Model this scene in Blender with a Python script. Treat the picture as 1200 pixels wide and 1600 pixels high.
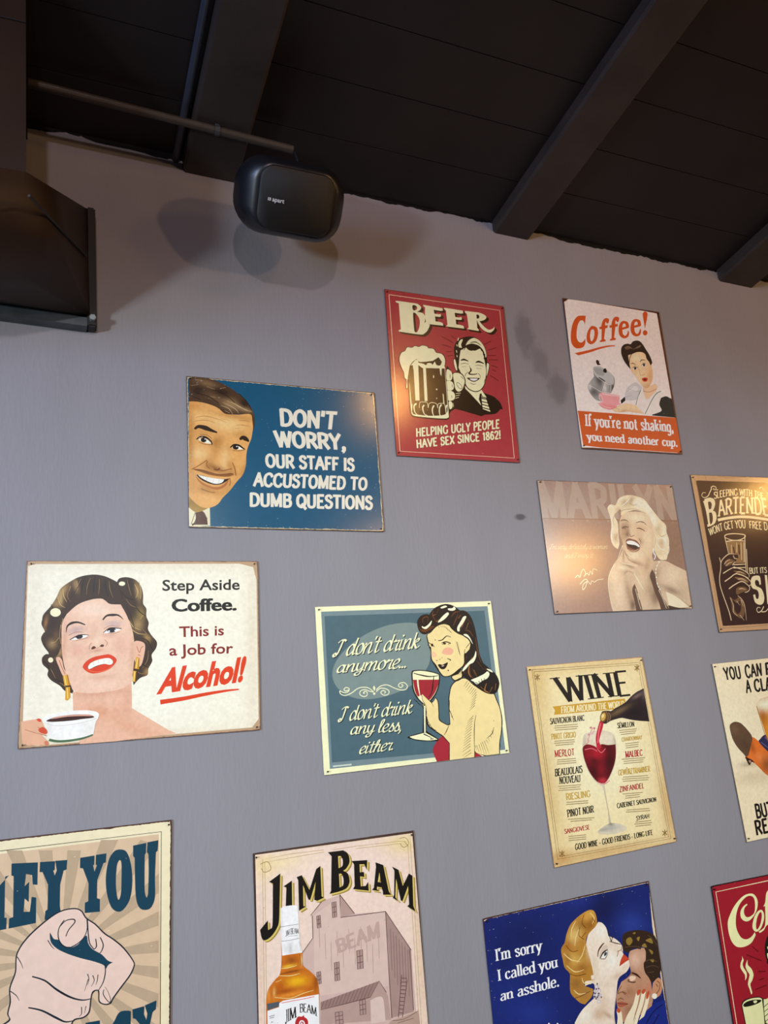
import bpy, bmesh, math, random
from mathutils import Vector, Matrix
from mathutils.geometry import delaunay_2d_cdt

for o in list(bpy.data.objects):
    bpy.data.objects.remove(o)
SC = bpy.context.scene
COL = SC.collection

# ------------------------------------------------------------------ camera
FPX = 1279.86                                   # focal length in pixels of the 1200x1600 frame
EYE = Vector((0.0, -1.56, 1.5))
RIGHT = Vector((0.92309145, -0.37623343, -0.07969051))
UP = Vector((-0.02155204, -0.25749611, 0.96603895))
FWD = Vector((0.38397615, 0.89002481, 0.24580106))
cam_d = bpy.data.cameras.new('camera')
cam_d.sensor_fit = 'HORIZONTAL'
cam_d.sensor_width = 36.0
cam_d.lens = FPX / 1200.0 * 36.0
cam_d.clip_start = 0.02
cam = bpy.data.objects.new('camera', cam_d)
COL.objects.link(cam)
m = Matrix.Identity(4)
for i in range(3):
    m[i][0], m[i][1], m[i][2], m[i][3] = RIGHT[i], UP[i], -FWD[i], EYE[i]
cam.matrix_world = m
SC.camera = cam

# ------------------------------------------------------------------ view, world, lights
SC.view_settings.view_transform = 'Standard'
SC.view_settings.look = 'None'
SC.view_settings.exposure = 0.0
SC.view_settings.gamma = 1.0
SC.view_settings.use_curve_mapping = False

W = bpy.data.worlds.new('room_air')
SC.world = W
W.use_nodes = True
W.node_tree.nodes['Background'].inputs[0].default_value = (0.62, 0.72, 1.0, 1)
W.node_tree.nodes['Background'].inputs[1].default_value = 0.03

def light(name, kind, loc, power, col, size=0.05, target=None, sy=None, spot=None, blend=.6):
    d = bpy.data.lights.new(name, kind)
    d.energy = power
    d.color = col
    if kind == 'AREA':
        d.shape = 'RECTANGLE'; d.size = size; d.size_y = sy or size
    else:
        d.shadow_soft_size = size
    if kind == 'SPOT':
        d.spot_size = math.radians(spot); d.spot_blend = blend
    o = bpy.data.objects.new(name, d)
    COL.objects.link(o)
    o.location = loc
    if target is not None:
        o.rotation_euler = (Vector(target) - Vector(loc)).to_track_quat('-Z', 'Y').to_euler()
    return o

def lamp(name, kind, loc, watts, rgb, *a):
    k = max(rgb)
    return light(name, kind, loc, watts * k, tuple(c / k for c in rgb), *a)
# daylight from the left, warm bulbs further along the room, added unseen fill spots brightening the wall
lamp('daylight_window', 'AREA', (-2.6, -2.0, 2.3), 100, (.2, .28, .48), 1.0, (0.4, 0, 2.2), .8)
lamp('warm_bulb', 'POINT', (2.05, -3.0, 2.35), 30, (1.9, 1.15, .6), .05)
lamp('front_bulb', 'POINT', (-0.4, -3.6, 2.62), 50, (1.55, 1.2, 1.25), .05)
lamp('lower_left_fill', 'SPOT', (-2.4, -2.4, 1.5), 80, (3.3, 3.7, 3.8), .15, (.15, 0, 1.3), None, 56, .9)  # added spot, no doorway behind it; lifts the lower left wall
lamp('wall_fill', 'SPOT', (0.1, -2.6, 2.6), 60, (1.2, 1.55, 1.7), .1, (.4, 0, 1.25), None, 52, .9)
lamp('wall_fill', 'SPOT', (0.4, -3.2, 2.65), 60, (1.6, 1.65, 1.4), .1, (.9, 0, 1.3), None, 38, .9)
lamp('wall_fill', 'SPOT', (2.6, -2.8, 2.4), 60, (.9, 1.4, 1.7), .1, (1.75, 0, 1.5), None, 38, .9)
lamp('pendant_bulb', 'POINT', (1.30, -1.30, 2.766), 6.5, (1.0, .52, .14), .07)
lamp('pendant_bulb', 'POINT', (2.43, -1.80, 2.185), 11, (1.0, .52, .14), .07)
lamp('ceiling_warm_fill', 'POINT', (2.9, -1.4, 2.68), 7, (1.0, .5, .14), .04)  # added unseen light that warms the ceiling at top right
lamp('pendant_bulb', 'POINT', (2.95, -1.0, 2.32), 9, (1.0, .52, .14), .07)

# ------------------------------------------------------------------ helpers
def lin(h):
    c = [int(h[i:i + 2], 16) / 255 for i in (0, 2, 4)]
    return tuple(x / 12.92 if x <= 0.04045 else ((x + 0.055) / 1.055) ** 2.4 for x in c)

def tag(o, label=None, cat=None, group=None, kind=None):
    for k, v in (('label', label), ('category', cat), ('group', group), ('kind', kind)):
        if v: o[k] = v
    return o

def mat(name, col, rough=0.5, metal=0.0, mottle=0.08, scale=40.0, bump=0.0, bscale=200.0, spec=0.5, attr=None, stretch=None, bdist=.002, smudges=()):
    m = bpy.data.materials.new(name)
    m.use_nodes = True
    nt = m.node_tree
    b = nt.nodes['Principled BSDF']
    b.inputs['Roughness'].default_value = rough
    b.inputs['Metallic'].default_value = metal
    b.inputs['Specular IOR Level'].default_value = spec
    tc = nt.nodes.new('ShaderNodeTexCoord')
    src = tc.outputs['Object']
    if stretch:
        mp = nt.nodes.new('ShaderNodeMapping')
        mp.inputs['Scale'].default_value = stretch
        nt.links.new(src, mp.inputs['Vector']); src = mp.outputs[0]
    n = nt.nodes.new('ShaderNodeTexNoise')
    n.inputs['Scale'].default_value = scale
    n.inputs['Detail'].default_value = 6
    nt.links.new(src, n.inputs['Vector'])
    rmp = nt.nodes.new('ShaderNodeMapRange')
    rmp.inputs[1].default_value = 0.3; rmp.inputs[2].default_value = 0.7
    rmp.inputs[3].default_value = 1 - mottle; rmp.inputs[4].default_value = 1 + mottle
    nt.links.new(n.outputs[0], rmp.inputs[0])
    mx = nt.nodes.new('ShaderNodeMix')
    mx.data_type = 'RGBA'; mx.blend_type = 'MULTIPLY'
    mx.inputs[0].default_value = 1.0
    if attr:
        a = nt.nodes.new('ShaderNodeAttribute'); a.attribute_name = attr
        nt.links.new(a.outputs['Color'], mx.inputs[6])
    else:
        mx.inputs[6].default_value = (*col, 1)
    nt.links.new(rmp.outputs[0], mx.inputs[7])
    out = mx.outputs[2]
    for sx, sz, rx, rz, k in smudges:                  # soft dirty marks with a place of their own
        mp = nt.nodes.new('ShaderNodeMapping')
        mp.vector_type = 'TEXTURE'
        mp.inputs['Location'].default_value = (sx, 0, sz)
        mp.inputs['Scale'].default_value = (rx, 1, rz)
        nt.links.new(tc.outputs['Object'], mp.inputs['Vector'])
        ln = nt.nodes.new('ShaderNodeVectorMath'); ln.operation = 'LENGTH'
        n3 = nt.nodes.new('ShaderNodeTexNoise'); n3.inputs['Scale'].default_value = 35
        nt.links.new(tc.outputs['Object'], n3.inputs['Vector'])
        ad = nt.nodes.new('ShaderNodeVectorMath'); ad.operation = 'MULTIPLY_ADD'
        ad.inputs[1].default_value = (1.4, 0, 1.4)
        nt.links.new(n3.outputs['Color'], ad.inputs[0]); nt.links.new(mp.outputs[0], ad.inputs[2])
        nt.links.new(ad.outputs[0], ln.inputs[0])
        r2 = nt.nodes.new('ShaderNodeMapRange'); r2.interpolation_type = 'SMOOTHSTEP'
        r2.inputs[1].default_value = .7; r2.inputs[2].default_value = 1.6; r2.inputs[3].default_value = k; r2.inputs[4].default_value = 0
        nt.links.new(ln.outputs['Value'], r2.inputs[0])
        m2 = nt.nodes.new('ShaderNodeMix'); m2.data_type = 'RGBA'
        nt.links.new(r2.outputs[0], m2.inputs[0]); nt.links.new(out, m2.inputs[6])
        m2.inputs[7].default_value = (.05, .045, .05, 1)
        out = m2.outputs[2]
    nt.links.new(out, b.inputs['Base Color'])
    if bump:
        n2 = nt.nodes.new('ShaderNodeTexNoise')
        n2.inputs['Scale'].default_value = bscale
        n2.inputs['Detail'].default_value = 4
        nt.links.new(src, n2.inputs['Vector'])
        bp = nt.nodes.new('ShaderNodeBump')
        bp.inputs['Strength'].default_value = bump
        bp.inputs['Distance'].default_value = bdist
        nt.links.new(n2.outputs[0], bp.inputs['Height'])
        nt.links.new(bp.outputs[0], b.inputs['Normal'])
    return m

def mesh_obj(name, verts, faces, mats, parent=None, mi=None, smooth=False):
    me = bpy.data.meshes.new(name)
    me.from_pydata(verts, [], faces)
    for mm in (mats if isinstance(mats, (list, tuple)) else [mats]):
        me.materials.append(mm)
    if mi: me.polygons.foreach_set('material_index', mi)
    if smooth: me.polygons.foreach_set('use_smooth', [True] * len(me.polygons))
    me.update()
    o = bpy.data.objects.new(name, me)
    COL.objects.link(o)
    if parent: o.parent = parent
    return o

def bm_obj(name, bm, mats, parent=None, smooth=False):
    me = bpy.data.meshes.new(name)
    bmesh.ops.recalc_face_normals(bm, faces=bm.faces)
    bm.to_mesh(me); bm.free()
    for mm in (mats if isinstance(mats, (list, tuple)) else [mats]):
        me.materials.append(mm)
    if smooth: me.polygons.foreach_set('use_smooth', [True] * len(me.polygons))
    o = bpy.data.objects.new(name, me)
    COL.objects.link(o)
    if parent: o.parent = parent
    return o

def bm_hexa(bm, p):
    """eight corners: p[0:4] one ring, p[4:8] the opposite ring"""
    v = [bm.verts.new(q) for q in p]
    for f in ((0, 1, 2, 3), (7, 6, 5, 4), (0, 4, 5, 1), (1, 5, 6, 2), (2, 6, 7, 3), (3, 7, 4, 0)):
        bm.faces.new([v[i] for i in f])

def bm_tube(bm, a, b, r, n=16):
    a, b = Vector(a), Vector(b)
    q = (b - a).to_track_quat('Z', 'Y')
    rings = []
    for c in (a, b):
        rings.append([bm.verts.new(c + q @ Vector((r * math.cos(t * 2 * math.pi / n), r * math.sin(t * 2 * math.pi / n), 0))) for t in range(n)])
    for i in range(n):
        bm.faces.new((rings[0][i], rings[0][(i + 1) % n], rings[1][(i + 1) % n], rings[1][i]))
    bm.faces.new(rings[0][::-1]); bm.faces.new(rings[1])

def empty(name, loc=(0, 0, 0)):
    o = bpy.data.objects.new(name, None)
    o.empty_display_size = 0.05
    COL.objects.link(o)
    o.location = loc
    return o

# ------------------------------------------------------------------ the room
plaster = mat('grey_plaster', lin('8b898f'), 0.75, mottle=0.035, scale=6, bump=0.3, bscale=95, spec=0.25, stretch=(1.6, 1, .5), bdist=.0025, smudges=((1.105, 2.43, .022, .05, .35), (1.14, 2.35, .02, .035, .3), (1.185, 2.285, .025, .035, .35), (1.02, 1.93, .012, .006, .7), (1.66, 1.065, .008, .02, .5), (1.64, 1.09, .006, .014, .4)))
black_paint = mat('black_ceiling_paint', lin('221d1d'), 0.5, mottle=0.15, scale=8, bump=0.1, bscale=90, spec=0.35)
beam_paint = mat('dark_beam_paint', lin('38302d'), 0.5, mottle=0.15, scale=14, bump=0.25, bscale=60, spec=0.4)
floor_m = mat('dark_floor', lin('5a4a3e'), 0.5, mottle=0.2, scale=3)

def zc(x, y):                                    # underside of the sloping ceiling
    return 2.736 - 0.0345 * x - 0.150 * y

X0, X1, Y0 = -3.2, 5.4, -5.6
# plaster wall behind the signs, its top hidden above the boards
nx, nz = 2, 2
wv = [(X0, 0, 0), (X1, 0, 0), (X1, 0, zc(X1, 0) + .05), (X0, 0, zc(X0, 0) + .05)]
wb = [(x, 0.12, z) for x, y, z in wv]
bm = bmesh.new(); bm_hexa(bm, wv + wb)
tag(bm_obj('wall_back', bm, plaster), kind='structure')
bm = bmesh.new(); bm_hexa(bm, [(X0, Y0, 0), (X1, Y0, 0), (X1, 0.12, 0), (X0, 0.12, 0), (X0, Y0, -.1), (X1, Y0, -.1), (X1, .12, -.1), (X0, .12, -.1)])
tag(bm_obj('floor', bm, floor_m), kind='structure')

# board ceiling: boards run along the wall with open joints
bm = bmesh.new()
rnd = random.Random(3)
y, bw = 0.0, 0.138
while y > Y0:
    y2 = y - bw
    dz = rnd.uniform(0, .0015)
    p = []
    for yy in (y, y2 + 0.0022):
        p.append((yy, 0))
    a, b_ = p[0][0], p[1][0]
    lo = [(X0, a, zc(X0, a) + dz), (X1, a, zc(X1, a) + dz), (X1, b_, zc(X1, b_) + dz), (X0, b_, zc(X0, b_) + dz)]
    bm_hexa(bm, lo + [(q[0], q[1], q[2] + .018) for q in lo])
    y = y2
lo = [(X0, 0.12, zc(X0, .12) + .005), (X1, .12, zc(X1, .12) + .005), (X1, Y0, zc(X1, Y0) + .005), (X0, Y0, zc(X0, Y0) + .005)]
bm_hexa(bm, lo + [(q[0], q[1], q[2] + .045) for q in lo])
for f in list(bm.faces)[-6:]: f.material_index = 1
tag(bm_obj('ceiling', bm, [black_paint, mat('joint_glint_tone', lin('7a5636'), .7)]), kind='structure')  # backing coloured warm brown to imitate light glinting along the joints

def beam(x, w, d, i, lab):
    bm = bmesh.new()
    x2 = x + w
    # slightly uneven, chamfered timber
    N = 14
    rings = []
    for k in range(N + 1):
        yy = -0.001 + (Y0 + .01) * k / N
        j = rnd.uniform(-.0025, .0025)
        pts = [(x + j, zc(x, yy) + .01), (x + j, zc(x, yy) - d + .006), (x + .006 + j, zc(x, yy) - d), (x2 - .006 + j, zc(x2, yy) - d), (x2 + j, zc(x2, yy) - d + .006), (x2 + j, zc(x2, yy) + .01)]
        rings.append([bm.verts.new((a, yy, b)) for a, b in pts])
    for k in range(N):
        for q in range(6):
            bm.faces.new((rings[k][q], rings[k][(q + 1) % 6], rings[k + 1][(q + 1) % 6], rings[k + 1][q]))
    bm.faces.new(rings[0]); bm.faces.new(rings[-1][::-1])
    tag(bm_obj('trim_%d' % i, bm, beam_paint), lab, 'ceiling beam', kind='structure')

# ragged edge of black ceiling paint where the boards meet the plaster
bm = bmesh.new()
r_ = random.Random(11); x, w_ = X0, 0.004
tp, bt, bk = [], [], []
while x < 3.6:
    w_ = min(.012, max(.0015, w_ + r_.uniform(-.0028, .0028)))
    e_ = .006 * max(0, 1 - abs(x - .22) / .05)
    tp.append(bm.verts.new((x, -.0006, zc(x, 0) + .002))); bt.append(bm.verts.new((x, -.0006, zc(x, 0) - w_ - e_)))
    x += r_.uniform(.004, .010) if -.3 < x < 2.4 else .05
for i in range(len(tp) - 1): bm.faces.new((tp[i], bt[i], bt[i + 1], tp[i + 1]))
tag(bm_obj('trim_4', bm, mat('black_edge_paint', lin('0c0b0d'), .7, spec=.2)), 'ragged edge of black ceiling paint on the plaster', 'paint edge', kind='structure')

beam(0.264, 0.120, 0.040, 1, 'dark ceiling beam above the loudspeaker')
beam(1.034, 0.107, 0.030, 2, 'dark ceiling beam in the middle of the board ceiling')
beam(1.776, 0.130, 0.034, 3, 'dark ceiling beam at the right edge')

# ------------------------------------------------------------------ ductwork at the left
duct_m = mat('dark_sheet_metal', lin('2b1a0e'), 0.55, metal=0.3, mottle=0.2, scale=9, bump=0.05, bscale=30)
rail_m = mat('grey_flange_steel', lin('50555a'), 0.4, metal=0.5, mottle=0.2, scale=30)
bolt_m = mat('zinc_bolt', lin('9aa6a8'), 0.35, metal=0.6, mottle=0.1)
gasket_m = mat('black_gasket', lin('14110f'), 0.6)
duct = tag(empty('ventilation_duct', (-0.27, -0.2, 2.38)), 'dark brown sheet metal ventilation duct bending into the wall at the left', 'air duct')
off = -Vector(duct.location)
def dpart(name, bm, mt, parent=duct, smooth=False):
    for v in bm.verts: v.co += off
    return bm_obj(name, bm, mt, parent, smooth)
bm = bmesh.new()
xl, xr = -0.52, -0.0475
bm_hexa(bm, [(xl, -.34, 2.378), (-.0365, -.34, 2.378), (-.0455, -.06, 2.575), (xl, -.06, 2.575),
             (xl, -.34, zc(xl, -.34) - .001), (xr, -.34, zc(xr, -.34) - .001), (-.049, -.06, zc(xr, -.06) - .001), (xl, -.06, zc(xl, -.06) - .001)])
dpart('riser', bm, duct_m)
bm = bmesh.new()
for z in (2.66,):
    bm_hexa(bm, [(xl, -.342, z), (xr + .0035, -.342, z), (xr + .003, -.05, z), (xl, -.05, z), (xl, -.342, z + .003), (xr + .0035, -.342, z + .003), (xr + .003, -.05, z + .003), (xl, -.05, z + .003)])
dpart('joint_seam', bm, gasket_m)
bm = bmesh.new()
P = dict(V2L=(xl, -.34, 2.378), V2=(-.0365, -.34, 2.378), U0=(-.0755, -.22, 2.281), UL=(xl, -.245, 2.25), W1=(.0705, -.022, 2.543), W3=(.078, -.022, 2.305),
         WL=(xl, -.022, 2.33), BT=(-.0455, -.06, 2.575), BTL=(xl, -.06, 2.575), T1L=(xl, -.022, 2.56))
V = {k: bm.verts.new(p) for k, p in P.items()}
for f in (('V2L', 'V2', 'U0', 'UL'), ('V2', 'W1', 'W3'), ('V2', 'W3', 'U0'), ('UL', 'U0', 'W3', 'WL'), ('V2', 'BT', 'W1'), ('BT', 'BTL', 'T1L', 'W1'), ('W1', 'T1L', 'WL', 'W3'), ('V2L', 'UL', 'WL', 'T1L', 'BTL'), ('V2L', 'BTL', 'BT', 'V2')):
    bm.faces.new([V[k] for k in f])
dpart('elbow', bm, duct_m, smooth=True)
bm = bmesh.new()
bm_tube(bm, (-.0312, -.340, 2.336), (.0665, -.055, 2.4165), .0022, 8)
dpart('fold_seam', bm, gasket_m)
bm = bmesh.new()
bm_hexa(bm, [(.0705, -.03, 2.282), (.0885, -.03, 2.282), (.0885, 0, 2.282), (.0705, 0, 2.282), (.0665, -.03, 2.545), (.0835, -.03, 2.545), (.0835, 0, 2.545), (.0665, 0, 2.545)])
bmesh.ops.bevel(bm, geom=bm.edges[:], offset=.003, segments=2, affect='EDGES')
fl = dpart('flange', bm, gasket_m)
bm = bmesh.new()
bm_hexa(bm, [(xl, -.028, 2.304), (.0705, -.028, 2.282), (.0705, 0, 2.282), (xl, 0, 2.304), (xl, -.028, 2.322), (.0705, -.028, 2.300), (.0705, 0, 2.300), (xl, 0, 2.322)])
bm_hexa(bm, [(xl, -.036, 2.327), (.0530, -.036, 2.308), (.0530, -.006, 2.308), (xl, -.006, 2.327), (xl, -.036, 2.335), (.0530, -.036, 2.316), (.0530, -.006, 2.316), (xl, -.006, 2.335)])
dpart('flange', bm, rail_m)
for bx, bz in ((.080, 2.297), (-.2, 2.311)):
    bm = bmesh.new(); bm_tube(bm, (bx, -.03, bz), (bx, -.039, bz), .0062, 6)
    dpart('bolt', bm, bolt_m)

# ------------------------------------------------------------------ pipes under the ceiling
pipe_m = mat('dusty_grey_pipe', lin('3c3630'), 0.45, mottle=0.15, scale=25)
cond_m = mat('blue_grey_conduit', lin('3a3e4a'), 0.4, mottle=0.12, scale=25)
bm = bmesh.new()
bm_tube(bm, (-.0435, -.149, 2.7085), (.473, -.135, 2.688), .0085)
pipe = tag(bm_obj('cable_pipe', bm, pipe_m, smooth=False), 'thin grey pipe running along the wall under the first beam', 'pipe')
for px_, py_, pz_ in ((.3115, -.1395, 2.6945),):
    bm = bmesh.new()
    bm_tube(bm, (px_ - .005, py_, pz_), (px_ + .005, py_, pz_), .0105, 16)
    bm_hexa(bm, [(px_ - .004, py_ - .004, pz_ + .009), (px_ + .004, py_ - .004, pz_ + .009), (px_ + .004, py_ + .004, pz_ + .009), (px_ - .004, py_ + .004, pz_ + .009),
                 (px_ - .004, py_ - .004, zc(px_, py_) - .038), (px_ + .004, py_ - .004, zc(px_, py_) - .038), (px_ + .004, py_ + .004, zc(px_, py_) - .038), (px_ - .004, py_ + .004, zc(px_, py_) - .038)])
    bm_obj('pipe_clip', bm, rail_m, pipe)
bm = bmesh.new()
bm_tube(bm, (.2495, -.001, zc(.2495, 0) - .012), (.2495, -3.6, zc(.2495, -3.6) - .012), .0085)
tag(bm_obj('conduit', bm, cond_m), 'straight conduit fixed to the ceiling beside the first beam', 'pipe')

# ------------------------------------------------------------------ loudspeaker
spk_m = mat('black_speaker_plastic', lin('15161b'), 0.34, mottle=0.06, scale=60, bump=0.05, bscale=500)
gril_m = mat('black_speaker_grille', lin('0a0a0a'), 0.5, mottle=0.25, scale=900, bump=0.3, bscale=1400)
badge_m = mat('white_badge_print', lin('c8c8cc'), 0.4)
spk = tag(empty('loudspeaker', (.446, -.12, 2.57)), 'black rounded loudspeaker on a bracket under the ceiling', 'loudspeaker')
th = math.radians(40)
SN, SV, SX = Vector((0, -math.cos(th), -math.sin(th))), Vector((0, -math.sin(th), math.cos(th))), Vector((1, 0, -.03)).normalized()
SO = Vector((.446, -.22, 2.497))
def rrect(w, h, r, n=7, bow=0):
    pts = []
    for cx, cy, a0 in ((w / 2 - r, h / 2 - r, 0), (-w / 2 + r, h / 2 - r, 90), (-w / 2 + r, -h / 2 + r, 180), (w / 2 - r, -h / 2 + r, 270)):
        for k in range(n + 1):
            a = math.radians(a0 + 90 * k / n)
            pts.append((cx + r * math.cos(a), cy + r * math.sin(a)))
    return pts
def sloft(rings, name, mt, parent, cap=(True, True)):
    bm = bmesh.new(); prev = None; first = None
    for w, h, r, d in rings:
        cur = [bm.verts.new(SO + SX * a + SV * b + SN * (d - 0.9 * (a / .2) ** 2 * .05) - Vector(spk.location)) for a, b in rrect(w, h, r)]
        if prev:
            n = len(cur)
            for i in range(n):
                bm.faces.new((prev[i], prev[(i + 1) % n], cur[(i + 1) % n], cur[i]))
        else: first = cur
        prev = cur
    if cap[0]: bm.faces.new(first[::-1])
    if cap[1]: bm.faces.new(prev)
    return bm_obj(name, bm, mt, parent, smooth=True)
body = sloft([(.09, .07, .03, -.118), (.14, .105, .045, -.112), (.190, .134, .055, -.090), (.220, .146, .060, -.062), (.226, .147, .060, -.040), (.206, .138, .050, -.014), (.176, .128, .04, -.003), (.156, .122, .03, .0012)], 'cabinet', spk_m, spk)
gr_ = sloft([(.152, .119, .028, .0005), (.150, .117, .027, .0035), (.144, .111, .025, .0052)], 'grille', gril_m, spk)
# maker's badge: small square mark and a word, white print on the grille
def text_mesh(s, bold=0.0, res=3):
    c = bpy.data.curves.new('lettering', 'FONT')
    c.body = s; c.offset = bold; c.resolution_u = res
    o = bpy.data.objects.new('lettering', c); COL.objects.link(o)
    dg = bpy.context.evaluated_depsgraph_get(); dg.update()
    me = bpy.data.meshes.new_from_object(o.evaluated_get(dg))
    vs = [(v.co.x, v.co.y) for v in me.vertices]; fs = [tuple(p.vertices) for p in me.polygons]
    bpy.data.meshes.remove(me); bpy.data.objects.remove(o); bpy.data.curves.remove(c)
    return vs, fs
vs, fs = text_mesh('apart', .02)
def onface(a, b, e=.0062):
    return SO + SX * a + SV * b + SN * (e - 0.9 * (a / .2) ** 2 * .05) - Vector(spk.location)
k_ = .0112
bv = [onface(-.0490 + x * k_, -.0065 + y * k_) for x, y in vs]; bf = list(fs)
for (x0, x1, y0, y1) in ((-.0575, -.0515, -.0062, -.0049), (-.0575, -.0515, -.0039, -.0026), (-.0575, -.0562, -.0062, -.0026), (-.0528, -.0515, -.0062, -.0012), (-.0575, -.0515, -.0018, -.0008)):
    n = len(bv); bv += [onface(a, b) for a, b in ((x0, y0), (x1, y0), (x1, y1), (x0, y1))]; bf.append((n, n + 1, n + 2, n + 3))
mesh_obj('badge', bv, bf, badge_m, gr_)
bm = bmesh.new()
L_ = Vector(spk.location)
bm_tube(bm, SO - SN * .112 - L_, Vector((.446, -.02, 2.612)) - L_, .014)
bm_hexa(bm, [Vector(q) - L_ for q in ((.416, -.022, 2.57), (.476, -.022, 2.57), (.476, -.0005, 2.57), (.416, -.0005, 2.57), (.416, -.022, 2.66), (.476, -.022, 2.66), (.476, -.0005, 2.66), (.416, -.0005, 2.66))])
bm_obj('bracket', bm, spk_m, spk)
bm = bmesh.new()
prev = None
for k in range(13):
    t = k / 12
    p = Vector((.474 + .010 * math.sin(t * math.pi * .8), -.136 - .004 * t, 2.688 - .075 * t)) - L_
    if prev is not None: bm_tube(bm, prev, p, .0028, 8)
    prev = p
bm_obj('cable', bm, spk_m, spk)

# ------------------------------------------------------------------ printed tin signs: lettering and artwork
# Pen-drawn alphabet (cap height 100, x-height 66); each glyph: advance width, strokes ('*' marks a corner, 'o' a closed stroke, '.' a dot)
GLYPHS = {
 'A': (78, '2 0 38 100;38 100 76 0;16 36 62 36'), 'B': (68, '12 0 12 100;12 100 *36 100 58 92 60 76 54 60 *34 53 *12 53;*34 53 58 48 66 28 58 6 *36 0 12 0'),
 'C': (80, '74 80 60 97 40 100 16 84 8 50 16 16 40 0 60 3 74 20'), 'D': (82, '12 0 12 100;12 100 *36 100 62 88 74 50 62 12 *36 0 12 0'),
 'E': (66, '12 0 12 100;12 100 58 100;12 53 48 53;12 0 60 0'), 'F': (60, '12 0 12 100;12 100 56 100;12 51 46 51'),
 'G': (84, '72 80 60 97 40 100 16 84 8 50 16 16 40 0 60 3 *74 14 *74 44'), 'H': (80, '12 0 12 100;68 0 68 100;12 52 68 52'),
 'I': (26, '13 0 13 100'), 'J': (44, '32 100 32 30 26 4 10 -2 2 12'), 'K': (74, '12 0 12 100;62 100 12 42;28 58 70 0'),
 'L': (60, '12 0 12 100;12 0 56 0'), 'M': (98, '12 0 12 100;12 100 48 6;48 6 84 100;86 0 84 100'), 'N': (84, '12 0 12 100;12 100 70 2;70 0 70 100'),
 'O': (84, 'o42 100 16 84 8 50 16 16 42 0 68 16 76 50 68 84'), 'P': (66, '12 0 12 100;12 100 *36 100 60 90 62 74 56 56 *36 46 *12 46'),
 'Q': (84, 'o42 100 16 84 8 50 16 16 42 0 68 16 76 50 68 84;48 22 80 -14'), 'R': (74, '12 0 12 100;12 100 *36 100 60 90 62 74 56 56 *36 48 *12 48;36 48 70 0'),
 'S': (64, '56 82 46 97 30 100 14 92 10 76 20 62 44 50 58 36 58 20 48 4 30 0 16 3 6 18'), 'T': (72, '36 0 36 100;4 100 68 100'),
 'U': (80, '12 100 12 30 20 6 40 0 60 6 68 30 68 100'), 'V': (76, '2 100 38 0;38 0 74 100'), 'W': (106, '2 100 30 0;30 0 54 96;54 96 78 0;78 0 104 100'),
 'X': (74, '6 100 68 0;6 0 68 100'), 'Y': (74, '4 100 36 46;70 100 36 46;36 0 36 46'), 'Z': (66, '6 100 60 100;60 100 4 0;4 0 62 0'),
 'a': (60, '12 52 20 63 32 66 44 60 *48 46 *48 8 56 0;48 40 28 36 12 26 8 14 16 2 28 0 40 6 48 18'), 'b': (60, '10 0 10 104;10 46 22 62 36 66 50 58 54 33 50 8 36 0 22 4 10 18'),
 'c': (54, '48 52 40 64 28 66 14 56 8 33 14 10 30 0 42 3 50 14'), 'd': (64, '54 0 54 104;54 46 42 62 30 66 14 58 8 33 14 8 30 0 42 4 54 18'),
 'e': (58, '8 36 *52 36 48 56 32 66 14 56 8 33 14 8 32 0 46 4 52 14'), 'f': (40, '20 0 20 80 26 99 38 104 46 94;6 64 38 64'),
 'g': (62, '52 66 52 -8 44 -27 26 -32 10 -22;52 46 42 62 30 66 14 58 8 34 14 10 30 2 42 6 52 20'), 'h': (64, '10 0 10 104;10 44 22 60 38 66 50 58 53 42 53 0'),
 'i': (24, '12 0 12 66;.12 90'), 'j': (28, '16 66 16 -12 8 -28 0 -26;.16 90'), 'k': (60, '10 0 10 104;50 66 12 28;24 38 58 0'), 'l': (24, '12 0 12 104'),
 'm': (96, '10 0 10 66;10 46 20 62 34 66 44 58 46 42 46 0;46 46 56 62 70 66 80 58 82 42 82 0'), 'n': (64, '10 0 10 66;10 44 22 60 38 66 50 58 52 42 52 0'),
 'o': (62, 'o31 66 14 57 8 33 14 9 31 0 48 9 54 33 48 57'), 'p': (62, '10 -32 10 66;10 46 22 62 36 66 50 58 54 33 50 8 36 0 22 4 10 18'),
 'r': (46, '10 0 10 66;10 40 20 58 32 66 42 60'), 's': (52, '44 52 36 64 24 66 12 60 10 50 18 40 36 30 46 20 44 8 32 0 20 1 8 12'),
 't': (44, '20 90 20 18 25 3 34 0 42 6;4 64 40 64'), 'u': (64, '10 66 10 22 16 4 28 0 42 6 52 20;52 0 52 66'), 'v': (56, '4 66 28 0;28 0 52 66'),
 'w': (80, '4 66 22 0;22 0 40 60;40 60 58 0;58 0 76 66'), 'x': (56, '4 66 50 0;4 0 50 66'), 'y': (58, '4 66 29 2;54 66 29 2 18 -24 6 -30'),
 '.': (26, '.13 6'), ',': (26, '.13 6;15 8 14 -6 6 -18'), "'": (22, '11 104 9 78'), '!': (30, '15 104 15 32;.15 6'), '-': (44, '6 34 38 34'), ' ': (34, ''),
 '1': (44, '10 82 *28 100 *28 0'), '2': (64, '8 80 18 96 34 100 52 92 56 74 44 48 *6 0 *60 0'), '6': (66, '54 88 40 100 24 92 10 60 10 30 18 6 34 0 52 8 58 30 50 52 34 60 18 50 11 34'), '8': (64, 'o32 100 14 92 12 76 22 58 46 44 56 26 50 6 32 0 14 6 8 26 18 44 42 58 52 76 50 92'),
 '\u00b7': (40, '.20 34'), '\u00c9': (66, '12 0 12 100;12 100 58 100;12 53 48 53;12 0 60 0;28 112 42 128'), '\u00dc': (80, '12 100 12 30 20 6 40 0 60 6 68 30 68 100;.28 120;.52 120'),
}
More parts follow.
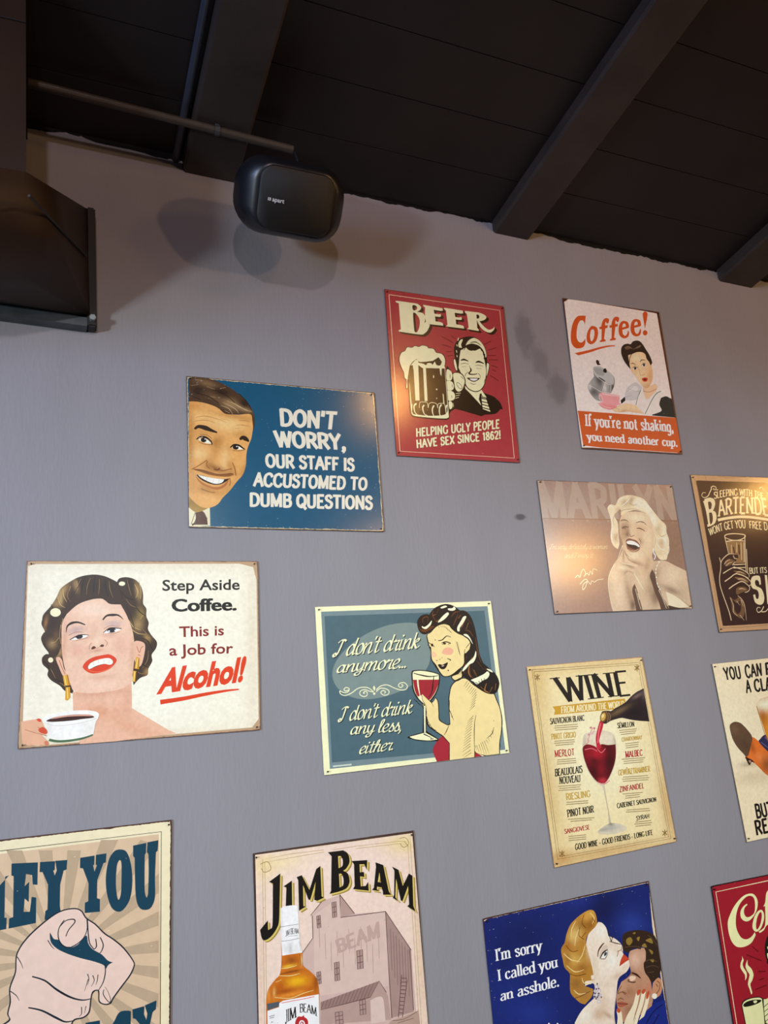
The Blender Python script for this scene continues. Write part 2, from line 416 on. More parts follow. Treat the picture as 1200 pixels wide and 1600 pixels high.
SCRIPT = {
 'I': (58, '10 84 24 98 44 100 58 92;38 98 34 40 26 6 12 0 4 12 12 20 24 12'), 'd': (66, '54 104 50 20 56 2 70 14;50 44 40 62 26 64 12 44 10 16 20 0 34 6 50 30'),
 'o': (58, 'o31 66 14 52 10 28 16 6 30 0 46 14 50 38 44 58;46 56 54 46 66 52'), 'n': (66, '12 66 10 0;10 26 26 58 40 66 48 56 46 12 54 0 68 14'),
 't': (44, '24 96 18 16 26 0 42 14;4 68 42 70'), 'r': (50, '4 54 14 68 18 58 40 62 *34 40 32 10 40 0 54 14'), 'i': (36, '14 66 12 12 20 0 36 14;.18 92'),
 'k': (62, '20 104 12 0;12 30 34 58 46 62 46 48 18 34;20 34 38 6 48 0 62 14'), 'a': (64, '50 64 46 14 54 0 68 14;48 46 38 62 24 62 12 42 10 14 20 0 34 6 48 34'),
 'y': (62, '14 66 12 30 18 10 30 8 46 30;52 66 44 -6 30 -32 12 -30 14 -14 40 0 66 16'), 'm': (94, '12 66 10 0;10 26 24 58 36 66 44 56 40 0;41 26 56 58 68 66 76 56 72 12 80 0 94 14'),
 'e': (52, '8 26 30 34 44 48 38 64 24 62 10 42 10 14 22 0 36 4 52 18'), 'l': (38, '8 20 28 70 34 98 24 104 16 84 12 20 20 0 38 14'), 's': (48, '4 12 20 40 28 68 30 52 42 30 38 8 24 0 12 8;38 6 54 16'),
 'h': (64, '8 20 26 70 30 98 22 104 16 84 10 0;10 26 26 58 38 64 46 54 44 12 52 0 66 14'), ',': (22, '12 6 12 -6 4 -20'), '.': (24, '.12 5'), "'": (18, '12 104 8 84'), ' ': (36, ''),
}

def parse(s):
    """'x y *x y ...' -> [(x, y, corner)]"""
    out, t, i = [], s.split(), 0
    while i < len(t):
        c = t[i][0] == '*'
        out.append((float(t[i].lstrip('*')), float(t[i + 1]), c)); i += 2
    return out

def smooth(pts, closed, n=5):
    P = [(p[0], p[1]) for p in pts]; C = [p[2] for p in pts]; N = len(P)
    if N < 3: return P
    out = []
    for i in range(N if closed else N - 1):
        p1, p2 = P[i], P[(i + 1) % N]
        p0 = P[i - 1] if (closed or i > 0) else p1
        p3 = P[(i + 2) % N] if (closed or i + 2 < N) else p2
        if C[i]: p0 = p1
        if C[(i + 1) % N]: p3 = p2
        if C[i] and C[(i + 1) % N]:
            out.append(p1); continue
        for k in range(n):
            t = k / n; t2 = t * t; t3 = t2 * t
            out.append(tuple(.5 * (2 * p1[j] + (p2[j] - p0[j]) * t + (2 * p0[j] - 5 * p1[j] + 4 * p2[j] - p3[j]) * t2 + (3 * p1[j] - p0[j] - 3 * p2[j] + p3[j]) * t3) for j in (0, 1)))
    if not closed: out.append(P[-1])
    return out

def ribbon(pts, wfun, closed=False, cap=0.0):
    """quads along a line; wfun(i, n, dx, dy) is the half width"""
    n = len(pts); V, F = [], []
    for i, (x, y) in enumerate(pts):
        a = pts[i - 1] if (i or closed) else pts[i]
        b = pts[(i + 1) % n] if (i < n - 1 or closed) else pts[i]
        dx, dy = b[0] - a[0], b[1] - a[1]; L = math.hypot(dx, dy) or 1e-9
        dx /= L; dy /= L
        w = wfun(i, n, dx, dy)
        if cap and not closed and i in (0, n - 1):
            s = -cap if i == 0 else cap
            x += dx * s; y += dy * s
        V += [(x - dy * w, y + dx * w), (x + dy * w, y - dx * w)]
    for i in range(n if closed else n - 1):
        j = (i + 1) % n
        F.append((2 * i, 2 * i + 1, 2 * j + 1, 2 * j))
    return V, F

def merge(V, F):
    """union of overlapping flat faces as one clean triangle mesh"""
    r = delaunay_2d_cdt([Vector(v) for v in V], [], [list(f) for f in F], 0, 1e-5)
    P, T = [tuple(v) for v in r[0]], [tuple(f) for f in r[2]]
    x0 = min(v[0] for v in V); w = (max(v[0] for v in V) - x0) / 40 + 1e-9
    cells = {}
    for f in F:
        q = [V[i] for i in f]; xs = [p[0] for p in q]; ys = [p[1] for p in q]
        e = (q, min(xs), max(xs), min(ys), max(ys))
        for c in range(int((e[1] - x0) / w), int((e[2] - x0) / w) + 1): cells.setdefault(c, []).append(e)
    keep = []
    for t in T:
        x = sum(P[i][0] for i in t) / len(t); y = sum(P[i][1] for i in t) / len(t)
        for q, a, b, c, d in cells.get(int((x - x0) / w), ()):
            if a <= x <= b and c <= y <= d:
                n = len(q); ins = False
                for i in range(n):
                    (px, py), (sx, sy) = q[i], q[i - 1]
                    if (py > y) != (sy > y) and x < (sx - px) * (y - py) / (sy - py) + px: ins = not ins
                if ins: keep.append(t); break
    return P, keep

def disc(x, y, r, n=10):
    return [(x + r * math.cos(2 * math.pi * k / n), y + r * math.sin(2 * math.pi * k / n)) for k in range(n)]

def pen_text(s, thick, thin, phi=20, serif=0, shear=0.0, gap=6, script=False, rough=0, hs=6):
    V, F, x = [], [], 0.0
    ph = math.radians(phi); rr = random.Random(len(s) * 7 + 1)
    def w(i, n, dx, dy):
        c, sn = dx * math.cos(ph) + dy * math.sin(ph), dy * math.cos(ph) - dx * math.sin(ph)
        return .5 * math.hypot(thick * sn, thin * c) + (rr.uniform(-rough, rough) if rough else 0)
    def add(v, f):
        nonlocal V, F
        k = len(V)
        V.extend((x + a + shear * b, b) for a, b in v); F.extend(tuple(q + k for q in g) for g in f)
    for ch in s:
        wd, st = (SCRIPT if script and ch in SCRIPT else GLYPHS).get(ch) or GLYPHS.get(ch.upper(), (34, ''))
        V_, F_ = V, F; V, F = [], []
        for q in (st.split(';') if st else ()):
            if q[0] == '.':
                a, b, _ = parse(q[1:])[0]; r = thick * .56
                add(disc(a, b, r), [tuple(range(10))]); continue
            cl = q[0] == 'o'
            p = parse(q[1:] if cl else q)
            pl = smooth(p, cl, 6)
            add(*ribbon(pl, w, cl, 0 if serif else thin * .3))
            if serif and not cl:
                for (e, nb) in ((pl[0], pl[1]), (pl[-1], pl[-2])):
                    if ch in 'VWvwy' and e[1] <= 0 or ch == 'A' and e[1] == 100 or ch == 'Y' and e[1] == 46: continue
                    if e[1] in (0, 66, 100, 104, -32) and abs(nb[1] - e[1]) > .8 * abs(nb[0] - e[0]):
                        lo = e[0] - thick * .5 - serif; hi = e[0] + thick * .5 + serif
                        up = e[1] > nb[1]
                        if ch.islower() and up and e[1] in (66, 104) and ch not in 'vwxyku': hi = e[0] + thick * .3
                        y0, y1 = (e[1] - hs, e[1]) if up else (e[1], e[1] + hs)
                        add([(lo, y0), (hi, y0), (hi, y1), (lo, y1)], [(0, 1, 2, 3)])
        if V:
            V, F = merge(V, F)
            k = len(V_); V_.extend(V); F_.extend(tuple(q + k for q in g) for g in F)
        V, F = V_, F_
        x += wd + gap
    x0 = min(v[0] for v in V); x1 = max(v[0] for v in V)
    return [((a - x0) / (x1 - x0), b / 100) for a, b in V], F

def sans_text(s, bold=0.0, shear=0.0):
    vs, fs = text_mesh(s, bold)
    h = .729                                           # cap height of the built-in face
    vs = [(a + shear * b, b) for a, b in vs]
    x0 = min(v[0] for v in vs); x1 = max(v[0] for v in vs)
    vs, fs = merge(vs, fs)
    return [((a - x0) / (x1 - x0), b / h) for a, b in vs], fs

FONTS = {
 'brush': lambda s: pen_text(s, 27, 22, 10, 0, 0, 9, rough=.5), 'gothic': lambda s: pen_text(s, 26, 19, 0, 0, 0, 13), 'narrow': lambda s: pen_text(s, 22, 15, 0, 0, 0, 11),
 'sans': lambda s: sans_text(s), 'bold': lambda s: sans_text(s, .018), 'heavy': lambda s: sans_text(s, .034), 'black': lambda s: sans_text(s, .05),
 'obl': lambda s: sans_text(s, .045, .2),
 'serif': lambda s: pen_text(s, 15, 6, 14, 8), 'sbold': lambda s: pen_text(s, 19, 7, 10, 8), 'roman': lambda s: pen_text(s, 19, 6, 18, 10, hs=4),
 'slab': lambda s: pen_text(s, 21, 13, 0, 8, hs=12), 'cond': lambda s: pen_text(s, 24, 12, 0, 9, hs=9, gap=9), 'script': lambda s: pen_text(s, 13, 5, 35, 0, .22, -6, True),
 'hand': lambda s: pen_text(s, 5, 3, 30, 0, .35, -6, True), 'swash': lambda s: pen_text(s, 27, 12, 12, 0, .1, 6), 'west': lambda s: pen_text(s, 20, 13, 0, 5, hs=9, gap=7),
}

def at_line(pl, u):
    n = len(pl) - 1
    t = min(max(u, -.2), 1.2) * n; i = min(max(int(t), 0), n - 1); f = t - i
    if n >= 2:                                          # quadratic through three points for arcs
        a, b, c = pl[0], pl[n // 2], pl[-1]
        l0, l1, l2 = 2 * (u - .5) * (u - 1), -4 * u * (u - 1), 2 * u * (u - .5)
        return tuple(a[j] * l0 + b[j] * l1 + c[j] * l2 for j in (0, 1))
    return tuple(pl[i][j] + (pl[i + 1][j] - pl[i][j]) * f for j in (0, 1))

INKS = {}
def tone(h):
    return tuple(min(.86, a * b) for a, b in zip(lin(h), TIN['g']))
def ink(h, kind='p'):
    k = (h, kind)
    if k not in INKS:
        if kind == 'g':
            INKS[k] = mat('shaded_print', (1, 1, 1), TIN['r'], mottle=.07, scale=160, bump=TIN['b'], bscale=900, spec=TIN['s'], attr='tone', bdist=.0003)
        else:
            INKS[k] = mat('print_' + h, tone(h), TIN['r'], mottle=TIN['m'], scale=70, bump=TIN['b'], bscale=900, spec=TIN['s'], bdist=.0003)
    return INKS[k]
TIN = dict(r=.36, b=.25, s=.5, m=.04)

def triangulate(loops):
    pts, ed = [], []
    for lp in loops:
        k = len(pts); n = len(lp)
        pts += [Vector(p) for p in lp]; ed += [(k + i, k + (i + 1) % n) for i in range(n)]
    r = delaunay_2d_cdt(pts, ed, [], 0, 1e-5)
    P = [tuple(v) for v in r[0]]; keep = []
    for t in r[2]:
        x = sum(P[i][0] for i in t) / len(t); y = sum(P[i][1] for i in t) / len(t); ins = False
        for lp in loops:
            for i in range(len(lp)):
                (px, py), (sx, sy) = lp[i], lp[i - 1]
                if (py > y) != (sy > y) and x < (sx - px) * (y - py) / (sy - py) + px: ins = not ins
        if ins: keep.append(tuple(t))
    return P, keep

def ragged(c, inset, amp, seed, step=4.0):
    r = random.Random(seed); out = []
    cx = sum(p[0] for p in c) / 4; cy = sum(p[1] for p in c) / 4
    q = []
    for i in range(4):
        a, b, d = c[i - 1], c[i], c[(i + 1) % 4]
        def un(p, s):
            L = math.hypot(s[0] - p[0], s[1] - p[1]); return ((s[0] - p[0]) / L, (s[1] - p[1]) / L)
        u, v = un(b, a), un(b, d)
        q.append((b[0] + (u[0] + v[0]) * inset, b[1] + (u[1] + v[1]) * inset))
    for i in range(4):
        a, b = q[i], q[(i + 1) % 4]
        L = math.hypot(b[0] - a[0], b[1] - a[1]); n = max(2, int(L / step))
        nx_, ny_ = -(b[1] - a[1]) / L, (b[0] - a[0]) / L
        w = 0
        for k in range(n):
            t = k / n
            w = .6 * w + r.uniform(-amp, amp)
            e = min(t, 1 - t) * L
            cc = max(0, 1 - e / 9) * amp * 2.2          # worn, rounded corners
            s = -(abs(w) + cc)
            if nx_ * (cx - a[0]) + ny_ * (cy - a[1]) > 0: s = -s
            out.append((a[0] + (b[0] - a[0]) * t + nx_ * s, a[1] + (b[1] - a[1]) * t + ny_ * s))
    return out

def make_sign(name, label, group, cx, cz, ang, corners, plate, shapes, gain=(1, 1, 1), r=None, b=None, flecks=None, s=None):
    TIN['g'] = gain
    TIN.update(r=r or .42, b=b if b is not None else .08, s=s or .28)
    INKS.clear()
    rnd = random.Random(name + str(cx))
    # the tin plate: root mesh, 0.8 mm sheet standing off the plaster
    edge = ragged(corners, 0, .22, cx, 9)
    bm = bmesh.new()
    fr = [bm.verts.new((x / 1000, -.0034, z / 1000)) for x, z in edge]
    bk = [bm.verts.new((x / 1000, -.0026, z / 1000)) for x, z in edge]
    n = len(fr)
    bm.faces.new(fr); bm.faces.new(bk[::-1])
    for i in range(n): bm.faces.new((fr[i], bk[i], bk[(i + 1) % n], fr[(i + 1) % n]))
    root = bm_obj(name, bm, mat('tin_plate', lin(plate), .45, metal=.2, mottle=.25, scale=60, bump=.1, bscale=200))
    root.location = (cx, 0, cz); root.rotation_euler = (0, -ang, 0)
    tag(root, label, 'sign', group)
    parts, order = {}, []
    def bucket(path):
        if path not in parts:
            parts[path] = dict(v=[], f=[], mi=[], mats=[], col=[]); order.append(path)
        return parts[path]
    lay = 0
    def clip(V, F, cols):
        """cut away whatever would hang over the edge of the plate"""
        half = []
        for i in range(4):
            (ax, ay), (bx, by) = corners[i], corners[(i + 1) % 4]
            L = math.hypot(bx - ax, by - ay); nx_, ny_ = (by - ay) / L, -(bx - ax) / L
            if nx_ * ax + ny_ * ay > 0: nx_, ny_ = -nx_, -ny_
            half.append((nx_, ny_, nx_ * ax + ny_ * ay + .35))
        out = [any(h[0] * x + h[1] * z < h[2] for h in half) for x, z in V]
        if not any(out): return V, F, cols
        V = list(V); cols = list(cols) if cols else None; G = []
        for f in F:
            if not any(out[i] for i in f if i < len(out)): G.append(f); continue
            poly = [(V[i], cols[i] if cols else None) for i in f]
            for hx_, hz_, d in half:
                np_ = []
                for k in range(len(poly)):
                    (a, ca), (b_, cb) = poly[k - 1], poly[k]
                    da, db = hx_ * a[0] + hz_ * a[1] - d, hx_ * b_[0] + hz_ * b_[1] - d
                    if (da < 0) != (db < 0):
                        t = da / (da - db); np_.append(((a[0] + (b_[0] - a[0]) * t, a[1] + (b_[1] - a[1]) * t), cb))
                    if db >= 0: np_.append((b_, cb))
                poly = np_
                if len(poly) < 3: break
            if len(poly) >= 3:
                k = len(V)
                for q, c in poly:
                    V.append(q)
                    if cols: cols.append(c)
                G.append(tuple(range(k, k + len(poly))))
        used = sorted({i for f in G for i in f}); mp = {i: k for k, i in enumerate(used)}
        return [V[i] for i in used], [tuple(mp[i] for i in f) for f in G], ([cols[i] for i in used] if cols else None)
    def put(path, V, F, m, cols=None, c0=None):
        nonlocal lay
        V, F, cols = clip(V, F, cols)
        if not F: return
        B = bucket(path); k = len(B['v'])
        if m not in B['mats']: B['mats'].append(m)
        i = B['mats'].index(m)
        h = -.0034 - .000015 * (lay + 2)
        B['v'] += [(x / 1000, h, z / 1000) for x, z in V]
        B['f'] += [tuple(q + k for q in f) for f in F]
        B['mi'] += [i] * len(F)
        B['col'] += cols or [c0 or (1, 1, 1)] * len(V)
        lay += 1
    for sh in shapes:
        kd, path, col = sh[0], sh[1], sh[2]
        if kd == 't' and path in parts:      # every line of lettering is a part of its own
            path += '#%d' % sum(p_.startswith(path) for p_ in parts)
        if kd == 'r':                                   # worn paint field: inset, raggedness
            pl = ragged(corners, sh[3], sh[4], len(label) + sh[3], 3.0)
            put(path, *triangulate([pl]), ink(col))
        elif kd in 'pq':                                # filled shape: p smooth, q straight
            loops = [parse(s_) for s_ in sh[3].split('|')]
            loops = [smooth(l, True) if kd == 'p' else [(x, z) for x, z, _ in l] for l in loops]
            put(path, *triangulate([[(x / 10, z / 10) for x, z in l] for l in loops]), ink(col))
        elif kd == 'l':                                 # stroke: widths start, middle, end in tenths of a mm
            ws = sh[4]
            VV, FF = [], []
            for s_ in sh[3].split('|'):
                pl = [(x / 10, z / 10) for x, z in smooth(parse(s_), False)]
                def wf(i, n, dx, dy, ws=ws):
                    t = i / max(1, n - 1)
                    if len(ws) == 1: return ws[0] / 20
                    a, b_, c = ws
                    return (a + (b_ - a) * 2 * t if t < .5 else b_ + (c - b_) * (2 * t - 1)) / 20
                a_, f_ = ribbon(pl, wf); k = len(VV)
                VV += a_; FF += [tuple(q + k for q in g) for g in f_]
            put(path, *merge(VV, FF), ink(col))
        elif kd == 'e':                                 # ellipses
            for x, z, rx, rz, a in sh[3]:
                ca, sa = math.cos(math.radians(a)), math.sin(math.radians(a))
                el = [(x / 10 + ca * rx / 10 * u - sa * rz / 10 * v, z / 10 + sa * rx / 10 * u + ca * rz / 10 * v) for u, v in disc(0, 0, 1, 22)]
                put(path, el, [tuple(range(22))], ink(col)); lay -= 1
            lay += 1
        elif kd == 't':                                 # lettering between a base line and a cap line
            Bl = [(x / 10, z / 10) for x, z, _ in parse(sh[5])]; Tl = [(x / 10, z / 10) for x, z, _ in parse(sh[6])]
            V, F = FONTS[sh[3]](sh[4])
            W_ = []
            for u, v in V:
                p, q = at_line(Bl, u), at_line(Tl, u)
                W_.append((p[0] + (q[0] - p[0]) * v, p[1] + (q[1] - p[1]) * v))
            put(path, W_, F, ink(col))
        elif kd == 'g':                                 # tonal print: fine mesh with soft tones
            pl = [(x / 10, z / 10) for x, z in smooth(parse(sh[3]), True)]
            st = sh[5]
            xs = [p[0] for p in pl]; zs = [p[1] for p in pl]
            pts = [Vector(p) for p in pl]; ed = [(i, (i + 1) % len(pl)) for i in range(len(pl))]
            x = min(xs)
            while x < max(xs):
                z = min(zs)
                while z < max(zs):
                    pts.append(Vector((x + rnd.uniform(-.2, .2) * st, z + rnd.uniform(-.2, .2) * st))); z += st
                x += st
            V, _, F, _, _, _ = delaunay_2d_cdt(pts, ed, [list(range(len(pl)))], 2, 1e-4)
            base = tone(col); cols = []
            for p in V:
                c = list(base)
                for bx, bz, rx, rz, a, bc, sg in sh[4]:
                    ca, sa = math.cos(math.radians(a)), math.sin(math.radians(a))
                    dx, dz = p[0] - bx / 10, p[1] - bz / 10
                    d = ((dx * ca + dz * sa) * 10 / rx) ** 2 + ((-dx * sa + dz * ca) * 10 / rz) ** 2
                    if d < 7:
                        k = sg * math.exp(-d); t = tone(bc)
                        c = [c[j] + (t[j] - c[j]) * k for j in (0, 1, 2)]
                cols.append(tuple(c))
            put(path, [tuple(p) for p in V], [tuple(f) for f in F], ink('ffffff', 'g'), cols)
    if flecks:                                          # chips and scratches in the paint
        fc, nf, fs = flecks
        V, F = [], []
        for _ in range(nf):
            t = rnd.random()
            (x0, z0), (x1, z1), (x2, z2), (x3, z3) = corners
            u, v = rnd.uniform(.015, .985), rnd.uniform(.015, .985)
            if t < .55:
                if rnd.random() < .5: u = abs(rnd.gauss(0, .03)); u = u if rnd.random() < .5 else 1 - u
                else: v = abs(rnd.gauss(0, .03)); v = v if rnd.random() < .5 else 1 - v
            u, v = min(max(u, .008), .992), min(max(v, .008), .992)
            x = x0 * (1 - u) * (1 - v) + x1 * u * (1 - v) + x2 * u * v + x3 * (1 - u) * v
            z = z0 * (1 - u) * (1 - v) + z1 * u * (1 - v) + z2 * u * v + z3 * (1 - u) * v
            rx = rnd.uniform(.3, 1) * fs * (2.2 if rnd.random() < .25 else 1); rz = rnd.uniform(.25, .7) * fs
            k = len(V); V += [(x + rx * rnd.uniform(.5, 1) * math.cos(q), z + rz * rnd.uniform(.5, 1) * math.sin(q)) for q in (0, 1.05, 2.1, 3.14, 4.2, 5.25)]
            F.append(tuple(range(k, k + 6)))
        put('paint_chips', V, F, ink(fc))
    objs = {}
    for path in sorted(order, key=lambda p_: '/' in p_):
        B = parts[path]; nm = path.split('/')[-1].split('#')[0]; par = root
        if '/' in path:
            par = objs[path.split('/')[0]]
        o = mesh_obj(nm, B['v'], B['f'], B['mats'], par, B['mi'])
        ca = o.data.color_attributes.new('tone', 'FLOAT_COLOR', 'POINT')
        ca.data.foreach_set('color', [q for c in B['col'] for q in (*c, 1.0)])
        objs[path] = o
        if nm == 'paint_chips': o['kind'] = 'stuff'
    # fixing nails in the corners
    for i in range(4):
        x, z = corners[i]; L = math.hypot(x, z); f = 1 - 9.5 / L
        bm = bmesh.new()
        bm_tube(bm, (x * f / 1000, -.0033, z * f / 1000), (x * f / 1000, -.0078, z * f / 1000), .0014, 10)
        bm_obj('nail', bm, nail_m, root)
    return root
nail_m = mat('dark_nail', lin('2a221c'), .4, metal=.5)

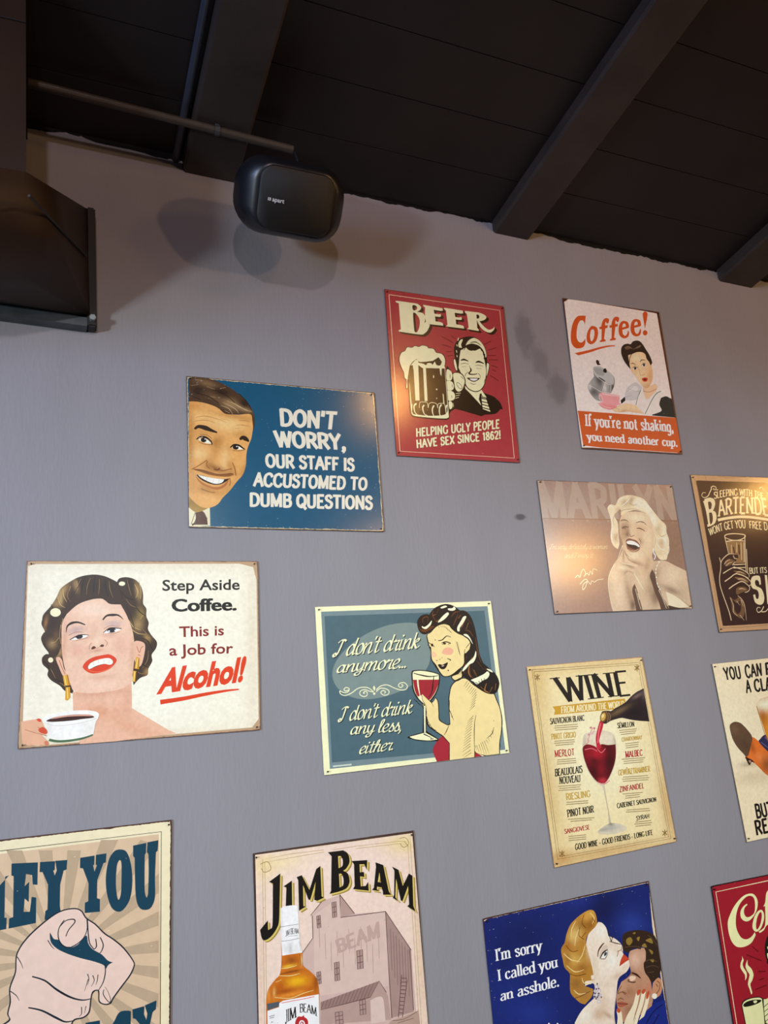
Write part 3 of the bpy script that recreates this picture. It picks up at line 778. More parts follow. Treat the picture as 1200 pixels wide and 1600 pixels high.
make_sign('tin_sign', 'red tin sign headed BEER with a winking man raising a mug', 'vintage tin signs on the wall', 0.8737, 2.2613, -0.00633, [(-156.4, 204.1), (161.8, 203.5), (155.0, -203.5), (-160.4, -204.1)], '5a3a30', [
 ('r','painted_face','a23338',1.2,0.35),
 ('l','border','f0c0a0','*-1457 1909 *1497 1902 *1408 -1926 *-1506 -1928 *-1457 1909',(15.7,)),
 ('p','headline/letter_shadow','331c10','-1257 1757 *-844 1760 -727 1753 -643 1693 -643 1641 -691 1583 *-758 1544 -618 1532 -554 1465 *-553 1406 *-590 1261 -456 1255 -518 1107 -609 1010 -730 965 *-1270 975 *-1265 1008 *-1213 1037 *-1208 1701 *-1260 1717|-860 1683 -837 1709 -783 1705 -744 1670 -752 1615 -809 1572 -848 1579 -865 1623|-863 1471 -819 1512 -744 1440 -706 1328 -731 1162 -794 1026 -860 1018 -872 1144'),
 ('p','headline/letter_shadow','331c10','-1237 1741 *-824 1744 -707 1737 -624 1677 -624 1625 -672 1567 *-739 1528 -599 1516 -534 1449 *-533 1390 *-570 1245 -437 1238 -498 1091 -590 993 -711 949 *-1251 959 *-1246 992 *-1193 1021 *-1189 1685 *-1241 1701|-840 1667 -817 1693 -764 1689 -725 1654 -732 1599 -790 1556 -829 1562 -846 1607|-843 1455 -800 1496 -725 1424 -686 1312 -711 1146 -775 1010 -841 1002 -852 1128'),
 ('p','headline/letter_shadow','331c10','-1218 1725 *-804 1728 -688 1720 -604 1661 -604 1609 -652 1551 *-719 1511 -579 1499 -515 1432 *-513 1374 *-551 1229 -417 1222 -479 1074 -570 977 -691 932 *-1232 943 *-1227 976 *-1174 1005 *-1170 1668 *-1221 1685|-821 1650 -797 1677 -744 1673 -705 1638 -712 1583 -770 1540 -809 1546 -826 1591|-824 1439 -780 1480 -705 1408 -667 1296 -692 1130 -755 994 -821 986 -833 1112'),
 ('p','headline/letter_shadow','331c10','*-574 1750 *-73 1730 *-65 1667 *-131 1651 *-310 1658 *-301 1555 *-177 1557 *-132 1572 *-129 1509 *-172 1486 *-291 1488 *-292 1358 *-161 1355 *-104 1334 *-93 1270 *-597 1260 *-552 1313 *-552 1536 *-533 1685 *-577 1716'),
 ('p','headline/letter_shadow','331c10','*-555 1734 *-53 1714 *-45 1651 *-111 1635 *-290 1642 *-281 1538 *-157 1541 *-112 1556 *-109 1492 *-152 1470 *-271 1471 *-273 1341 *-141 1339 *-84 1318 *-74 1253 *-578 1244 *-533 1296 *-532 1520 *-513 1668 *-558 1700'),
 ('p','headline/letter_shadow','331c10','*-535 1718 *-33 1697 *-25 1634 *-91 1618 *-270 1625 *-262 1522 *-137 1524 *-92 1540 *-89 1476 *-132 1454 *-252 1455 *-253 1325 *-122 1323 *-64 1302 *-54 1237 *-558 1228 *-513 1280 *-513 1503 *-494 1652 *-538 1684'),
 ('p','headline/letter_shadow','331c10','*-25 1749 *474 1739 *481 1668 *415 1652 *244 1653 *251 1542 *359 1541 *418 1568 *428 1502 *376 1479 *255 1480 *255 1351 *394 1345 *453 1329 *460 1263 *-27 1261 *19 1314 *17 1528 *16 1683 *-29 1712'),
 ('p','headline/letter_shadow','331c10','*-5 1732 *494 1722 *501 1651 *435 1635 *264 1637 *272 1525 *379 1525 *438 1552 *448 1486 *397 1462 *275 1463 *275 1335 *414 1328 *473 1312 *481 1246 *-7 1245 *39 1298 *37 1511 *36 1666 *-9 1696'),
 ('p','headline/letter_shadow','331c10','*15 1716 *514 1706 *521 1634 *455 1619 *284 1620 *292 1509 *399 1508 *459 1535 *468 1469 *417 1446 *295 1447 *296 1318 *434 1312 *493 1295 *501 1230 *13 1229 *59 1282 *57 1495 *57 1650 *11 1680'),
 ('p','headline/letter_shadow','331c10','*535 1740 *896 1747 1019 1724 1108 1670 1093 1607 1011 1548 *907 1516 961 1445 1051 1360 1147 1319 1266 1367 *1299 1427 1297 1354 1189 1251 1063 1253 947 1323 872 1434 *835 1538 *822 1319 *863 1289 *853 1249 *539 1260 *586 1307 *583 1565 *576 1661 *531 1698|*838 1671 877 1688 916 1657 904 1595 *836 1574'),
 ('p','headline/letter_shadow','331c10','*556 1723 *917 1730 1040 1707 1129 1653 1114 1591 1032 1532 *927 1499 982 1428 1072 1343 1167 1302 1287 1350 *1319 1410 1318 1337 1210 1235 1084 1236 967 1306 893 1417 *855 1521 *842 1303 *883 1272 *874 1232 *559 1244 *606 1290 *603 1549 *596 1644 *551 1682|*858 1654 898 1672 937 1640 924 1578 *857 1558'),
 ('p','headline/letter_shadow','331c10','*576 1707 *938 1713 1060 1691 1150 1637 1135 1574 1052 1515 *948 1482 1002 1412 1092 1326 1188 1285 1308 1334 *1340 1393 1339 1320 1230 1218 1105 1219 988 1289 913 1401 *876 1504 *863 1286 *904 1255 *894 1216 *579 1227 *626 1274 *623 1532 *617 1628 *571 1665|*879 1638 918 1655 957 1624 945 1562 *877 1541'),
 ('p','headline','f0dcaa','-1276 1771 *-863 1774 -747 1767 -663 1707 -663 1655 -711 1597 *-778 1558 -638 1546 -574 1479 *-573 1420 *-610 1275 -476 1268 -538 1121 -629 1023 -750 979 *-1290 989 *-1285 1022 *-1232 1051 *-1228 1714 *-1280 1730|-880 1696 -856 1723 -803 1719 -764 1684 -771 1629 -829 1586 -868 1592 -885 1637|-883 1485 -839 1526 -764 1454 -725 1342 -750 1176 -814 1040 -880 1032 -891 1158'),
 ('p','headline','f0dcaa','*-594 1764 *-93 1744 *-85 1681 *-152 1665 *-330 1672 *-321 1569 *-197 1571 *-152 1586 *-149 1523 *-192 1500 *-311 1501 *-312 1372 *-181 1369 *-124 1348 *-114 1284 *-617 1274 *-572 1327 *-572 1550 *-553 1699 *-597 1730'),
 ('p','headline','f0dcaa','*-45 1763 *453 1753 *460 1682 *394 1666 *223 1667 *231 1556 *338 1555 *398 1582 *407 1516 *356 1493 *234 1494 *235 1365 *373 1359 *432 1343 *440 1277 *-47 1275 *-1 1329 *-3 1542 *-4 1697 *-49 1726'),
 ('p','headline','f0dcaa','*515 1754 *876 1761 998 1738 1087 1684 1072 1622 990 1563 *886 1530 940 1459 1030 1374 1126 1333 1245 1382 *1278 1441 1276 1369 1168 1266 1043 1267 926 1337 852 1448 *814 1552 *801 1334 *842 1303 *833 1263 *518 1275 *565 1321 *562 1580 *555 1675 *510 1712|*817 1685 856 1703 895 1671 883 1609 *816 1588'),
 ('l','sun_ray','6a1c1a','-185 993 99 875',(17.6,)),
 ('l','sun_ray#1','6a1c1a','73 1041 181 974',(17.7,)),
 ('l','sun_ray#2','6a1c1a','-201 791 42 745',(17.5,)),
 ('l','sun_ray#3','6a1c1a','-110 617 43 632',(17.5,)),
 ('l','sun_ray#4','6a1c1a','-97 503 59 542',(17.5,)),
 ('l','sun_ray#5','6a1c1a','940 918 1147 1038',(18.2,)),
 ('l','sun_ray#6','6a1c1a','1015 775 1270 872',(18.1,)),
 ('l','sun_ray#7','6a1c1a','998 638 1239 664',(18.1,)),
 ('l','sun_ray#8','6a1c1a','1025 528 1273 552',(18.1,)),
 ('l','sun_ray#9','6a1c1a','1074 393 1248 349',(18,)),
 ('l','sun_ray#10','6a1c1a','1082 287 1187 238',(18,)),
 ('l','sun_ray#11','6a1c1a','1016 126 1224 3',(17.9,)),
 ('p','printed_person/suit','20130d','*291 -237 372 -302 *676 -662 *729 -318 *827 -358 979 -393 1101 -456 1205 -569 1242 -688 *1238 -725 *1186 -717 1054 -837 *921 -871 *751 -892 *643 -941 432 -897 137 -837 *-133 -800 *18 -550 132 -420'),
 ('p','printed_person','f0dcaa','*294 -212 *298 -284 436 -417 *674 -674 *735 -269 599 -330 446 -324'),
 ('p','printed_person','f0dcaa','*722 -270 *842 -454 *800 -482 *684 -371'),
 ('q','printed_person/suit','20130d','*671 -372 *723 -367 *674 -674 *628 -521'),
 ('q','printed_person/tie','f0dcaa','*703 -430 *816 -451 *902 -812 *703 -756'),
 ('l','printed_person/tie','20130d','696 -491 849 -502|694 -569 864 -593|691 -641 880 -674|692 -721 896 -755|700 -457 827 -465',(25.1,)),
 ('p','printed_person','20130d','120 404 100 574 121 774 229 948 394 1042 580 1087 735 1070 867 972 956 831 980 658 962 444 *959 418 *888 374 *242 123 119 159 *153 358'),
 ('p','printed_person','20130d','61 422 81 469 129 442 169 385 143 150 93 157 61 275'),
 ('p','printed_person','f0dcaa','71 423 103 439 125 331 133 173 96 181 68 301'),
 ('p','printed_person','20130d','940 416 1003 453 1021 388 991 248 911 79 877 63'),
 ('p','printed_person','f0dcaa','950 405 995 432 1007 379 972 246 903 103'),
 ('p','printed_person/face','20130d','*216 537 302 670 565 725 826 729 *928 490 *925 415 930 241 888 40 828 -138 707 -284 572 -344 446 -324 351 -267 289 -140 213 96 *150 211 *197 412'),
 ('p','printed_person/face','f0dcaa','*228 514 *278 692 469 788 642 721 833 792 *890 611 *906 413 912 240 870 43 807 -135 696 -268 574 -320 461 -303 368 -249 309 -138 236 74 *173 238 *210 414'),
 ('p','printed_person/hair','f0dcaa','264 914 322 976 366 976 308 845 *324 760 *240 762 230 836'),
 ('p','printed_person/hair','f0dcaa','*427 834 491 941 572 1013 681 1059 807 1016 900 913 951 793 968 644 939 579 905 738 814 853 714 892 585 902'),
 ('l','printed_person/hair','20130d','562 924 721 955 844 881|579 851 661 885|492 766 547 797 631 732|696 739 785 824|319 709 424 846|361 702 477 864',(15.4,25.7,10.3)),
 ('p','printed_person/hair','20130d','443 786 549 810 634 757 577 713 488 728'),
 ('p','printed_person/hair','20130d','820 791 872 789 890 723 852 732|870 659 936 666 915 601|884 560 940 591 931 515 893 524'),
 ('l','printed_person/hair','f0dcaa','186 831 199 783|162 679 173 619|162 556 169 503|257 1013 228 935',(20.3,)),
 ('l','printed_person/face','20130d','250 428 343 462 454 430|646 415 741 450 872 414',(15.1,50.4,20.1)),
 ('l','printed_person/face','20130d','239 331 345 366 472 355|257 266 374 283|624 334 730 357 846 344|642 267 785 271|468 318 487 221 470 158',(7.5,12.6,7.5)),
 ('l','printed_person/face','20130d','483 270 505 199 432 118 494 99 598 110 658 135',(25.3,35.4,12.6)),
 ('l','printed_person/face','20130d','321 33 353 98 418 153|679 142 726 98 730 24|444 -120 504 -149 596 -135|858 12 807 -91',(12.5,12.5,7.5)),
 ('p','printed_person/face','20130d','367 -6 484 10 704 22 659 -32 550 -86 450 -64'),
 ('p','printed_person/face','fff4dc','443 -16 534 -5 658 3 607 -42 540 -63 477 -49'),
 ('p','printed_person/hand','20130d','-157 168 -57 166 -2 86 115 123 239 98 305 7 325 -88 294 -212 232 -315 183 -415 68 -545 -3 -623 -28 -791 -141 -876 -202 -864'),
 ('p','printed_person/hand','f0dcaa','-147 145 -59 141 -16 73 -21 -24 -60 -101 -173 -111|-176 -141 -63 -130 -7 -192 -9 -288 -61 -353 -186 -353|-189 -389 -88 -372 -7 -432 -12 -552 -88 -611 -188 -610|7 51 112 98 223 72 283 -7 298 -103 260 -215 192 -330 99 -375 31 -309 16 -142|-181 -662 -116 -637 -86 -701 -108 -798 -173 -827'),
 ('l','printed_person/hand','20130d','77 -184 111 -145 204 -221 196 -294 122 -276 76 -196|-70 43 -80 -54|-46 -208 -41 -279|-88 -487 -82 -546|205 22 274 -44',(12.4,)),
 ('l','printed_person/hand','f0dcaa','31 -429 159 -405|14 -490 128 -456|3 -551 96 -519|-70 -676 -68 -771',(12.3,)),
 ('p','beer_mug/foam','20130d','-1337 344 -1279 470 -1191 516 -1121 620 -1000 626 -909 680 -813 667 -723 714 -600 703 -555 660 -431 662 -365 571 -242 561 -173 495 -148 376 *-191 201 *-1140 -134 -1206 -211 -1187 -397 -1225 -424 -1236 -354 -1214 -211 -1262 -169 -1262 -28 -1312 86 -1348 224'),
 ('p','beer_mug/foam','f0dcaa','-1323 341 -1266 457 -1180 505 -1113 606 -996 612 -909 663 -814 652 -724 699 -607 688 -566 646 -442 646 -377 558 -253 545 -189 483 -165 374 *-203 200 *-1104 -130 -1182 -204 -1198 -386 -1223 -395 -1199 -210 -1242 -158 -1250 -26 -1297 92 -1333 226'),
 ('p','beer_mug','20130d','*-1090 156 *-1008 260 *-904 343 -837 278 *-689 294 *-487 339 *-328 449 *-176 227 *-195 -1040 -288 -1099 -629 -1108 -1036 -1100 -1152 -1067 -1179 -977 -1176 -676 *-1164 -136'),
 ('p','beer_mug','f0dcaa','*-1060 171 -998 242 -918 322 -871 299 -851 253 -743 240 -672 211 -630 264 -543 273 -497 242 -440 320 -398 240 -298 250 -236 366 *-189 213 *-219 -1030 -309 -1072 -651 -1082 -1034 -1072 -1131 -1043 -1153 -952 -1152 -674 *-1137 -157'),
 ('p','beer_mug/beer','3a2214','*-1085 157 *-1016 176 *-996 -1 *-869 191 *-778 129 *-181 178 *-220 -689 -272 -952 -622 -1031 -1006 -1033 -1123 -1007 -1129 -811 -1135 -345 -1140 -134'),
 ('q','beer_mug','f0dcaa','*-998 237 *-869 251 *-921 -682 *-1023 -691|*-757 138 *-685 131 *-721 -679 *-794 -685|*-329 187 *-274 192 *-301 -28 *-326 18|*-315 -460 *-293 -481 *-294 -730 *-321 -709'),
 ('l','beer_mug','f0dcaa','-1115 -787 -1148 -1021|-943 -866 -919 -736 -833 -712 -737 -720 -720 -847|-720 -847 -685 -739 -590 -708 -495 -735 -480 -828|-480 -828 -456 -732 -370 -706 -298 -719 -283 -812|-191 201 -220 -1042',(11.8,)),
 ('l','beer_mug','f0dcaa','-1006 -766 -1071 -830 -1067 -968 -1007 -1038|-816 -785 -859 -859 -836 -996 -755 -1037|-568 -776 -617 -863 -617 -979 -580 -1046|-373 -737 -431 -824 -445 -966 -406 -1056|-238 -737 -273 -835 -274 -964',(37.9,28.4,11.8)),
 ('e','beer_mug','f0dcaa',[(-507,-60,37,12,83),(-459,-370,21,18,-140),(-481,-593,17,10,79)]),
 ('t','slogan','f0dcaa','gothic','HELPING UGLY PEOPLE','-1086 -1559 1092 -1201','-1075 -1378 1117 -999'),
 ('t','slogan','f0dcaa','gothic','HAVE SEX SINCE 1862!','-1098 -1826 1096 -1460','-1094 -1647 1110 -1273'),
 ('l','slogan','f0dcaa','-465 -1589 -476 -1760',(12.1,)),
], (1.1, 1.3, 1.35), 0.18, 0.12, ('e8b8a0', 70, 0.8), 1.0)

make_sign('tin_sign', 'white tin sign reading Coffee! above an orange band', 'vintage tin signs on the wall', 1.3696, 2.3066, 0.00101, [(-152.0, 204.5), (160.0, 203.9), (152.4, -203.9), (-160.4, -204.5)], '5a3524', [
 ('g','painted_face','d2bfb8','*-1482 1937 *-1342 2032 -677 2034 *1051 2001 *1516 1980 *1484 -1925 *1361 -2010 *-1274 -2000 *-1640 -2019',[(-21,1896,1072,367,-170,'c6b4ae',0.6),(362,258,1139,833,-149,'d6c6c0',0.6),(-1220,-182,709,537,-148,'dccdc8',0.7),(1136,638,1006,665,63,'cbb7ae',0.5)],6),
 ('q','painted_face/orange_band','b04a1c','*-1564 -1054 *1528 -1029 *1510 -1938 *1397 -2002 *-1049 -1988 *-1552 -1959'),
 ('p','headline','b5481c','*-868 1617 *-939 1347 -954 1436 -1010 1470 -1091 1431 -1175 1297 -1236 1110 -1257 951 -1224 855 -1143 830 -1060 884 *-995 958 -1021 821 -1101 712 -1232 660 -1354 663 -1436 754 -1447 908 -1398 1136 -1314 1348 -1202 1508 -1077 1591'),
 ('p','headline','b5481c','-694 1349 -575 1311 -563 1165 -634 976 -756 850 -861 816 -950 873 -943 1031 -870 1197 -776 1310|-724 1248 -781 1208 -834 1043 -831 920 -790 913 -723 1011 -674 1175 -686 1253'),
 ('p','headline','b5481c','*-494 1343 *-427 1362 -381 1482 -297 1596 -201 1631 -137 1604 -175 1496 -229 1478 -260 1520 -291 1413 *-211 1434 *-226 1352 *-307 1326 *-401 1013 *-353 995 *-362 949 *-559 905 *-538 952 *-487 981 *-427 1294 *-493 1275'),
 ('p','headline','b5481c','*-159 1424 *-92 1443 -44 1564 41 1679 138 1714 203 1687 165 1578 110 1560 79 1602 46 1494 *127 1516 *112 1433 *30 1407 *-66 1091 *-18 1074 *-27 1027 *-227 982 *-205 1030 *-154 1058 *-92 1374 *-159 1355'),
 ('p','headline','b5481c','352 1617 465 1596 490 1494 *467 1426 *244 1349 241 1233 296 1182 371 1237 *431 1348 454 1304 413 1184 309 1115 205 1110 126 1174 113 1311 170 1479 254 1582|*249 1414 *374 1457 381 1523 343 1546 293 1512'),
 ('p','headline','b5481c','766 1723 882 1702 907 1599 *883 1531 *656 1453 652 1336 708 1284 784 1339 *846 1452 869 1408 827 1286 721 1216 614 1211 535 1276 522 1414 581 1584 667 1688|*661 1519 *788 1562 795 1628 758 1652 706 1617'),
 ('p','headline','b5481c','1032 1923 1112 1988 1186 1955 1161 1833 1069 1609 *1012 1457 1014 1697 1015 1839'),
 ('e','headline','b5481c',[(993,1347,91,67,-136)]),
 ('p','headline/underline','b5481c','*-1403 510 -966 637 -570 769 -279 845 *-77 867 *-90 838 -287 803 -580 712 -900 589 *-1290 460'),
 ('g','coffee_pot','8d8a88','*-901 150 -820 205 -672 219 -500 141 -354 60 -271 -74 -307 -266 *-456 -501 *-667 -646 *-818 -754 -967 -715 -1097 -565 -1153 -408 -1101 -288 *-910 -85',[(-766,-165,200,113,100,'3c3a38',0.9),(-984,-509,169,127,175,'3a3836',0.8),(-370,-318,180,74,66,'2e2c2b',0.9),(-617,-363,145,52,78,'c8c4c0',0.8),(-1091,-380,97,51,74,'c0bcb8',0.8),(-494,24,146,105,172,'b4b0ac',0.9),(-729,119,139,91,-162,'a5a19d',0.7),(-497,-142,217,66,162,'c9c4bf',0.7)],3),
 ('p','coffee_pot/lid','a5a29f','-895 151 -820 205 -673 214 -500 141 -343 49 -299 -77 -352 -223 -483 -211 -709 -137 -862 -34'),
 ('p','coffee_pot/lid','8d8a88','-871 141 -785 180 -656 162 -567 64 -611 -34 -741 -23 -849 38'),
 ('p','coffee_pot/lid','45403d','-794 -98 -702 -101 -583 -173 -614 -199 -742 -175'),
 ('l','coffee_pot/lid','d8d2cc','-903 103 -828 -66 -663 -180 -492 -258 -327 -232',(7.5,15,7.5)),
 ('p','coffee_pot/knob','2c1a14','-766 364 -721 392 -670 350 -679 301 -636 275 -733 249 -768 304'),
 ('p','coffee_pot/knob','1c1614','-572 153 -507 176 -477 120 -501 58 -568 59 -593 97'),
 ('l','coffee_pot','d6d0ca','-1123 -336 -963 -392 -745 -490 -456 -501|-595 -244 -714 -464|-415 -275 -463 -466',(12.3,)),
 ('p','printed_person/sleeve','b4abab','*-23 -477 123 -276 368 -136 499 -173 578 -261 *484 -388 *331 -614 105 -655 -50 -620'),
 ('p','printed_person/sleeve','c6bcba','*32 -473 201 -293 378 -231 447 -296 350 -376 155 -392'),
 ('l','printed_person/sleeve','96908f','114 -324 322 -378 461 -367|68 -423 289 -262|-14 -570 188 -507',(10.2,)),
 ('g','printed_person/arm','dcae8a','*-535 -936 -415 -858 -249 -822 -75 -751 87 -750 298 -781 *537 -822 *632 -897 *529 -999 259 -983 -8 -967 -284 -1010 *-403 -1007',[(-8,-967,536,59,180,'b58560',0.6),(-320,-920,110,57,-170,'e8c0a0',0.6)],3),
 ('p','printed_person','1d2120','*1143 -502 1311 -441 1431 -479 1502 -546 *1500 -1025 *745 -1019 814 -955 1023 -881 1032 -702'),
 ('p','printed_person/apron','cbbdb5','*578 -333 624 -520 750 -581 *1117 -288 1227 -303 1105 -553 1046 -701 1083 -865 *809 -979 *527 -1010 340 -848 308 -733'),
 ('p','printed_person/neckline','d8a886','*601 -283 *1042 -102 1070 -244 *859 -453 668 -575 610 -449'),
 ('l','printed_person/apron','ddd3cb','534 -975 764 -651 1006 -417 1232 -279',(97.1,)),
 ('l','printed_person/apron','5c6a48','531 -987 721 -725 835 -574 1011 -393 1184 -307|508 -339 363 -588 281 -759',(23,)),
 ('l','printed_person/apron','ddd3cb','550 -335 396 -561 303 -757',(25.8,)),
 ('l','printed_person/neckline','9c7254','587 -356 794 -363 1038 -259|616 -282 610 -378',(15.5,)),
 ('g','printed_person/face','dfae88','*294 626 568 752 848 756 *924 568 *1009 503 1017 260 996 88 899 -114 761 -246 646 -268 555 -168 448 -10 341 148 290 312',[(910,80,329,123,76,'c08c64',0.8),(562,580,178,116,-160,'ecc6a2',0.7),(514,44,165,123,48,'e8b890',0.5),(738,-224,172,71,-172,'b07c58',0.7),(444,254,91,67,-149,'c99a78',0.6),(317,170,136,65,101,'c99468',0.5)],2.2),
 ('p','printed_person/hair','2a1d17','*296 228 145 418 81 628 107 801 196 907 330 958 440 958 526 1041 660 1085 769 1068 850 978 902 885 1006 699 1052 532 1045 470 *981 402 952 497 886 588 867 709 765 760 594 742 442 678 *294 626 285 504'),
 ('p','printed_person/hair','5e4634','224 837 346 899 447 849 355 803 269 781|592 876 749 967 771 932 644 857'),
 ('l','printed_person/hair','7d6a58','219 813 341 874 471 827|497 817 649 883 776 957',(10.5,)),
 ('l','printed_person/hair','120b08','449 715 336 558 271 358|872 734 981 574',(18.4,)),
 ('l','printed_person/face','3a2318','336 384 405 410 493 367|645 462 721 535 833 534',(10.4,23.4,10.4)),
 ('e','printed_person/face','f2e8dc',[(441,268,72,39,-175),(760,396,73,43,-156)]),
 ('e','printed_person/face','2a1c14',[(452,269,45,34,-137),(763,396,46,33,55)]),
 ('l','printed_person/face','3a2318','364 271 456 316 534 292|684 379 760 449 833 425',(13,)),
 ('l','printed_person/face','a87050','579 267 584 123 591 87 693 108 740 137|548 336 546 240',(10.5,)),
 ('p','printed_person/lips','b53a22','614 -7 705 33 795 33 800 -26 739 -80 668 -86 619 -55'),
 ('e','printed_person/lips','5e1812',[(708,-25,50,29,-174)]),
 ('p','cup','e0888a','*-846 -544 *-721 -506 -460 -524 *-197 -543 *-128 -603 *-204 -795 -328 -816 -419 -881 -591 -951 -793 -909 *-918 -803 *-768 -769'),
 ('p','cup/saucer','d87a7c','*-918 -803 -699 -821 -438 -836 *-307 -850 -538 -954 -719 -938 -842 -889'),
 ('l','cup/saucer','f0b8b4','-891 -801 -711 -891 -531 -912',(12.3,)),
 ('p','cup/handle','caa4a0','-832 -566 -761 -584 -746 -721 -770 -781 -839 -728 -863 -638|-817 -600 -781 -620 -768 -711 -802 -737 -832 -659'),
 ('p','cup','eea4a4','-724 -523 -411 -544 -198 -550 -230 -576 -523 -576 -706 -568'),
 ('p','printed_person/cuff','efe6de','*-200 -562 *-32 -525 *-27 -571 *-213 -773 *-249 -752'),
 ('p','printed_person/cuff','1d1a1a','*-195 -678 *-39 -561 *-40 -666 *-186 -771'),
 ('l','printed_person/arm','a87450','-537 -947 -397 -902 -268 -928|-225 -983 -54 -924',(9.9,)),
 ('t','slogan','f0d8c8','cond',"If you're not shaking,",'-1417 -1445 1360 -1437','-1382 -1139 1387 -1140'),
 ('t','slogan','f0d8c8','cond','you need another cup.','-1440 -1820 1406 -1833','-1445 -1609 1447 -1608'),
], (1.4, 1.6, 1.7), None, None, ('f0ddd0', 40, 0.8), None)

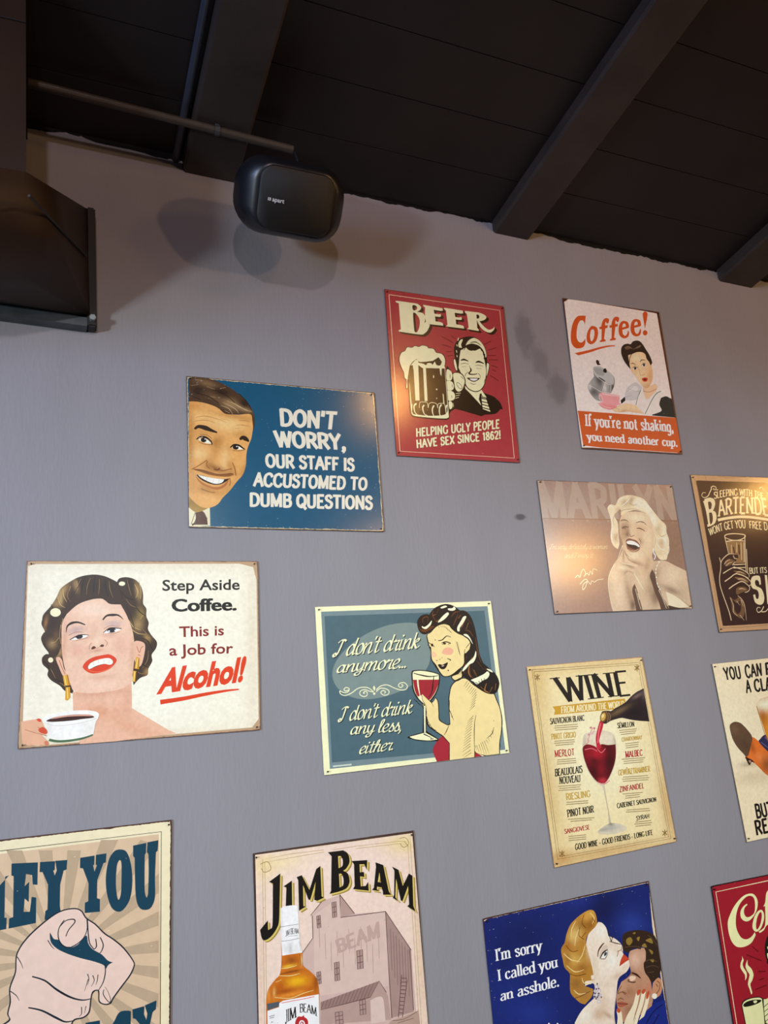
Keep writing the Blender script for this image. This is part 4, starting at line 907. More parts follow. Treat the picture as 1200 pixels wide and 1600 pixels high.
make_sign('tin_sign', "blue tin sign with a grinning man reading DON'T WORRY", 'vintage tin signs on the wall', 0.4654, 2.0466, -0.00724, [(-205.2, 158.2), (205.3, 158.8), (204.6, -158.8), (-204.6, -158.2)], '4a3020', [
 ('r','worn_edge','c0b090',1.2,0.6),
 ('r','painted_face','15506e',2.4,1),
 ('t','lettering','dcd6c4','brush',"DON'T",'-130 667 1087 668','-138 1005 1150 1028'),
 ('t','lettering','dcd6c4','brush','WORRY,','-270 191 1299 218','-302 510 1292 541'),
 ('t','lettering','dcd6c4','brush','OUR STAFF IS','-481 -267 1468 -257','-486 -6 1486 5'),
 ('t','lettering','dcd6c4','brush','ACCUSTOMED TO','-762 -682 1721 -671','-735 -419 1751 -417'),
 ('t','lettering','dcd6c4','brush','DUMB QUESTIONS','-837 -1105 1823 -1092','-829 -855 1843 -823'),
 ('p','printed_person/collar','d8cfae','*-2040 -1188 *-1633 -1155 *-1631 -1540 *-2036 -1559'),
 ('p','printed_person/tie','4a1c18','*-1917 -1285 -1771 -1250 -1696 -1380 *-1679 -1521 *-1968 -1527 -1909 -1405'),
 ('l','printed_person/collar','5a4020','-1916 -1275 -1997 -1518|-1771 -1250 -1686 -1400',(11.8,)),
 ('g','printed_person','a07a30','*-2037 -965 *-1573 -1112 *-1633 -1165 -1771 -1240 -1907 -1274 *-2031 -1187',[(-1961,-1043,155,121,-173,'7d5c20',0.7)],2.5),
 ('g','printed_person','d9a05c','*-2006 1027 -1730 1073 -1327 932 -1083 820 -728 870 -699 784 *-718 519 *-756 320 -836 120 -872 -54 -889 -269 -956 -463 -1083 -616 -1229 -811 -1372 -961 -1475 -1098 -1633 -1175 -1808 -1160 -1980 -1024 *-2033 -924',[(-1776,701,316,152,175,'eab872',0.7),(-1233,591,324,154,175,'f0c384',0.8),(-1314,-185,256,90,83,'ecbf82',0.8),(-1829,-67,178,125,-172,'efc287',0.7),(-988,-168,214,102,87,'d8a05a',0.5),(-1992,196,844,78,89,'a8702c',0.7),(-1466,188,131,99,55,'9a6428',0.8),(-1635,-287,126,99,82,'a06a30',0.7),(-1498,-343,177,64,167,'8a5420',0.75),(-1196,-306,182,84,117,'b07838',0.6),(-1490,16,260,79,66,'bd8442',0.6),(-1666,-828,291,104,167,'a8743a',0.7),(-1571,-1009,214,104,161,'e0a866',0.8),(-1267,-750,169,118,49,'b8803e',0.6),(-1956,-696,247,97,89,'c48c4c',0.6),(-1742,382,237,86,174,'c08444',0.5),(-972,392,143,88,176,'b47c3c',0.5),(-913,-376,195,80,69,'a06a2c',0.6),(-1400,-422,318,59,175,'9c6430',0.6),(-1064,778,367,56,174,'b07a3c',0.6),(-1185,77,103,85,-166,'c8924e',0.7),(-1912,949,161,107,-171,'c8883c',0.6)],1.8),
 ('l','printed_person','a8703a','-1876 693 -1696 740 -1475 703 -1253 633|-1917 605 -1697 653 -1477 605|-1373 710 -1190 681|-1069 592 -924 603 -758 582|-1092 514 -926 537|-1004 695 -879 704 -755 681',(6.2,12.4,4.1)),
 ('g','printed_person/hair','4a3422','*-1999 1539 -1862 1582 -1619 1566 -1416 1519 -1212 1427 -1028 1311 -845 1149 -724 981 -677 808 -672 654 *-709 498 -722 716 -749 846 -917 844 -1125 817 -1289 826 -1409 925 -1530 981 -1731 1029 -1891 1037 *-2006 1027',[(-1180,1054,180,113,158,'a08058',0.8),(-913,966,163,57,163,'a88860',0.8),(-1622,1455,239,68,169,'8a6a48',0.7),(-1827,1282,122,87,-168,'241710',0.8),(-1319,1284,180,114,152,'241710',0.8),(-868,1080,115,101,59,'1f130c',0.8),(-1485,1159,179,68,157,'6e5238',0.7)],2),
 ('l','printed_person/hair','c9ae80','-1366 994 -1204 942 -1125 817|-1324 1064 -1080 952 -1000 849|-1158 1100 -995 1003 -810 930|-1077 1063 -872 947 -726 915|-1240 1115 -1077 1040|-1287 891 -1186 845|-1883 1518 -1722 1511|-1946 1380 -1805 1416|-1643 1387 -1481 1336|-1378 1367 -1254 1401|-1566 1174 -1465 1161',(4.2,10.6,4.2)),
 ('l','printed_person/hair','1c110b','-1848 1215 -1607 1171 -1406 1035|-1522 1332 -1278 1244 -1076 1085|-987 1292 -824 1128 -726 937|-1929 1142 -1770 1091',(12.6,)),
 ('l','printed_person/eyebrow','2e1c0e','-1904 446 -1820 505 -1680 483 -1561 438 -1451 403',(36.9,102.6,24.6)),
 ('l','printed_person/eyebrow#2','2e1c0e','-996 283 -932 330 -851 292 -811 247',(38,105.5,25.3)),
 ('l','printed_person/eyebrow','2e1c0e','-1840 499 -1740 515 -1601 452',(28.8,57.7,20.6)),
 ('l','printed_person/eyebrow#2','2e1c0e','-953 324 -871 308 -821 262',(29.6,59.2,21.2)),
 ('p','printed_person/eye','fff0d4','-1824 228 -1764 262 -1675 251 -1606 196 -1583 159 -1666 162 -1756 186'),
 ('p','printed_person/eye#2','fff0d4','-1161 96 -1092 143 -1000 136 -940 88 -992 68 -1094 66'),
 ('e','printed_person/eye','1c100a',[(-1729,226,57,49,175)]),
 ('e','printed_person/eye#2','1c100a',[(-1087,107,61,45,178)]),
 ('l','printed_person/eye','1c100a','-1874 225 -1793 290 -1684 284 -1586 212 -1557 139',(20.4,40.9,16.4)),
 ('l','printed_person/eye#2','1c100a','-1195 98 -1122 162 -1020 156 -939 103 -895 73',(20.9,41.7,16.7)),
 ('l','printed_person/eye','8a5628','-1825 175 -1687 135 -1567 139',(12.3,)),
 ('l','printed_person/eye#2','8a5628','-1146 41 -1023 40 -920 61',(12.5,)),
 ('l','printed_person/eye','8a5628','-1803 336 -1663 335 -1565 267',(12.3,)),
 ('e','printed_person/eye','ffffff',[(-1697,249,13,12,65)]),
 ('e','printed_person/eye#2','ffffff',[(-1062,128,13,12,59)]),
 ('l','printed_person','8a5020','-1971 -398 -1833 -318 -1673 -195|-1163 -220 -1116 -344 -1099 -491|-1664 -205 -1675 -310 -1617 -370|-1557 -325 -1478 -373 -1359 -399 -1258 -372 -1176 -347',(16.1,)),
 ('l','printed_person','6a3c1c','-1538 -376 -1469 -394 -1418 -349',(24.5,)),
 ('p','printed_person/moustache','8a5426','-1952 -397 -1815 -390 -1658 -424 -1500 -468 -1361 -472 -1199 -443 -1139 -472 -1262 -520 -1462 -519 -1640 -496 -1816 -442'),
 ('l','printed_person/moustache','5e3416','-1619 -453 -1481 -478 -1321 -470 -1159 -452|-1913 -406 -1756 -418 -1639 -454',(12.2,)),
 ('p','printed_person/mouth','2a120a','*-1885 -508 -1758 -522 -1562 -565 -1363 -577 *-1222 -556 -1304 -626 -1406 -683 -1545 -699 -1702 -654 -1818 -587'),
 ('p','printed_person/teeth','fff2dc','*-1852 -514 -1719 -537 -1522 -569 *-1333 -582 -1385 -651 -1505 -681 -1642 -645 -1779 -575'),
 ('l','printed_person/teeth','d0b080','-1749 -532 -1759 -584|-1670 -549 -1685 -623|-1542 -575 -1564 -663|-1433 -586 -1455 -670|-1788 -524 -1798 -566',(6.1,)),
 ('p','printed_person/mouth','b06a38','-1915 -519 -1799 -638 -1663 -715 -1506 -749 -1366 -702 -1243 -571 -1306 -710 -1468 -799 -1645 -765 -1800 -690'),
 ('l','printed_person','8c5a28','-1222 -549 -1215 -643 -1236 -707|-1802 -792 -1646 -848 -1529 -864',(14.4,)),
], (1.1, 1.1, 1.1), 0.18, 0.14, ('a8b8c0', 260, 1.15), 1.0)

make_sign('tin_sign', 'cream tin sign with a laughing woman holding a cup, headed Step Aside Coffee', 'vintage tin signs on the wall', 0.1801, 1.6629, -0.00316, [(-206.0, 161.3), (212.2, 161.2), (204.9, -161.2), (-211.1, -161.3)], '6e4a38', [
 ('r','worn_edge','b89878',1,0.6),
 ('g','painted_face','ece6d4','*-2034 1516 *-1902 1551 *1751 1560 *2024 1491 *2078 1236 *2016 -1407 *1888 -1553 *633 -1565 *-1787 -1580 *-2021 -1543 *-2040 -1437',[(-1920,922,1900,173,92,'ded4be',0.5),(-101,1535,3077,122,180,'dcd0b8',0.6),(1948,32,2036,145,88,'d8ccb2',0.6),(-828,-1568,2105,108,180,'d8c8a8',0.6),(269,-296,977,940,123,'f2eedf',0.6)],6),
 ('t','lettering','1d1a1a','bold','Step Aside','282 1046 1742 1049','284 1257 1749 1263'),
 ('t','lettering','141213','bold','Coffee.','449 650 1650 648','441 891 1658 896'),
 ('t','lettering','141213','bold','Coffee.','469 653 1671 651','460 891 1679 896'),
 ('t','lettering','821c18','bold','This is','583 172 1410 181','578 375 1416 375'),
 ('t','lettering','821c18','bold','a Job for','397 -162 1571 -163','388 42 1585 37'),
 ('t','alcohol_lettering','d83a12','obl','Alcohol!','159 -826 1790 -677','223 -402 1831 -231'),
 ('l','alcohol_lettering','d83a12','225 -988 643 -950 1032 -896 1429 -854 1663 -844',(82.8,60.2,22.6)),
 ('g','printed_person/hair','3a261c','-1781 559 -1757 653 -1638 802 -1553 954 -1485 1107 -1344 1222 -1165 1319 -947 1357 -762 1332 -613 1266 *-528 1215 -482 1285 -350 1304 -198 1253 -103 1131 -65 971 -66 812 -9 711 -10 573 32 454 18 336 83 217 174 96 158 -20 81 -133 90 -249 23 -381 4 -494 -127 -544 *-238 -661 *-275 -309 -349 464 -832 865 -1282 719 -1364 302 *-1241 -752 -1381 -698 -1470 -602 -1610 -503 -1672 -409 -1665 -318 -1753 -222 -1765 -111 -1706 -49 -1654 -42 -1744 91 -1790 223 -1758 315 -1733 352 -1787 466',[(-1466,1049,167,74,59,'b08e5c',0.85),(-1551,839,88,76,172,'a88654',0.7),(-1235,1163,117,45,105,'a8855a',0.8),(-160,1052,180,48,99,'b08c58',0.8),(-104,615,118,76,91,'9a7c3c',0.7),(-162,420,117,94,93,'b0905c',0.7),(7,180,68,47,136,'b08c50',0.8),(-1498,-30,86,75,-145,'b08c58',0.8),(-1607,161,70,56,172,'8a6a44',0.7),(-1719,501,112,26,82,'b07c40',0.6),(4,-437,75,57,73,'b08850',0.7),(-908,1159,257,118,179,'2a1810',0.6),(-1482,914,96,35,91,'c8a870',0.6),(-1377,1009,95,27,73,'5c4028',0.6),(-686,1039,130,118,174,'2c1a12',0.6),(-274,1153,100,76,91,'281710',0.6)],2),
 ('l','printed_person/hair','c8a468','-1536 973 -1489 819 -1408 760|-1449 1087 -1429 952 -1374 855|-1219 1241 -1207 1084|-217 1173 -160 1032 -198 913|-141 1232 -103 1031 -113 892|-312 502 -237 383 -105 320|-274 345 -162 264 -11 239|-1641 125 -1554 140 -1486 231|-1584 -100 -1482 7|-67 594 -124 517|-1325 1144 -1342 1067',(7.4,12.9,3.7)),
 ('l','printed_person/hair','8a6a44','-1147 1279 -1199 1162 -1233 1007|-983 1298 -1036 1161 -1052 985|-835 1277 -834 1119 -851 982|-668 1236 -649 1078 -592 919|-1342 1105 -1376 970 -1321 873|-350 1254 -312 1094 -274 954|-368 896 -274 776 -123 733|-87 339 -11 259 63 61|25 -54 5 -226 -89 -375|-164 -429 -89 -470 -33 -435|-1713 239 -1658 125 -1551 9|-1667 -244 -1596 -358 -1523 -508|-1471 -547 -1400 -606 -1347 -664|-1733 389 -1628 348 -1507 382',(5.7,11.3,3.8)),
 ('l','printed_person/hair','140c08','-1074 1318 -1127 1162 -1142 967|-910 1317 -926 1140 -943 964|-743 1276 -723 1118 -685 941|-462 1056 -368 936 -217 874|-218 795 -123 654 -10 573|-87 183 26 102 100 -57|-126 -240 -52 -320 23 -361|-1753 129 -1656 51 -1517 45|-1755 -148 -1667 -244 -1595 -394|-1559 -469 -1471 -529 -1384 -552|-1639 821 -1584 725 -1460 684',(11.4,17,7.6)),
 ('l','printed_person/hair','20130c','-538 1195 -462 1036 -434 897|-1111 1299 -1234 1065 -1374 855|-368 797 -274 560 -218 343|-1740 653 -1618 688 -1529 648|-1661 275 -1558 309 -1469 268',(9.6,)),
 ('g','printed_person','e2b196','*-1259 -724 *-275 -593 *-266 -875 *-266 -1061 *351 -1477 *501 -1555 *17 -1580 *-810 -1624 *-1124 -1616 *-1235 -1179',[(-780,-1083,321,109,176,'d29070',0.75),(-818,-749,463,83,-179,'cf967a',0.7),(-348,-963,297,73,90,'d8a084',0.6),(-275,-1393,466,107,156,'d89c7c',0.6),(-638,-945,185,72,91,'e8bca2',0.6)],3),
 ('p','printed_person','e2b196','-1540 -139 -1497 -104 -1443 -162 -1406 -312 -1334 -426 -1368 -461 -1430 -421 -1485 -290'),
 ('p','printed_person','e2b196','-228 91 -162 128 -40 65 -51 -128 -108 -317 -182 -314 -237 -120'),
 ('l','printed_person','b06a4a','-181 32 -135 -86 -107 -10 -69 28|-163 -123 -116 -144|-1487 -160 -1441 -292 -1387 -405',(11.4,)),
 ('g','printed_person','e6bda4','*-1379 644 -1194 813 -978 896 -814 913 -740 883 -647 812 *-462 799 -368 621 -274 384 -228 149 -219 -121 -238 -349 *-275 -612 -458 -715 -728 -755 -995 -757 -1172 -729 *-1260 -687 -1333 -481 -1407 -256 -1447 5 -1460 268 -1447 494',[(-904,711,328,136,178,'f0d2bc',0.8),(-1182,-5,160,131,171,'d69c86',0.6),(-460,42,154,129,96,'d8a08a',0.55),(-1414,116,410,44,86,'d0967c',0.7),(-256,-119,383,56,90,'cf987e',0.6),(-819,-638,285,74,-179,'ecc8b2',0.7),(-784,-491,215,47,-178,'cc947c',0.5),(-1223,355,142,67,-171,'a88c98',0.6),(-590,451,148,54,178,'a890a0',0.55),(-844,209,152,55,83,'f0d0b8',0.7),(-900,364,96,72,94,'d8a892',0.5),(-1096,218,196,38,-174,'c8907c',0.5),(-644,241,183,38,178,'c8907c',0.45),(-860,-18,126,29,-174,'b87860',0.6),(-1315,528,77,71,106,'dcb09a',0.5)],1.9),
 ('l','printed_person/eyebrow','2a1a18','-1382 322 -1366 425 -1296 480 -1190 493 -1067 445',(7.3,43.8,18.3)),
 ('l','printed_person/eyebrow#2','2a1a18','-771 524 -701 599 -591 610 -498 600 -414 524',(22.6,45.1,7.5)),
 ('p','printed_person/eye','f0ecea','-1309 197 -1222 241 -1115 272 -1025 257 -1061 220 -1150 201 -1238 181'),
 ('p','printed_person/eye#2','f0ecea','-754 292 -663 366 -553 369 -460 351 -516 314 -608 293 -699 285'),
 ('e','printed_person/eye','1c1420',[(-1164,235,60,38,-172)]),
 ('e','printed_person/eye#2','1c1420',[(-617,332,77,42,-177)]),
 ('e','printed_person/eye','ffffff',[(-1221,207,16,13,172)]),
 ('e','printed_person/eye#2','ffffff',[(-663,318,18,15,173)]),
 ('e','printed_person/eye#2','ffffff',[(-553,326,17,13,174)]),
 ('e','printed_person/eye','ffffff',[(-1088,240,14,11,174)]),
 ('l','printed_person/eye','14100f','-1323 184 -1257 223 -1168 262 -1079 270 -1007 260',(10.9,20.1,7.3)),
 ('l','printed_person/eye#2','14100f','-761 289 -709 335 -645 372 -553 373 -446 358',(7.5,22.4,15)),
 ('l','printed_person/eye','9a6a5a','-1220 169 -1114 190 -1025 215',(7.3,)),
 ('l','printed_person/eye#2','9a6a5a','-681 277 -571 277 -479 303',(7.5,)),
 ('l','printed_person/eye','9a6a5a','-1346 264 -1223 317 -1098 313',(7.3,)),
 ('l','printed_person/eye#2','9a6a5a','-755 359 -645 414 -498 400',(7.5,)),
 ('p','printed_person/nose','5a2418','-960 8 -942 51 -906 56 -882 30 -924 7'),
 ('p','printed_person/nose','5a2418','-816 56 -789 83 -749 76 -752 50 -785 40'),
 ('l','printed_person/nose','bb7a62','-995 6 -987 81 -952 118|-716 52 -689 108 -735 167|-879 20 -843 29 -816 46',(9.2,)),
 ('p','printed_person/lips','d63a14','-1099 -299 -1055 -217 -985 -164 -895 -126 -805 -111 -751 -102 -661 -95 -569 -144 -529 -203 -559 -268 -641 -349 -749 -396 -857 -417 -946 -418 -1035 -376'),
 ('p','printed_person/mouth','5a1a14','-1019 -293 -948 -222 -823 -190 -660 -168 -591 -219 -605 -265 -714 -260 -822 -284 -929 -325 -1000 -341'),
 ('p','printed_person/teeth','fff4e2','-1011 -297 -975 -243 -895 -200 -787 -172 -660 -163 -596 -215 -605 -267 -659 -280 -732 -261 -822 -276 -894 -299 -956 -330 -997 -339'),
 ('l','printed_person/teeth','d8b8a0','-921 -213 -921 -279|-841 -189 -837 -255|-751 -178 -741 -240|-669 -177 -656 -257',(5.5,)),
 ('l','printed_person/lips','e86a40','-1036 -339 -893 -396 -713 -373 -605 -303',(10.9,)),
 ('g','printed_person/curl','3a261c','*-1388 645 -1492 533 -1461 305 -1466 118 -1515 -66 -1635 -117 -1673 14 -1727 128 -1714 314 -1683 463 -1634 612 -1529 648',[(-1597,498,113,70,93,'24160f',0.6),(-1606,123,75,69,110,'a8875a',0.7),(-1539,270,94,52,93,'6c4c30',0.6)],2.5),
 ('l','printed_person/curl','b8925c','-1473 457 -1487 269 -1466 118|-1624 143 -1554 159 -1504 232|-1440 570 -1480 381',(7.3,)),
 ('e','printed_person/pearl','f4e6c0',[(-1565,677,88,76,172),(-440,1183,56,40,179),(-1626,-154,45,41,112)]),
 ('q','printed_person/earring','d89a24','*-1424 -440 *-1343 -416 *-1296 -603 *-1392 -610'),
 ('q','printed_person/earring','d89a24','*-1374 -635 *-1304 -630 *-1296 -813 *-1344 -864 *-1379 -844'),
 ('q','printed_person/earring','d89a24','*-191 -160 *-130 -182 *-145 -382 *-223 -369'),
 ('q','printed_person/earring','d89a24','*-242 -406 *-186 -418 *-205 -607 *-260 -594'),
 ('l','printed_person/earring','f6d878','-1395 -441 -1366 -599|-1348 -645 -1336 -828|-167 -190 -191 -361|-216 -426 -234 -586',(14.3,)),
 ('l','printed_person/earring','7a4a10','-1351 -425 -1314 -602|-145 -200 -160 -372|-192 -427 -210 -597',(9,)),
 ('p','printed_person/hand','e0aa8a','*-2068 -1169 -1949 -1152 -1819 -1145 -1757 -1170 -1704 -1280 -1652 -1359 -1681 -1409 *-1741 -1415 -1669 -1495 -1627 -1561 -1687 -1588 -1818 -1567 *-1937 -1568 *-2037 -1528 -2051 -1402'),
 ('l','printed_person/hand','a8684a','-2004 -1300 -1883 -1352 -1762 -1392 -1660 -1432|-1805 -1273 -1744 -1320',(8.2,)),
 ('p','printed_person/nail','cc4a2c','-1829 -1144 -1778 -1137 -1747 -1182 -1787 -1189'),
 ('p','printed_person/nail','cc4a2c','-1788 -1306 -1724 -1279 -1662 -1337 -1661 -1394 -1732 -1384 -1783 -1349'),
 ('p','printed_person/nail','d07a5a','-1694 -1524 -1648 -1517 -1627 -1572 -1677 -1583'),
 ('g','cup','f0ece6','*-1738 -1140 -1628 -1083 -1382 -1046 -1132 -1041 -921 -1066 -825 -1116 -835 -1192 -877 -1276 -907 -1447 *-938 -1488 -1084 -1530 -1270 -1558 -1475 -1531 -1608 -1489 *-1639 -1455 -1653 -1305 -1685 -1218',[(-1623,-1308,128,61,93,'cfcac6',0.6),(-1003,-1354,130,84,94,'dcd6d0',0.6),(-1274,-1312,187,107,173,'fbf8f2',0.6)],3),
 ('p','cup/coffee','3a1a16','-1666 -1177 -1545 -1132 -1339 -1109 -1089 -1113 -921 -1153 -920 -1182 -1088 -1192 -1296 -1207 -1543 -1207 -1645 -1195'),
 ('p','cup/coffee','d49a88','-1606 -1155 -1443 -1117 -1215 -1111 -1005 -1119 -921 -1153 -1131 -1139 -1339 -1135 -1503 -1150'),
 ('l','cup','cfc8c2','-1665 -1219 -1542 -1271 -1295 -1272 -1004 -1235 -867 -1194',(8.3,)),
 ('l','cup/stripe','4a6a4a','-1622 -1498 -1475 -1535 -1270 -1537 -1063 -1511 -917 -1468',(41.4,37.2,24.8)),
], (1.0, 1.0, 0.98), None, None, ('8a6a50', 60, 0.7), None)

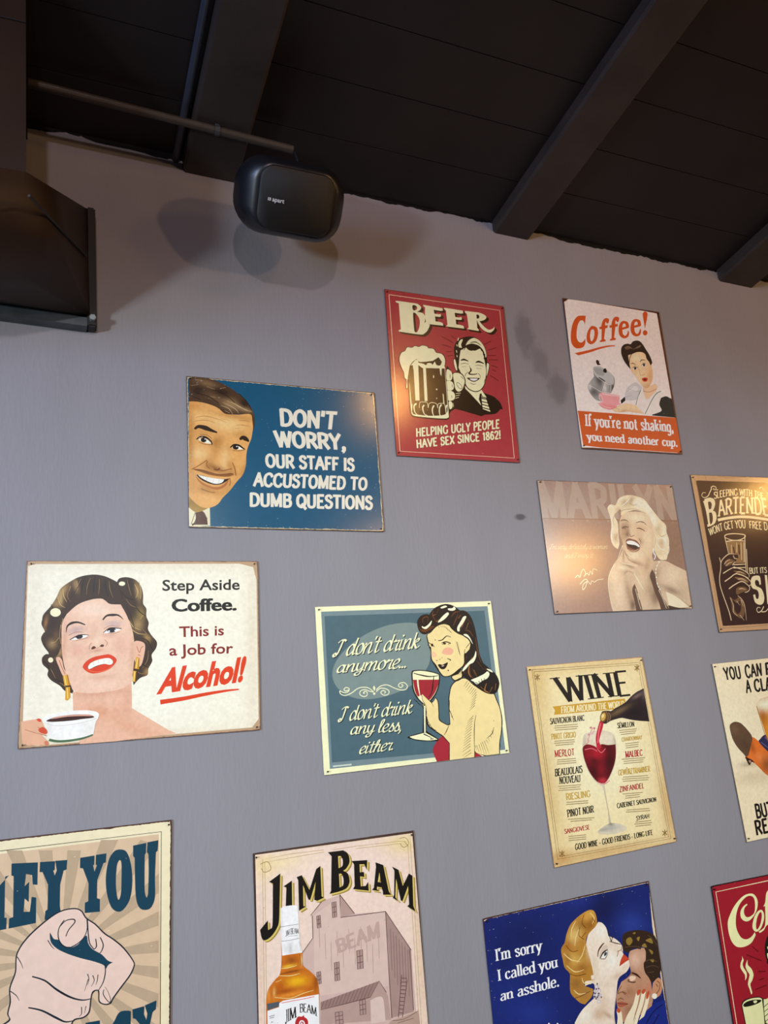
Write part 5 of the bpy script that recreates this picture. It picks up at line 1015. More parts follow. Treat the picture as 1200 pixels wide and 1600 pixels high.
make_sign('tin_sign', "teal tin sign with a bare-backed woman and wine glass reading I don't drink anymore", 'vintage tin signs on the wall', 0.7067, 1.5713, 0.01050, [(-200.3, 160.8), (203.0, 160.4), (202.9, -160.4), (-205.5, -160.8)], 'd8d0a8', [
 ('r','painted_face','ece2b6',0.4,0.12),
 ('q','blue_panel','6c8085','*-1881 1508 *1928 1491 *1940 -1526 *-1927 -1506'),
 ('q','blue_panel','45606a','*-1816 1416 *1839 1397 *1842 -1465 *-1877 -1392'),
 ('p','blue_panel','728482','-1741 212 -1667 474 -1391 762 -964 1015 -497 1169 -30 1213 278 1154 459 1003 476 735 412 420 291 218 *-8 -40 -248 -142 -672 -247 -1079 -267 -1398 -193 -1635 -27'),
 ('t','lettering/letter_shadow','1c2a30','script',"I don't drink",'-1704 586 224 666','-1622 899 277 968'),
 ('t','lettering','ece2b6','script',"I don't drink",'-1721 604 206 685','-1639 917 259 987'),
 ('t','lettering/letter_shadow','1c2a30','script','anymore...','-1636 271 -128 278','-1620 481 -78 570'),
 ('t','lettering','ece2b6','script','anymore...','-1653 289 -145 297','-1636 499 -95 589'),
 ('t','lettering/letter_shadow','1c2a30','script',"I don't drink",'-1687 -667 -83 -629','-1648 -404 -34 -379'),
 ('t','lettering','ece2b6','script',"I don't drink",'-1703 -649 -100 -611','-1664 -386 -51 -361'),
 ('t','lettering/letter_shadow','1c2a30','script','any less,','-1449 -924 -370 -956','-1425 -722 -346 -715'),
 ('t','lettering','ece2b6','script','any less,','-1466 -906 -387 -937','-1442 -704 -362 -697'),
 ('t','lettering/letter_shadow','1c2a30','script','either.','-1298 -1308 -580 -1298','-1262 -1102 -533 -1089'),
 ('t','lettering','ece2b6','script','either.','-1314 -1290 -596 -1280','-1278 -1085 -550 -1071'),
 ('l','ornament','ece2b6','-1423 -63 -1496 -74 -1520 -39 -1473 -10 -1412 -39 -1444 -95 -1534 -105 -1612 -66 -1590 -133 -1485 -161 -1356 -117 -1242 -51 -1131 -30 -1005 -51 -902 -134|-1087 -154 -1123 -143 -1083 -112 -1040 -140 -1055 -198 -1129 -209 -1197 -162 -1173 -97 -1080 -79 -1010 -109 -903 -142|-847 -138 -749 -77 -639 -94 -569 -141 -594 -206 -688 -216 -748 -162 -697 -123 -644 -152 -675 -184|-844 -104 -745 -35 -594 -21 -451 -90 -305 -143 -191 -134 -155 -68 -215 -4 -310 -6 -353 -54 -300 -92 -249 -53 -285 -33',(17.2,)),
 ('p','ornament','ece2b6','-882 -18 -858 -61 -882 -118 -904 -58'),
 ('e','ornament','ece2b6',[(-891,-171,26,23,-179)]),
 ('p','printed_person/dress','9a2432','*510 -1116 *655 -1281 *615 -1615 *339 -1608 285 -1459 277 -1352 374 -1219'),
 ('p','printed_person/dress','9a2432','*1195 -1495 *1354 -1583 *1372 -1606 *1180 -1610'),
 ('p','printed_person','17100f','778 -274 838 -130 978 -28 1133 8 *1237 -17 1432 -190 *1846 -370 1891 -525 1943 -698 1956 -923 1913 -1142 1836 -1375 *1804 -1600 *1457 -1611 *1214 -1515 *1201 -1612 *605 -1614 *655 -1281 *519 -1126 338 -1002 208 -883 194 -738 145 -536 120 -390 114 -262 *157 -247 343 -425 *456 -342 507 -438 502 -656 506 -801 *660 -904 *713 -891 728 -601 739 -419'),
 ('p','printed_person','e6cc90','792 -294 853 -146 986 -47 1130 -10 1234 -41 1429 -209 *1826 -384 1869 -523 1922 -696 1931 -921 1891 -1140 1815 -1373 *1783 -1593 *1470 -1594 1236 -1508 *1227 -1335 *1191 -1602 *627 -1602 *667 -1274 *535 -1113 360 -989 240 -877 214 -740 165 -538 139 -409 136 -282 *158 -269 340 -443 *454 -360 489 -445 482 -654 484 -808 *657 -922 *726 -910 742 -602 758 -438'),
 ('l','printed_person','17100f','1344 -770 1294 -904 1260 -1084 1227 -1335 1216 -1497|1729 -1052 1668 -1176 1526 -1263|771 -421 738 -602 760 -677 813 -845|701 -908 624 -1027 552 -1111|1753 -906 1741 -933|343 -425 363 -517',(7.9,17.8,5.9)),
 ('l','printed_person/hatching','17100f','1231 -64 1131 -173|1265 -104 1161 -212|1295 -153 1187 -261|1334 -193 1220 -301|1373 -224 1255 -331|1413 -249 1291 -356|1417 -302 1290 -408|1409 -357 1279 -463|1391 -412 1257 -517|1373 -467 1235 -571|1355 -521 1213 -625|1337 -575 1191 -678|1278 -783 1128 -884|1261 -828 1107 -928|1243 -881 1086 -981|1226 -935 1064 -1034|1214 -989 1049 -1087|1201 -1042 1031 -1140|1186 -1105 1013 -1202|1175 -1158 998 -1254|1164 -1212 983 -1307|1151 -1265 965 -1359|1136 -1327 947 -1420|1125 -1380 932 -1473|1126 -1452 929 -1544|1134 -1507 933 -1598',(10,8,4)),
 ('l','printed_person/hatching','17100f','1243 -1373 1263 -1465|1274 -1376 1320 -1516|1330 -1363 1370 -1539|1377 -1331 1431 -1563|1421 -1318 1483 -1577|1466 -1303 1548 -1575|1511 -1289 1555 -1366|1570 -1258 1593 -1324|1620 -1208 1644 -1265|1675 -1121 1697 -1197',(9.8,7.8,3.9)),
 ('l','printed_person/hatching','17100f','208 -704 222 -759|218 -758 245 -833|226 -813 279 -889|251 -869 314 -946|285 -926 360 -986|322 -965 409 -1008|-37 -342 37 -402|-1 -381 92 -460|36 -420 129 -499|766 -714 793 -752|772 -750 807 -808',(13.4,11.5,3.8)),
 ('p','printed_person/neck','17100f','867 67 1104 193 1145 31 1014 -48 914 -41'),
 ('p','printed_person/neck','e6cc90','885 48 1031 92 *1122 174 1105 34 1040 3 936 -25'),
 ('l','printed_person/neck','17100f','949 79 995 129|989 77 1039 153|1029 74 1077 168|1069 75 1102 176|907 64 952 106',(7.5,)),
 ('p','printed_person/face','17100f','392 934 478 993 631 1112 838 1157 1031 1077 1253 885 1269 523 1196 277 1040 162 867 67 745 49 658 72 581 173 482 337 435 445 443 604 416 711 396 801'),
 ('p','printed_person/face','e6cc90','411 934 496 983 650 1102 836 1143 1029 1059 1233 886 *1442 749 1389 661 1334 556 1226 507 1188 295 1032 180 870 88 747 66 674 88 611 171 587 225 *539 316 462 426 461 567 465 673 435 710 420 800'),
 ('p','printed_person/face','dca486','708 571 776 639 878 652 964 611 965 540 900 499 780 505 714 536'),
 ('p','printed_person/face','e2b890','469 567 520 582 583 525 557 474 478 478'),
 ('l','printed_person/face','17100f','690 1100 707 1073|742 1116 758 1083|783 1120 808 1077|823 1113 847 1067|855 1093 881 1043|878 1065 902 1014|905 1037 929 987|933 1018 957 968|960 989 980 952',(7.6,)),
 ('l','printed_person/face','17100f','1059 768 1102 739|1064 744 1104 712|1069 721 1107 685|1074 697 1110 657|1079 673 1113 630|1085 650 1115 603|1090 626 1118 576|1095 603 1121 549|1100 579 1124 522|1105 555 1126 495|1110 532 1129 468',(7.6,)),
 ('l','printed_person/face','17100f','568 828 597 818|645 806 737 816 803 861 867 894 954 863',(15,22.6,9.4)),
 ('l','printed_person/face','17100f','719 749 782 773 852 769 929 738 867 724|727 731 756 720|410 786 469 744 524 706 545 678|412 676 460 665|388 730 435 710|549 403 587 392|629 413 654 422|690 457 704 439|811 427 887 393 869 376',(11.3,20.8,9.4)),
 ('e','printed_person/face','17100f',[(789,746,36,28,-176),(496,721,32,27,73),(807,180,16,15,-142)]),
 ('e','printed_person/face','e6cc90',[(839,747,16,11,-180),(527,732,11,8,79),(802,756,8,7,-169)]),
 ('p','printed_person/lips','17100f','581 305 628 320 676 304 738 322 817 344 781 266 725 217 665 212 619 241'),
 ('p','printed_person/lips','b89890','664 287 725 296 716 274 675 264'),
 ('p','printed_person/ear','e6cc90','1262 631 1399 733 1407 642 1353 537 1247 515'),
 ('l','printed_person/ear','17100f','1280 612 1328 664 1397 724|1257 596 1232 525',(11.5,)),
 ('p','printed_person/hair','17100f','202 1184 231 1272 319 1349 441 1372 *499 1352 613 1475 783 1551 949 1569 1107 1522 *1238 1420 1361 1408 1472 1297 1533 1129 1561 944 1579 688 1592 469 *1650 285 1780 169 1911 53 1976 -77 1980 -203 1897 -340 1788 -376 1628 -338 *1438 -218 1295 -67 1127 50 1122 174 1226 346 *1234 489 *1360 590 1396 715 1328 827 *1233 886 1097 947 986 1042 917 1136 798 1159 629 1094 499 1010 374 953 278 975 218 1058'),
 ('p','printed_person/hair','5a3014','265 1038 359 998 504 1046 591 1114 512 1117 409 1086 328 1071'),
 ('l','printed_person/hair','5a3014','342 1196 328 1250 373 1302 455 1317 466 1245 419 1175 340 1178|234 1111 284 1029 379 997|609 1438 578 1349 642 1202|733 1470 683 1381|1018 1296 1110 1384 1236 1398|1034 1095 1110 1219 1188 1344|1208 1014 1288 1157 1348 1302|1308 992 1409 969 1495 837|1382 1245 1490 1112|1536 835 1555 507 1609 288|1280 451 1246 345|1400 426 1348 339 1313 234|1241 310 1165 190 1192 81|1370 195 1430 30|1313 234 1311 56 1383 -20|1511 330 1652 141|1677 176 1729 101',(11.3,30.1,7.5)),
 ('l','printed_person/hair','9a6432','576 1331 660 1364|642 1202 728 1252|1176 1253 1247 1324|1235 1068 1336 1210|1412 1152 1331 1009|1320 287 1277 111 1324 2|1406 157 1469 10|1675 -146 1615 -284 1730 -345|1809 -227 1733 -328|1902 -162 1861 -302|1522 -207 1633 -303',(9.5,26.6,5.7)),
 ('p','printed_person/hair','f0e6c0','304 1126 361 1105 456 1155 545 1233 516 1153 460 1101 386 1060 310 1090'),
 ('p','printed_person/hair','f0e6c0','777 1496 884 1538 942 1514 836 1481'),
 ('p','printed_person/hair','f0e6c0','957 1472 1060 1477 1106 1513 1140 1456 1074 1422 973 1435'),
 ('p','printed_person/hair','f0e6c0','681 1191 795 1304 927 1390 963 1353 871 1265 763 1206'),
 ('p','printed_person/hair','f0e6c0','1133 1072 1231 1196 1304 1285 1376 1282 1288 1157 1192 1052 1173 980 1123 991'),
 ('p','printed_person/hair','f0e6c0','1256 903 1339 908 1410 823 1456 694 1429 731 1369 825'),
 ('p','printed_person/hair','f0e6c0','1138 138 1167 207 1305 324 1441 424 1509 546 1505 438 1427 317 1318 269 1225 186'),
 ('p','printed_person/hair','f0e6c0','1317 -51 1466 -7 1640 53 1729 101 1773 44 1710 -41 1579 -86 1448 -148 1373 -90'),
 ('p','printed_person/hair','f0e6c0','1716 155 1817 131 1861 74 1791 97'),
 ('l','printed_person/hair','17100f','1498 -81 1524 -189|1564 -50 1590 -158|1628 -36 1657 -127|1412 -110 1470 -132|308 1251 356 1321 457 1335 478 1262 430 1183 339 1169 304 1215',(15.2,)),
 ('p','wine_glass','17100f','-30 204 45 232 209 226 412 185 573 129 600 90 570 -75 487 -253 367 -390 *234 -471 *166 -987 *421 -1170 *406 -1208 54 -1175 -161 -1120 -251 -1064 *83 -1006 *163 -466 43 -348 -40 -179 -47 40'),
 ('p','wine_glass','ece2b6','-5 188 63 213 207 208 410 165 555 115 575 73 546 -73 468 -233 349 -367 *215 -461 *184 -458 65 -335 -14 -162 -21 39'),
 ('q','wine_glass','ece2b6','*166 -493 *203 -496 *148 -1021 *116 -1018'),
 ('p','wine_glass','ece2b6','*-216 -1067 *91 -1024 *152 -1024 266 -1094 *400 -1177 215 -1180 16 -1150 -140 -1111'),
 ('p','wine_glass/wine','96202e','*-21 42 *567 7 539 -91 458 -233 351 -353 *284 -393 132 -282 49 -294 -6 -145'),
 ('l','wine_glass','17100f','8 174 157 128 359 83 569 88|463 80 430 -28 407 -137 361 -262 290 -339',(13.5,27.1,9.7)),
 ('l','wine_glass','ece2b6','92 95 83 -78 102 -280',(34.8,34.8,11.6)),
 ('l','wine_glass','17100f','99 -1043 185 -1086 281 -1139|239 -1153 320 -1157',(22.7,18.9,7.6)),
 ('p','printed_person/hand','e6cc90','145 -283 171 -270 266 -374 350 -453 389 -556 310 -712 222 -669 200 -505 151 -392'),
 ('l','printed_person/hand','17100f','145 -283 152 -383 208 -487 216 -632|171 -267 267 -365 350 -453 376 -528',(7.7,11.5,5.8)),
 ('l','imprint','b8c4b8','-1868 -1465 -1485 -1470',(29.5,)),
], (1.15, 1.15, 1.15), 0.42, None, None, None)

make_sign('tin_sign', 'parchment coloured tin sign headed WINE with a bottle pouring into a glass', 'vintage tin signs on the wall', 1.1415, 1.3880, 0.02709, [(-158.0, 204.9), (157.1, 202.9), (161.8, -202.9), (-160.9, -204.9)], 'b88a58', [
 ('g','painted_face','ecd9a4','*-1569 2037 *1547 2011 *1600 -2020 *-1593 -2038',[(-1358,1733,884,285,92,'d2b06c',0.7),(-1469,-284,1395,275,92,'cfaa66',0.75),(1766,841,1536,322,92,'d0a868',0.75),(1592,-1265,872,233,90,'c89c5c',0.8),(45,1954,1890,184,180,'d8b87a',0.7),(-370,-1948,1768,164,179,'c99e5e',0.75),(-22,118,1106,1033,89,'f6ecc8',0.8),(-1416,-1892,271,160,172,'c08e50',0.7)],5),
 ('l','border','6a5030','*-1452 1968 *1475 1908 *1477 -1944 *-1499 -1900 *-1452 1968|*-1410 1922 *1416 1862 *1425 -1901 *-1444 -1860 *-1410 1922',(9.7,)),
 ('l','border','8a6a38','-1403 1844 -1290 1751|-1411 1755 -1282 1840|-1334 1868 -1359 1727',(22.7,)),
 ('l','border','8a6a38','1307 1838 1430 1740|1294 1744 1443 1834|1385 1864 1352 1714',(24.7,)),
 ('l','border','8a6a38','1280 -1758 1397 -1856|1268 -1843 1409 -1771|1354 -1740 1322 -1874',(23.1,)),
 ('l','border','8a6a38','-1427 -1766 -1320 -1858|-1435 -1846 -1312 -1778|-1361 -1749 -1385 -1875',(21.1,)),
 ('t','headline','1e1610','roman','WINE','-883 1214 1050 1207','-1038 1754 1056 1744'),
 ('p','ribbon','c89a30','*-1075 1149 *879 1142 *891 925 *-1065 972 *-1019 1064'),
 ('t','ribbon/ribbon_lettering','f4e4b4','cond','FROM AROUND THE WORLD','-881 989 839 955','-863 1123 852 1089'),
 ('t','wine_list','1e1812','cond','SAUVIGNON BLANC','-1198 786 -299 776','-1184 907 -285 888'),
 ('t','wine_list','c09a3c','cond','PINOT GRIGIO','-1227 469 -590 452','-1214 584 -576 562'),
 ('t','wine_list','a8202a','west','MERLOT','-1202 104 -704 86','-1191 240 -686 217'),
 ('t','wine_list','1e1812','cond','BEAUJOLAIS','-1272 -281 -559 -290','-1253 -141 -540 -154'),
 ('t','wine_list','1e1812','cond','NOUVEAU','-1190 -450 -645 -468','-1172 -311 -626 -333'),
 ('t','wine_list','c09a3c','west','RIESLING','-1078 -791 -457 -801','-1075 -662 -440 -678'),
 ('t','wine_list','1e1812','cond','PINOT NOIR','-1113 -1127 -420 -1124','-1108 -988 -401 -991'),
 ('t','wine_list','a8202a','west','SANGIOVESE','-1241 -1439 -606 -1440','-1239 -1352 -597 -1357'),
 ('t','wine_list','1e1812','cond','S\u00c9MILLON','538 522 1016 515','553 630 1031 617'),
 ('t','wine_list','c09a3c','cond','CHARDONNAY','598 227 1177 218','608 310 1187 296'),
 ('t','wine_list','a8202a','cond','MALBEC','622 -122 1099 -130','635 8 1119 -6'),
 ('t','wine_list','c09a3c','cond','GEW\u00dcRZTRAMINER','351 -467 1237 -488','367 -357 1255 -376'),
 ('t','wine_list','a8202a','west','ZINFANDEL','308 -811 985 -812','316 -702 1001 -708'),
 ('t','wine_list','1e1812','cond','CABERNET SAUVIGNON','181 -1128 1262 -1131','187 -1031 1274 -1045'),
 ('t','wine_list','1e1812','west','SYRAH','630 -1444 989 -1443','642 -1359 1008 -1359'),
 ('t','wine_list','1e1812','cond','GOOD WINE \u00b7 GOOD FRIENDS \u00b7 LONG LIFE','-1042 -1788 1002 -1791','-1027 -1675 1009 -1695'),
 ('l','wine_list/small_print','a08c62','-1089 739 -500 714|-1107 698 -497 669|-1091 652 -531 628|-1153 426 -643 405|-1168 385 -644 361|-1144 339 -684 322|-1157 38 -678 16|-1172 -3 -679 -27|-1183 -44 -683 -70|-1226 -493 -650 -533|-1207 -538 -687 -571|-1238 -576 -670 -616|-1082 -835 -534 -876|-1097 -875 -535 -918|-1107 -1172 -446 -1233|-1053 -1221 -517 -1265|-1153 -1505 -721 -1536|-1160 -1545 -729 -1577|-1168 -1585 -737 -1617|576 470 1062 455|578 425 1040 412|599 377 1000 371|681 170 1060 164|683 125 1038 121|677 80 1025 77|514 -145 1161 -185|553 -194 1102 -223|548 -238 1088 -267|472 -517 1153 -567|434 -556 1174 -614|450 -602 1137 -654|380 -861 924 -898|448 -913 836 -930|431 -955 834 -974|424 -1199 1033 -1249|393 -1238 1046 -1295|605 -1475 1019 -1500|566 -1512 1039 -1546|586 -1558 999 -1584',(16,)),
 ('g','wine_glass','d8cbb0','-392 454 -240 512 60 525 347 449 431 305 411 69 327 -188 163 -432 25 -560 *-52 -608 -53 -665 -57 -866 -49 -1182 *-38 -1396 173 -1446 340 -1536 289 -1600 -13 -1626 -297 -1591 -410 -1524 -268 -1447 *-94 -1402 *-66 -1179 -81 -892 -97 -703 *-119 -628 -263 -523 -402 -303 -464 -64 -473 170',[(-38,-1041,423,44,89,'8a8070',0.7),(-58,-1492,253,70,178,'b4b2a6',0.8),(-279,-1502,214,33,178,'8e8c80',0.6),(25,350,442,147,174,'e8dcc0',0.8),(419,247,179,56,78,'b0a488',0.7),(-392,307,176,43,79,'b4a88c',0.7),(-62,-1421,90,28,172,'6a6458',0.7)],2.5),
 ('g','wine_glass/wine','6a0f18','-451 226 -325 270 -151 216 -53 151 38 230 218 195 *414 188 382 -17 303 -214 145 -429 7 -557 -89 -574 -242 -511 -384 -306 -457 -65 -474 112',[(161,-80,350,185,84,'26080c',0.9),(-259,-321,175,142,114,'2e080e',0.8),(-107,69,214,149,169,'b8182a',0.8),(-323,94,146,108,73,'8e1420',0.7),(-78,-518,109,57,174,'d83848',0.7),(-213,-94,105,60,162,'3a0a10',0.7),(-67,-286,151,105,58,'8a1420',0.7)],2),
 ('l','wine_glass/wine','e0707a','-361 274 -278 324 -302 386|-89 155 3 57 130 131|-420 164 -234 172 -101 98|-227 -527 -56 -593 103 -541',(16.3,)),
 ('p','pouring_wine','c02838','*102 730 *200 690 146 575 61 435 -5 294 26 172 -89 155 -85 362 -13 532'),
 ('l','pouring_wine','e88088','109 669 12 470 -48 269',(20,)),
 ('l','wine_glass/splash','d8a0a0','-261 410 -183 521 -111 602|-176 461 -86 540|-314 328 -237 437',(22.9,)),
 ('e','wine_glass/splash','c88080',[(-166,608,30,23,-177),(-77,584,28,25,48),(-249,468,24,21,57)]),
 ('g','bottle','2a1c1e','169 874 217 923 369 921 443 907 *568 956 859 1051 1084 1185 1260 1263 *1451 1315 *1448 578 1157 623 933 670 712 729 518 718 359 689 237 650 152 695 122 788',[(669,885,304,55,-164,'7a6040',0.8),(1240,1171,156,37,-162,'8a7068',0.7),(1442,1184,126,78,73,'6e5c5c',0.6),(343,796,121,45,77,'5a4028',0.8),(1082,815,233,122,177,'160c10',0.7)],2.5),
 ('e','bottle/mouth','6a4a24',[(223,802,129,90,49)]),
 ('e','bottle/mouth','caa24a',[(208,803,96,59,54)]),
 ('e','bottle/mouth','f0d890',[(197,823,45,28,53)]),
 ('l','bottle','8a6a48','361 885 402 805 362 703|308 905 343 796 289 681',(20.2,)),
], (0.98, 0.98, 1.0), None, None, ('5a4028', 25, 0.7), None)

make_sign('tin_sign', 'sepia tin sign with a laughing curly-haired blonde woman and tall faint capitals', 'vintage tin signs on the wall', 1.2687, 1.8598, 0.00668, [(-200.0, 158.5), (203.4, 157.5), (198.7, -157.5), (-202.1, -158.5)], '4a3a30', [
 ('g','painted_face','937264','*-1991 1571 *2025 1571 *1972 -1564 *-2011 -1569',[(-1234,1154,1031,443,-176,'9c8478',0.8),(1456,1142,886,463,-174,'a08878',0.7),(1665,76,770,527,83,'84664e',0.7),(-1277,-257,1037,832,-161,'a07452',0.8)],5),
 ('t','headline','a48c7c','gothic','MARILYN','-2000 675 1991 662','-1986 1503 2007 1490'),
 ('q','painted_face/lower_field','8a664e','*-1987 662 *2003 655 *2011 612 *-1983 635'),
 ('t','quotation','e8cca0','hand',"I'm very definitely a woman",'-1922 -83 -276 -78','-1911 35 -267 34'),
 ('t','quotation','e8cca0','hand','and I enjoy it','-1533 -288 -714 -287','-1526 -173 -706 -177'),
 ('l','signature','f0dcb8','-1325 -764 -1237 -700 -1188 -750 -1129 -637 -1057 -555 -1015 -655 -1069 -736 -976 -655 -927 -705 -870 -607 -826 -690 -783 -559 -670 -593|-1216 -912 -1061 -801 -989 -835 -1119 -914 -1161 -1043 -1073 -980 -992 -851 -925 -918 -872 -837 -799 -871 -712 -824 -530 -800',(17.7,14.1,10.6)),
 ('g','printed_person','c4a88c','*123 -148 *290 -384 *988 -151 *1037 -390 1237 -372 1430 -394 1658 -496 *1991 -640 *1952 -1593 *1304 -1554 *-404 -1567 -435 -1369 -426 -953 -354 -687 -141 -419 -2 -304',[(1551,-754,319,260,-148,'d8c2a4',0.8),(1763,-1155,270,153,95,'b8a084',0.6),(963,-745,266,129,52,'8a6a52',0.8),(798,-1074,227,185,-154,'a08468',0.6),(906,-1252,239,141,72,'6c5040',0.8),(550,-875,204,159,60,'d4b898',0.7),(139,-1156,337,120,97,'8c6a54',0.7),(-145,-1054,389,182,76,'d8c0a4',0.7),(200,-1444,155,91,74,'54382c',0.8),(818,-507,200,153,-163,'c8aa8c',0.6),(1425,-1108,269,86,159,'6e5444',0.7),(1693,-1468,219,66,153,'4a362c',0.8)],2.6),
 ('p','printed_person/dress','5a4236','*947 -587 1011 -746 1035 -982 1107 -1218 1211 -1415 *1251 -1571 *1009 -1564 978 -1370 906 -1135 874 -940 842 -743'),
 ('p','printed_person/dress','5a4236','*349 -930 389 -1085 430 -1355 *458 -1566 *269 -1569 265 -1350 248 -1082'),
 ('p','printed_person/dress','4a352b','*1247 -1474 1581 -1523 *1820 -1569 *1251 -1571'),
 ('p','printed_person/dress','dcc8ac','*1245 -1143 1494 -1247 1710 -1390 *1878 -1532 1577 -1543 *1272 -1475'),
 ('l','printed_person/dress','d8c4a8','1233 -392 1110 -510 1040 -667 1019 -942 1067 -1061|1035 -1099 1099 -1256 1155 -1452 1182 -1550|1115 -1179 1155 -1336 1219 -1493|349 -1045 366 -1200 382 -1354 415 -1546|397 -1162 414 -1316',(13.3,)),
 ('e','printed_person/dress','ecdcc4',[(1192,-412,23,17,-163),(1112,-500,23,17,-163),(1064,-589,23,17,-163),(1038,-677,23,17,-163),(1032,-785,23,17,-164),(1029,-942,22,17,-164),(1051,-1021,22,17,-165),(1075,-1080,22,17,-165)]),
 ('g','printed_person/face','cfb090','*299 768 456 830 752 855 1085 799 1188 576 1178 291 *1103 -71 1021 -231 947 -469 *769 -742 *614 -915 574 -759 *505 -504 358 -404 246 -247 209 -69 *147 286 188 566',[(361,467,194,156,51,'8c6650',0.75),(215,207,243,93,77,'a07c60',0.6),(744,693,344,121,-178,'e2cbac',0.8),(956,169,330,143,76,'dcc2a2',0.7),(488,-228,221,115,-170,'e0c8a8',0.8),(818,-507,253,90,65,'ac8a6c',0.7),(449,-425,250,62,167,'8a684e',0.7),(510,368,151,67,64,'dabf9e',0.7),(374,287,110,76,53,'6e4a38',0.8),(814,430,164,74,171,'c09a78',0.6),(753,129,116,75,102,'a88264',0.6)],2),
 ('l','printed_person/face','4c3022','232 606 298 637 416 628 467 578|695 571 824 602 941 573 990 513',(13.1,21.9,8.8)),
 ('l','printed_person/face','3c241a','237 446 337 467 455 458|679 429 766 434 856 400 922 361|233 426 353 427',(13.1,24,10.9)),
 ('l','printed_person/face','6a4632','446 288 458 228 547 248 587 268|350 287 410 228|692 189 737 109 733 29|200 9 214 -168 309 -286',(13.2,17.5,8.8)),
 ('p','printed_person/lips','7a4c3a','295 128 400 178 493 158 607 129 696 29 696 -31 644 -110 526 -159 384 -149 302 -80 288 29'),
 ('p','printed_person/lips','2c1610','311 89 413 118 551 89 664 -11 614 -80 469 -80 338 -20'),
 ('p','printed_person/teeth','f4e6d0','313 98 414 124 553 99 680 9 658 -41 559 9 419 29 327 49'),
 ('l','printed_person/lips','b89078','300 -89 412 -129 532 -130 638 -80',(17.3,30.3,13)),
 ('g','printed_person/hand','d0b294','*-63 -381 123 -148 177 9 216 -30 210 -187 314 -384 513 -464 *553 -504 414 -600 *595 -1128 451 -893 347 -697 166 -655 *-73 -921 -343 -878 -361 -725 -171 -458',[(267,-501,199,42,162,'7c5842',0.7),(229,-695,156,82,167,'6a4634',0.75),(71,-538,141,58,-179,'e4ccac',0.7),(-199,-727,177,113,72,'dcc4a4',0.7),(155,-226,160,28,79,'7a5844',0.7),(459,-854,170,49,110,'e0c8a8',0.6)],2),
 ('l','printed_person/hand','e8d4b4','-144 -439 -331 -687 -419 -915 -430 -1218 -376 -1540|177 9 6 -265 -63 -381|70 -421 275 -462 505 -504|375 -678 499 -894 614 -1148',(14.9,12.8,6.4)),
 ('g','printed_person/hair','ddc6a4','*271 747 278 908 79 744 140 565 111 286 89 49 *16 -89 -107 10 -140 206 -61 503 -64 742 -101 922 13 1025 153 1007 280 1172 490 1258 688 1273 878 1237 1062 1168 1219 965 1376 762 1455 660 1601 518 1586 334 1618 130 1532 -153 *1439 -354 1241 -352 *1127 -192 *1103 -71 1178 291 1184 555 1081 779 900 858 711 895 456 830',[(455,1074,127,97,-158,'a88a68',0.7),(662,1139,162,65,55,'9c7c5c',0.7),(226,887,100,77,-158,'b89a78',0.6),(1,207,124,91,65,'ac8868',0.7),(1376,49,151,117,57,'b0906e',0.7),(1328,414,149,96,69,'b89a78',0.7),(1119,964,179,114,164,'f0dec4',0.8),(1255,658,158,104,101,'ecd8bc',0.8),(-85,503,243,58,79,'f2e2ca',0.7),(1501,171,167,61,76,'eedcc2',0.7),(842,1061,141,108,-178,'f2e2c8',0.7),(1226,-192,125,79,-172,'c8ae8c',0.7)],2.2),
 ('l','printed_person/hair','f6e8d0','-74 943 29 985 82 885 19 804|209 1049 353 1174 527 1198|342 990 507 1095 625 1200|818 1184 1003 1126 1123 984|1189 821 1296 618 1312 455|1479 538 1529 415 1427 292|1277 170 1406 191 1513 110 1433 -32|1227 49 1300 -72 1441 -113|-49 444 -117 206 -60 10|1061 922 1176 759 1188 576|1584 90 1566 -113 1456 -274',(10.9,19.7,6.6)),
 ('l','printed_person/hair','a48664','219 726 318 869 520 913 764 917 1040 819|1178 291 1194 130 1103 -71|115 805 13 644 30 484|576 1076 687 1017 814 1040|1327 292 1414 231 1578 293|87 286 -6 167 53 108',(8.8,13.2,6.6)),
 ('l','printed_person/earring','f4ead8','1091 -71 1078 -191 1115 -251 1057 -351',(31.1,35.5,22.2)),
], (1.25, 1.3, 1.3), 0.19, 0.14, None, 1.0)

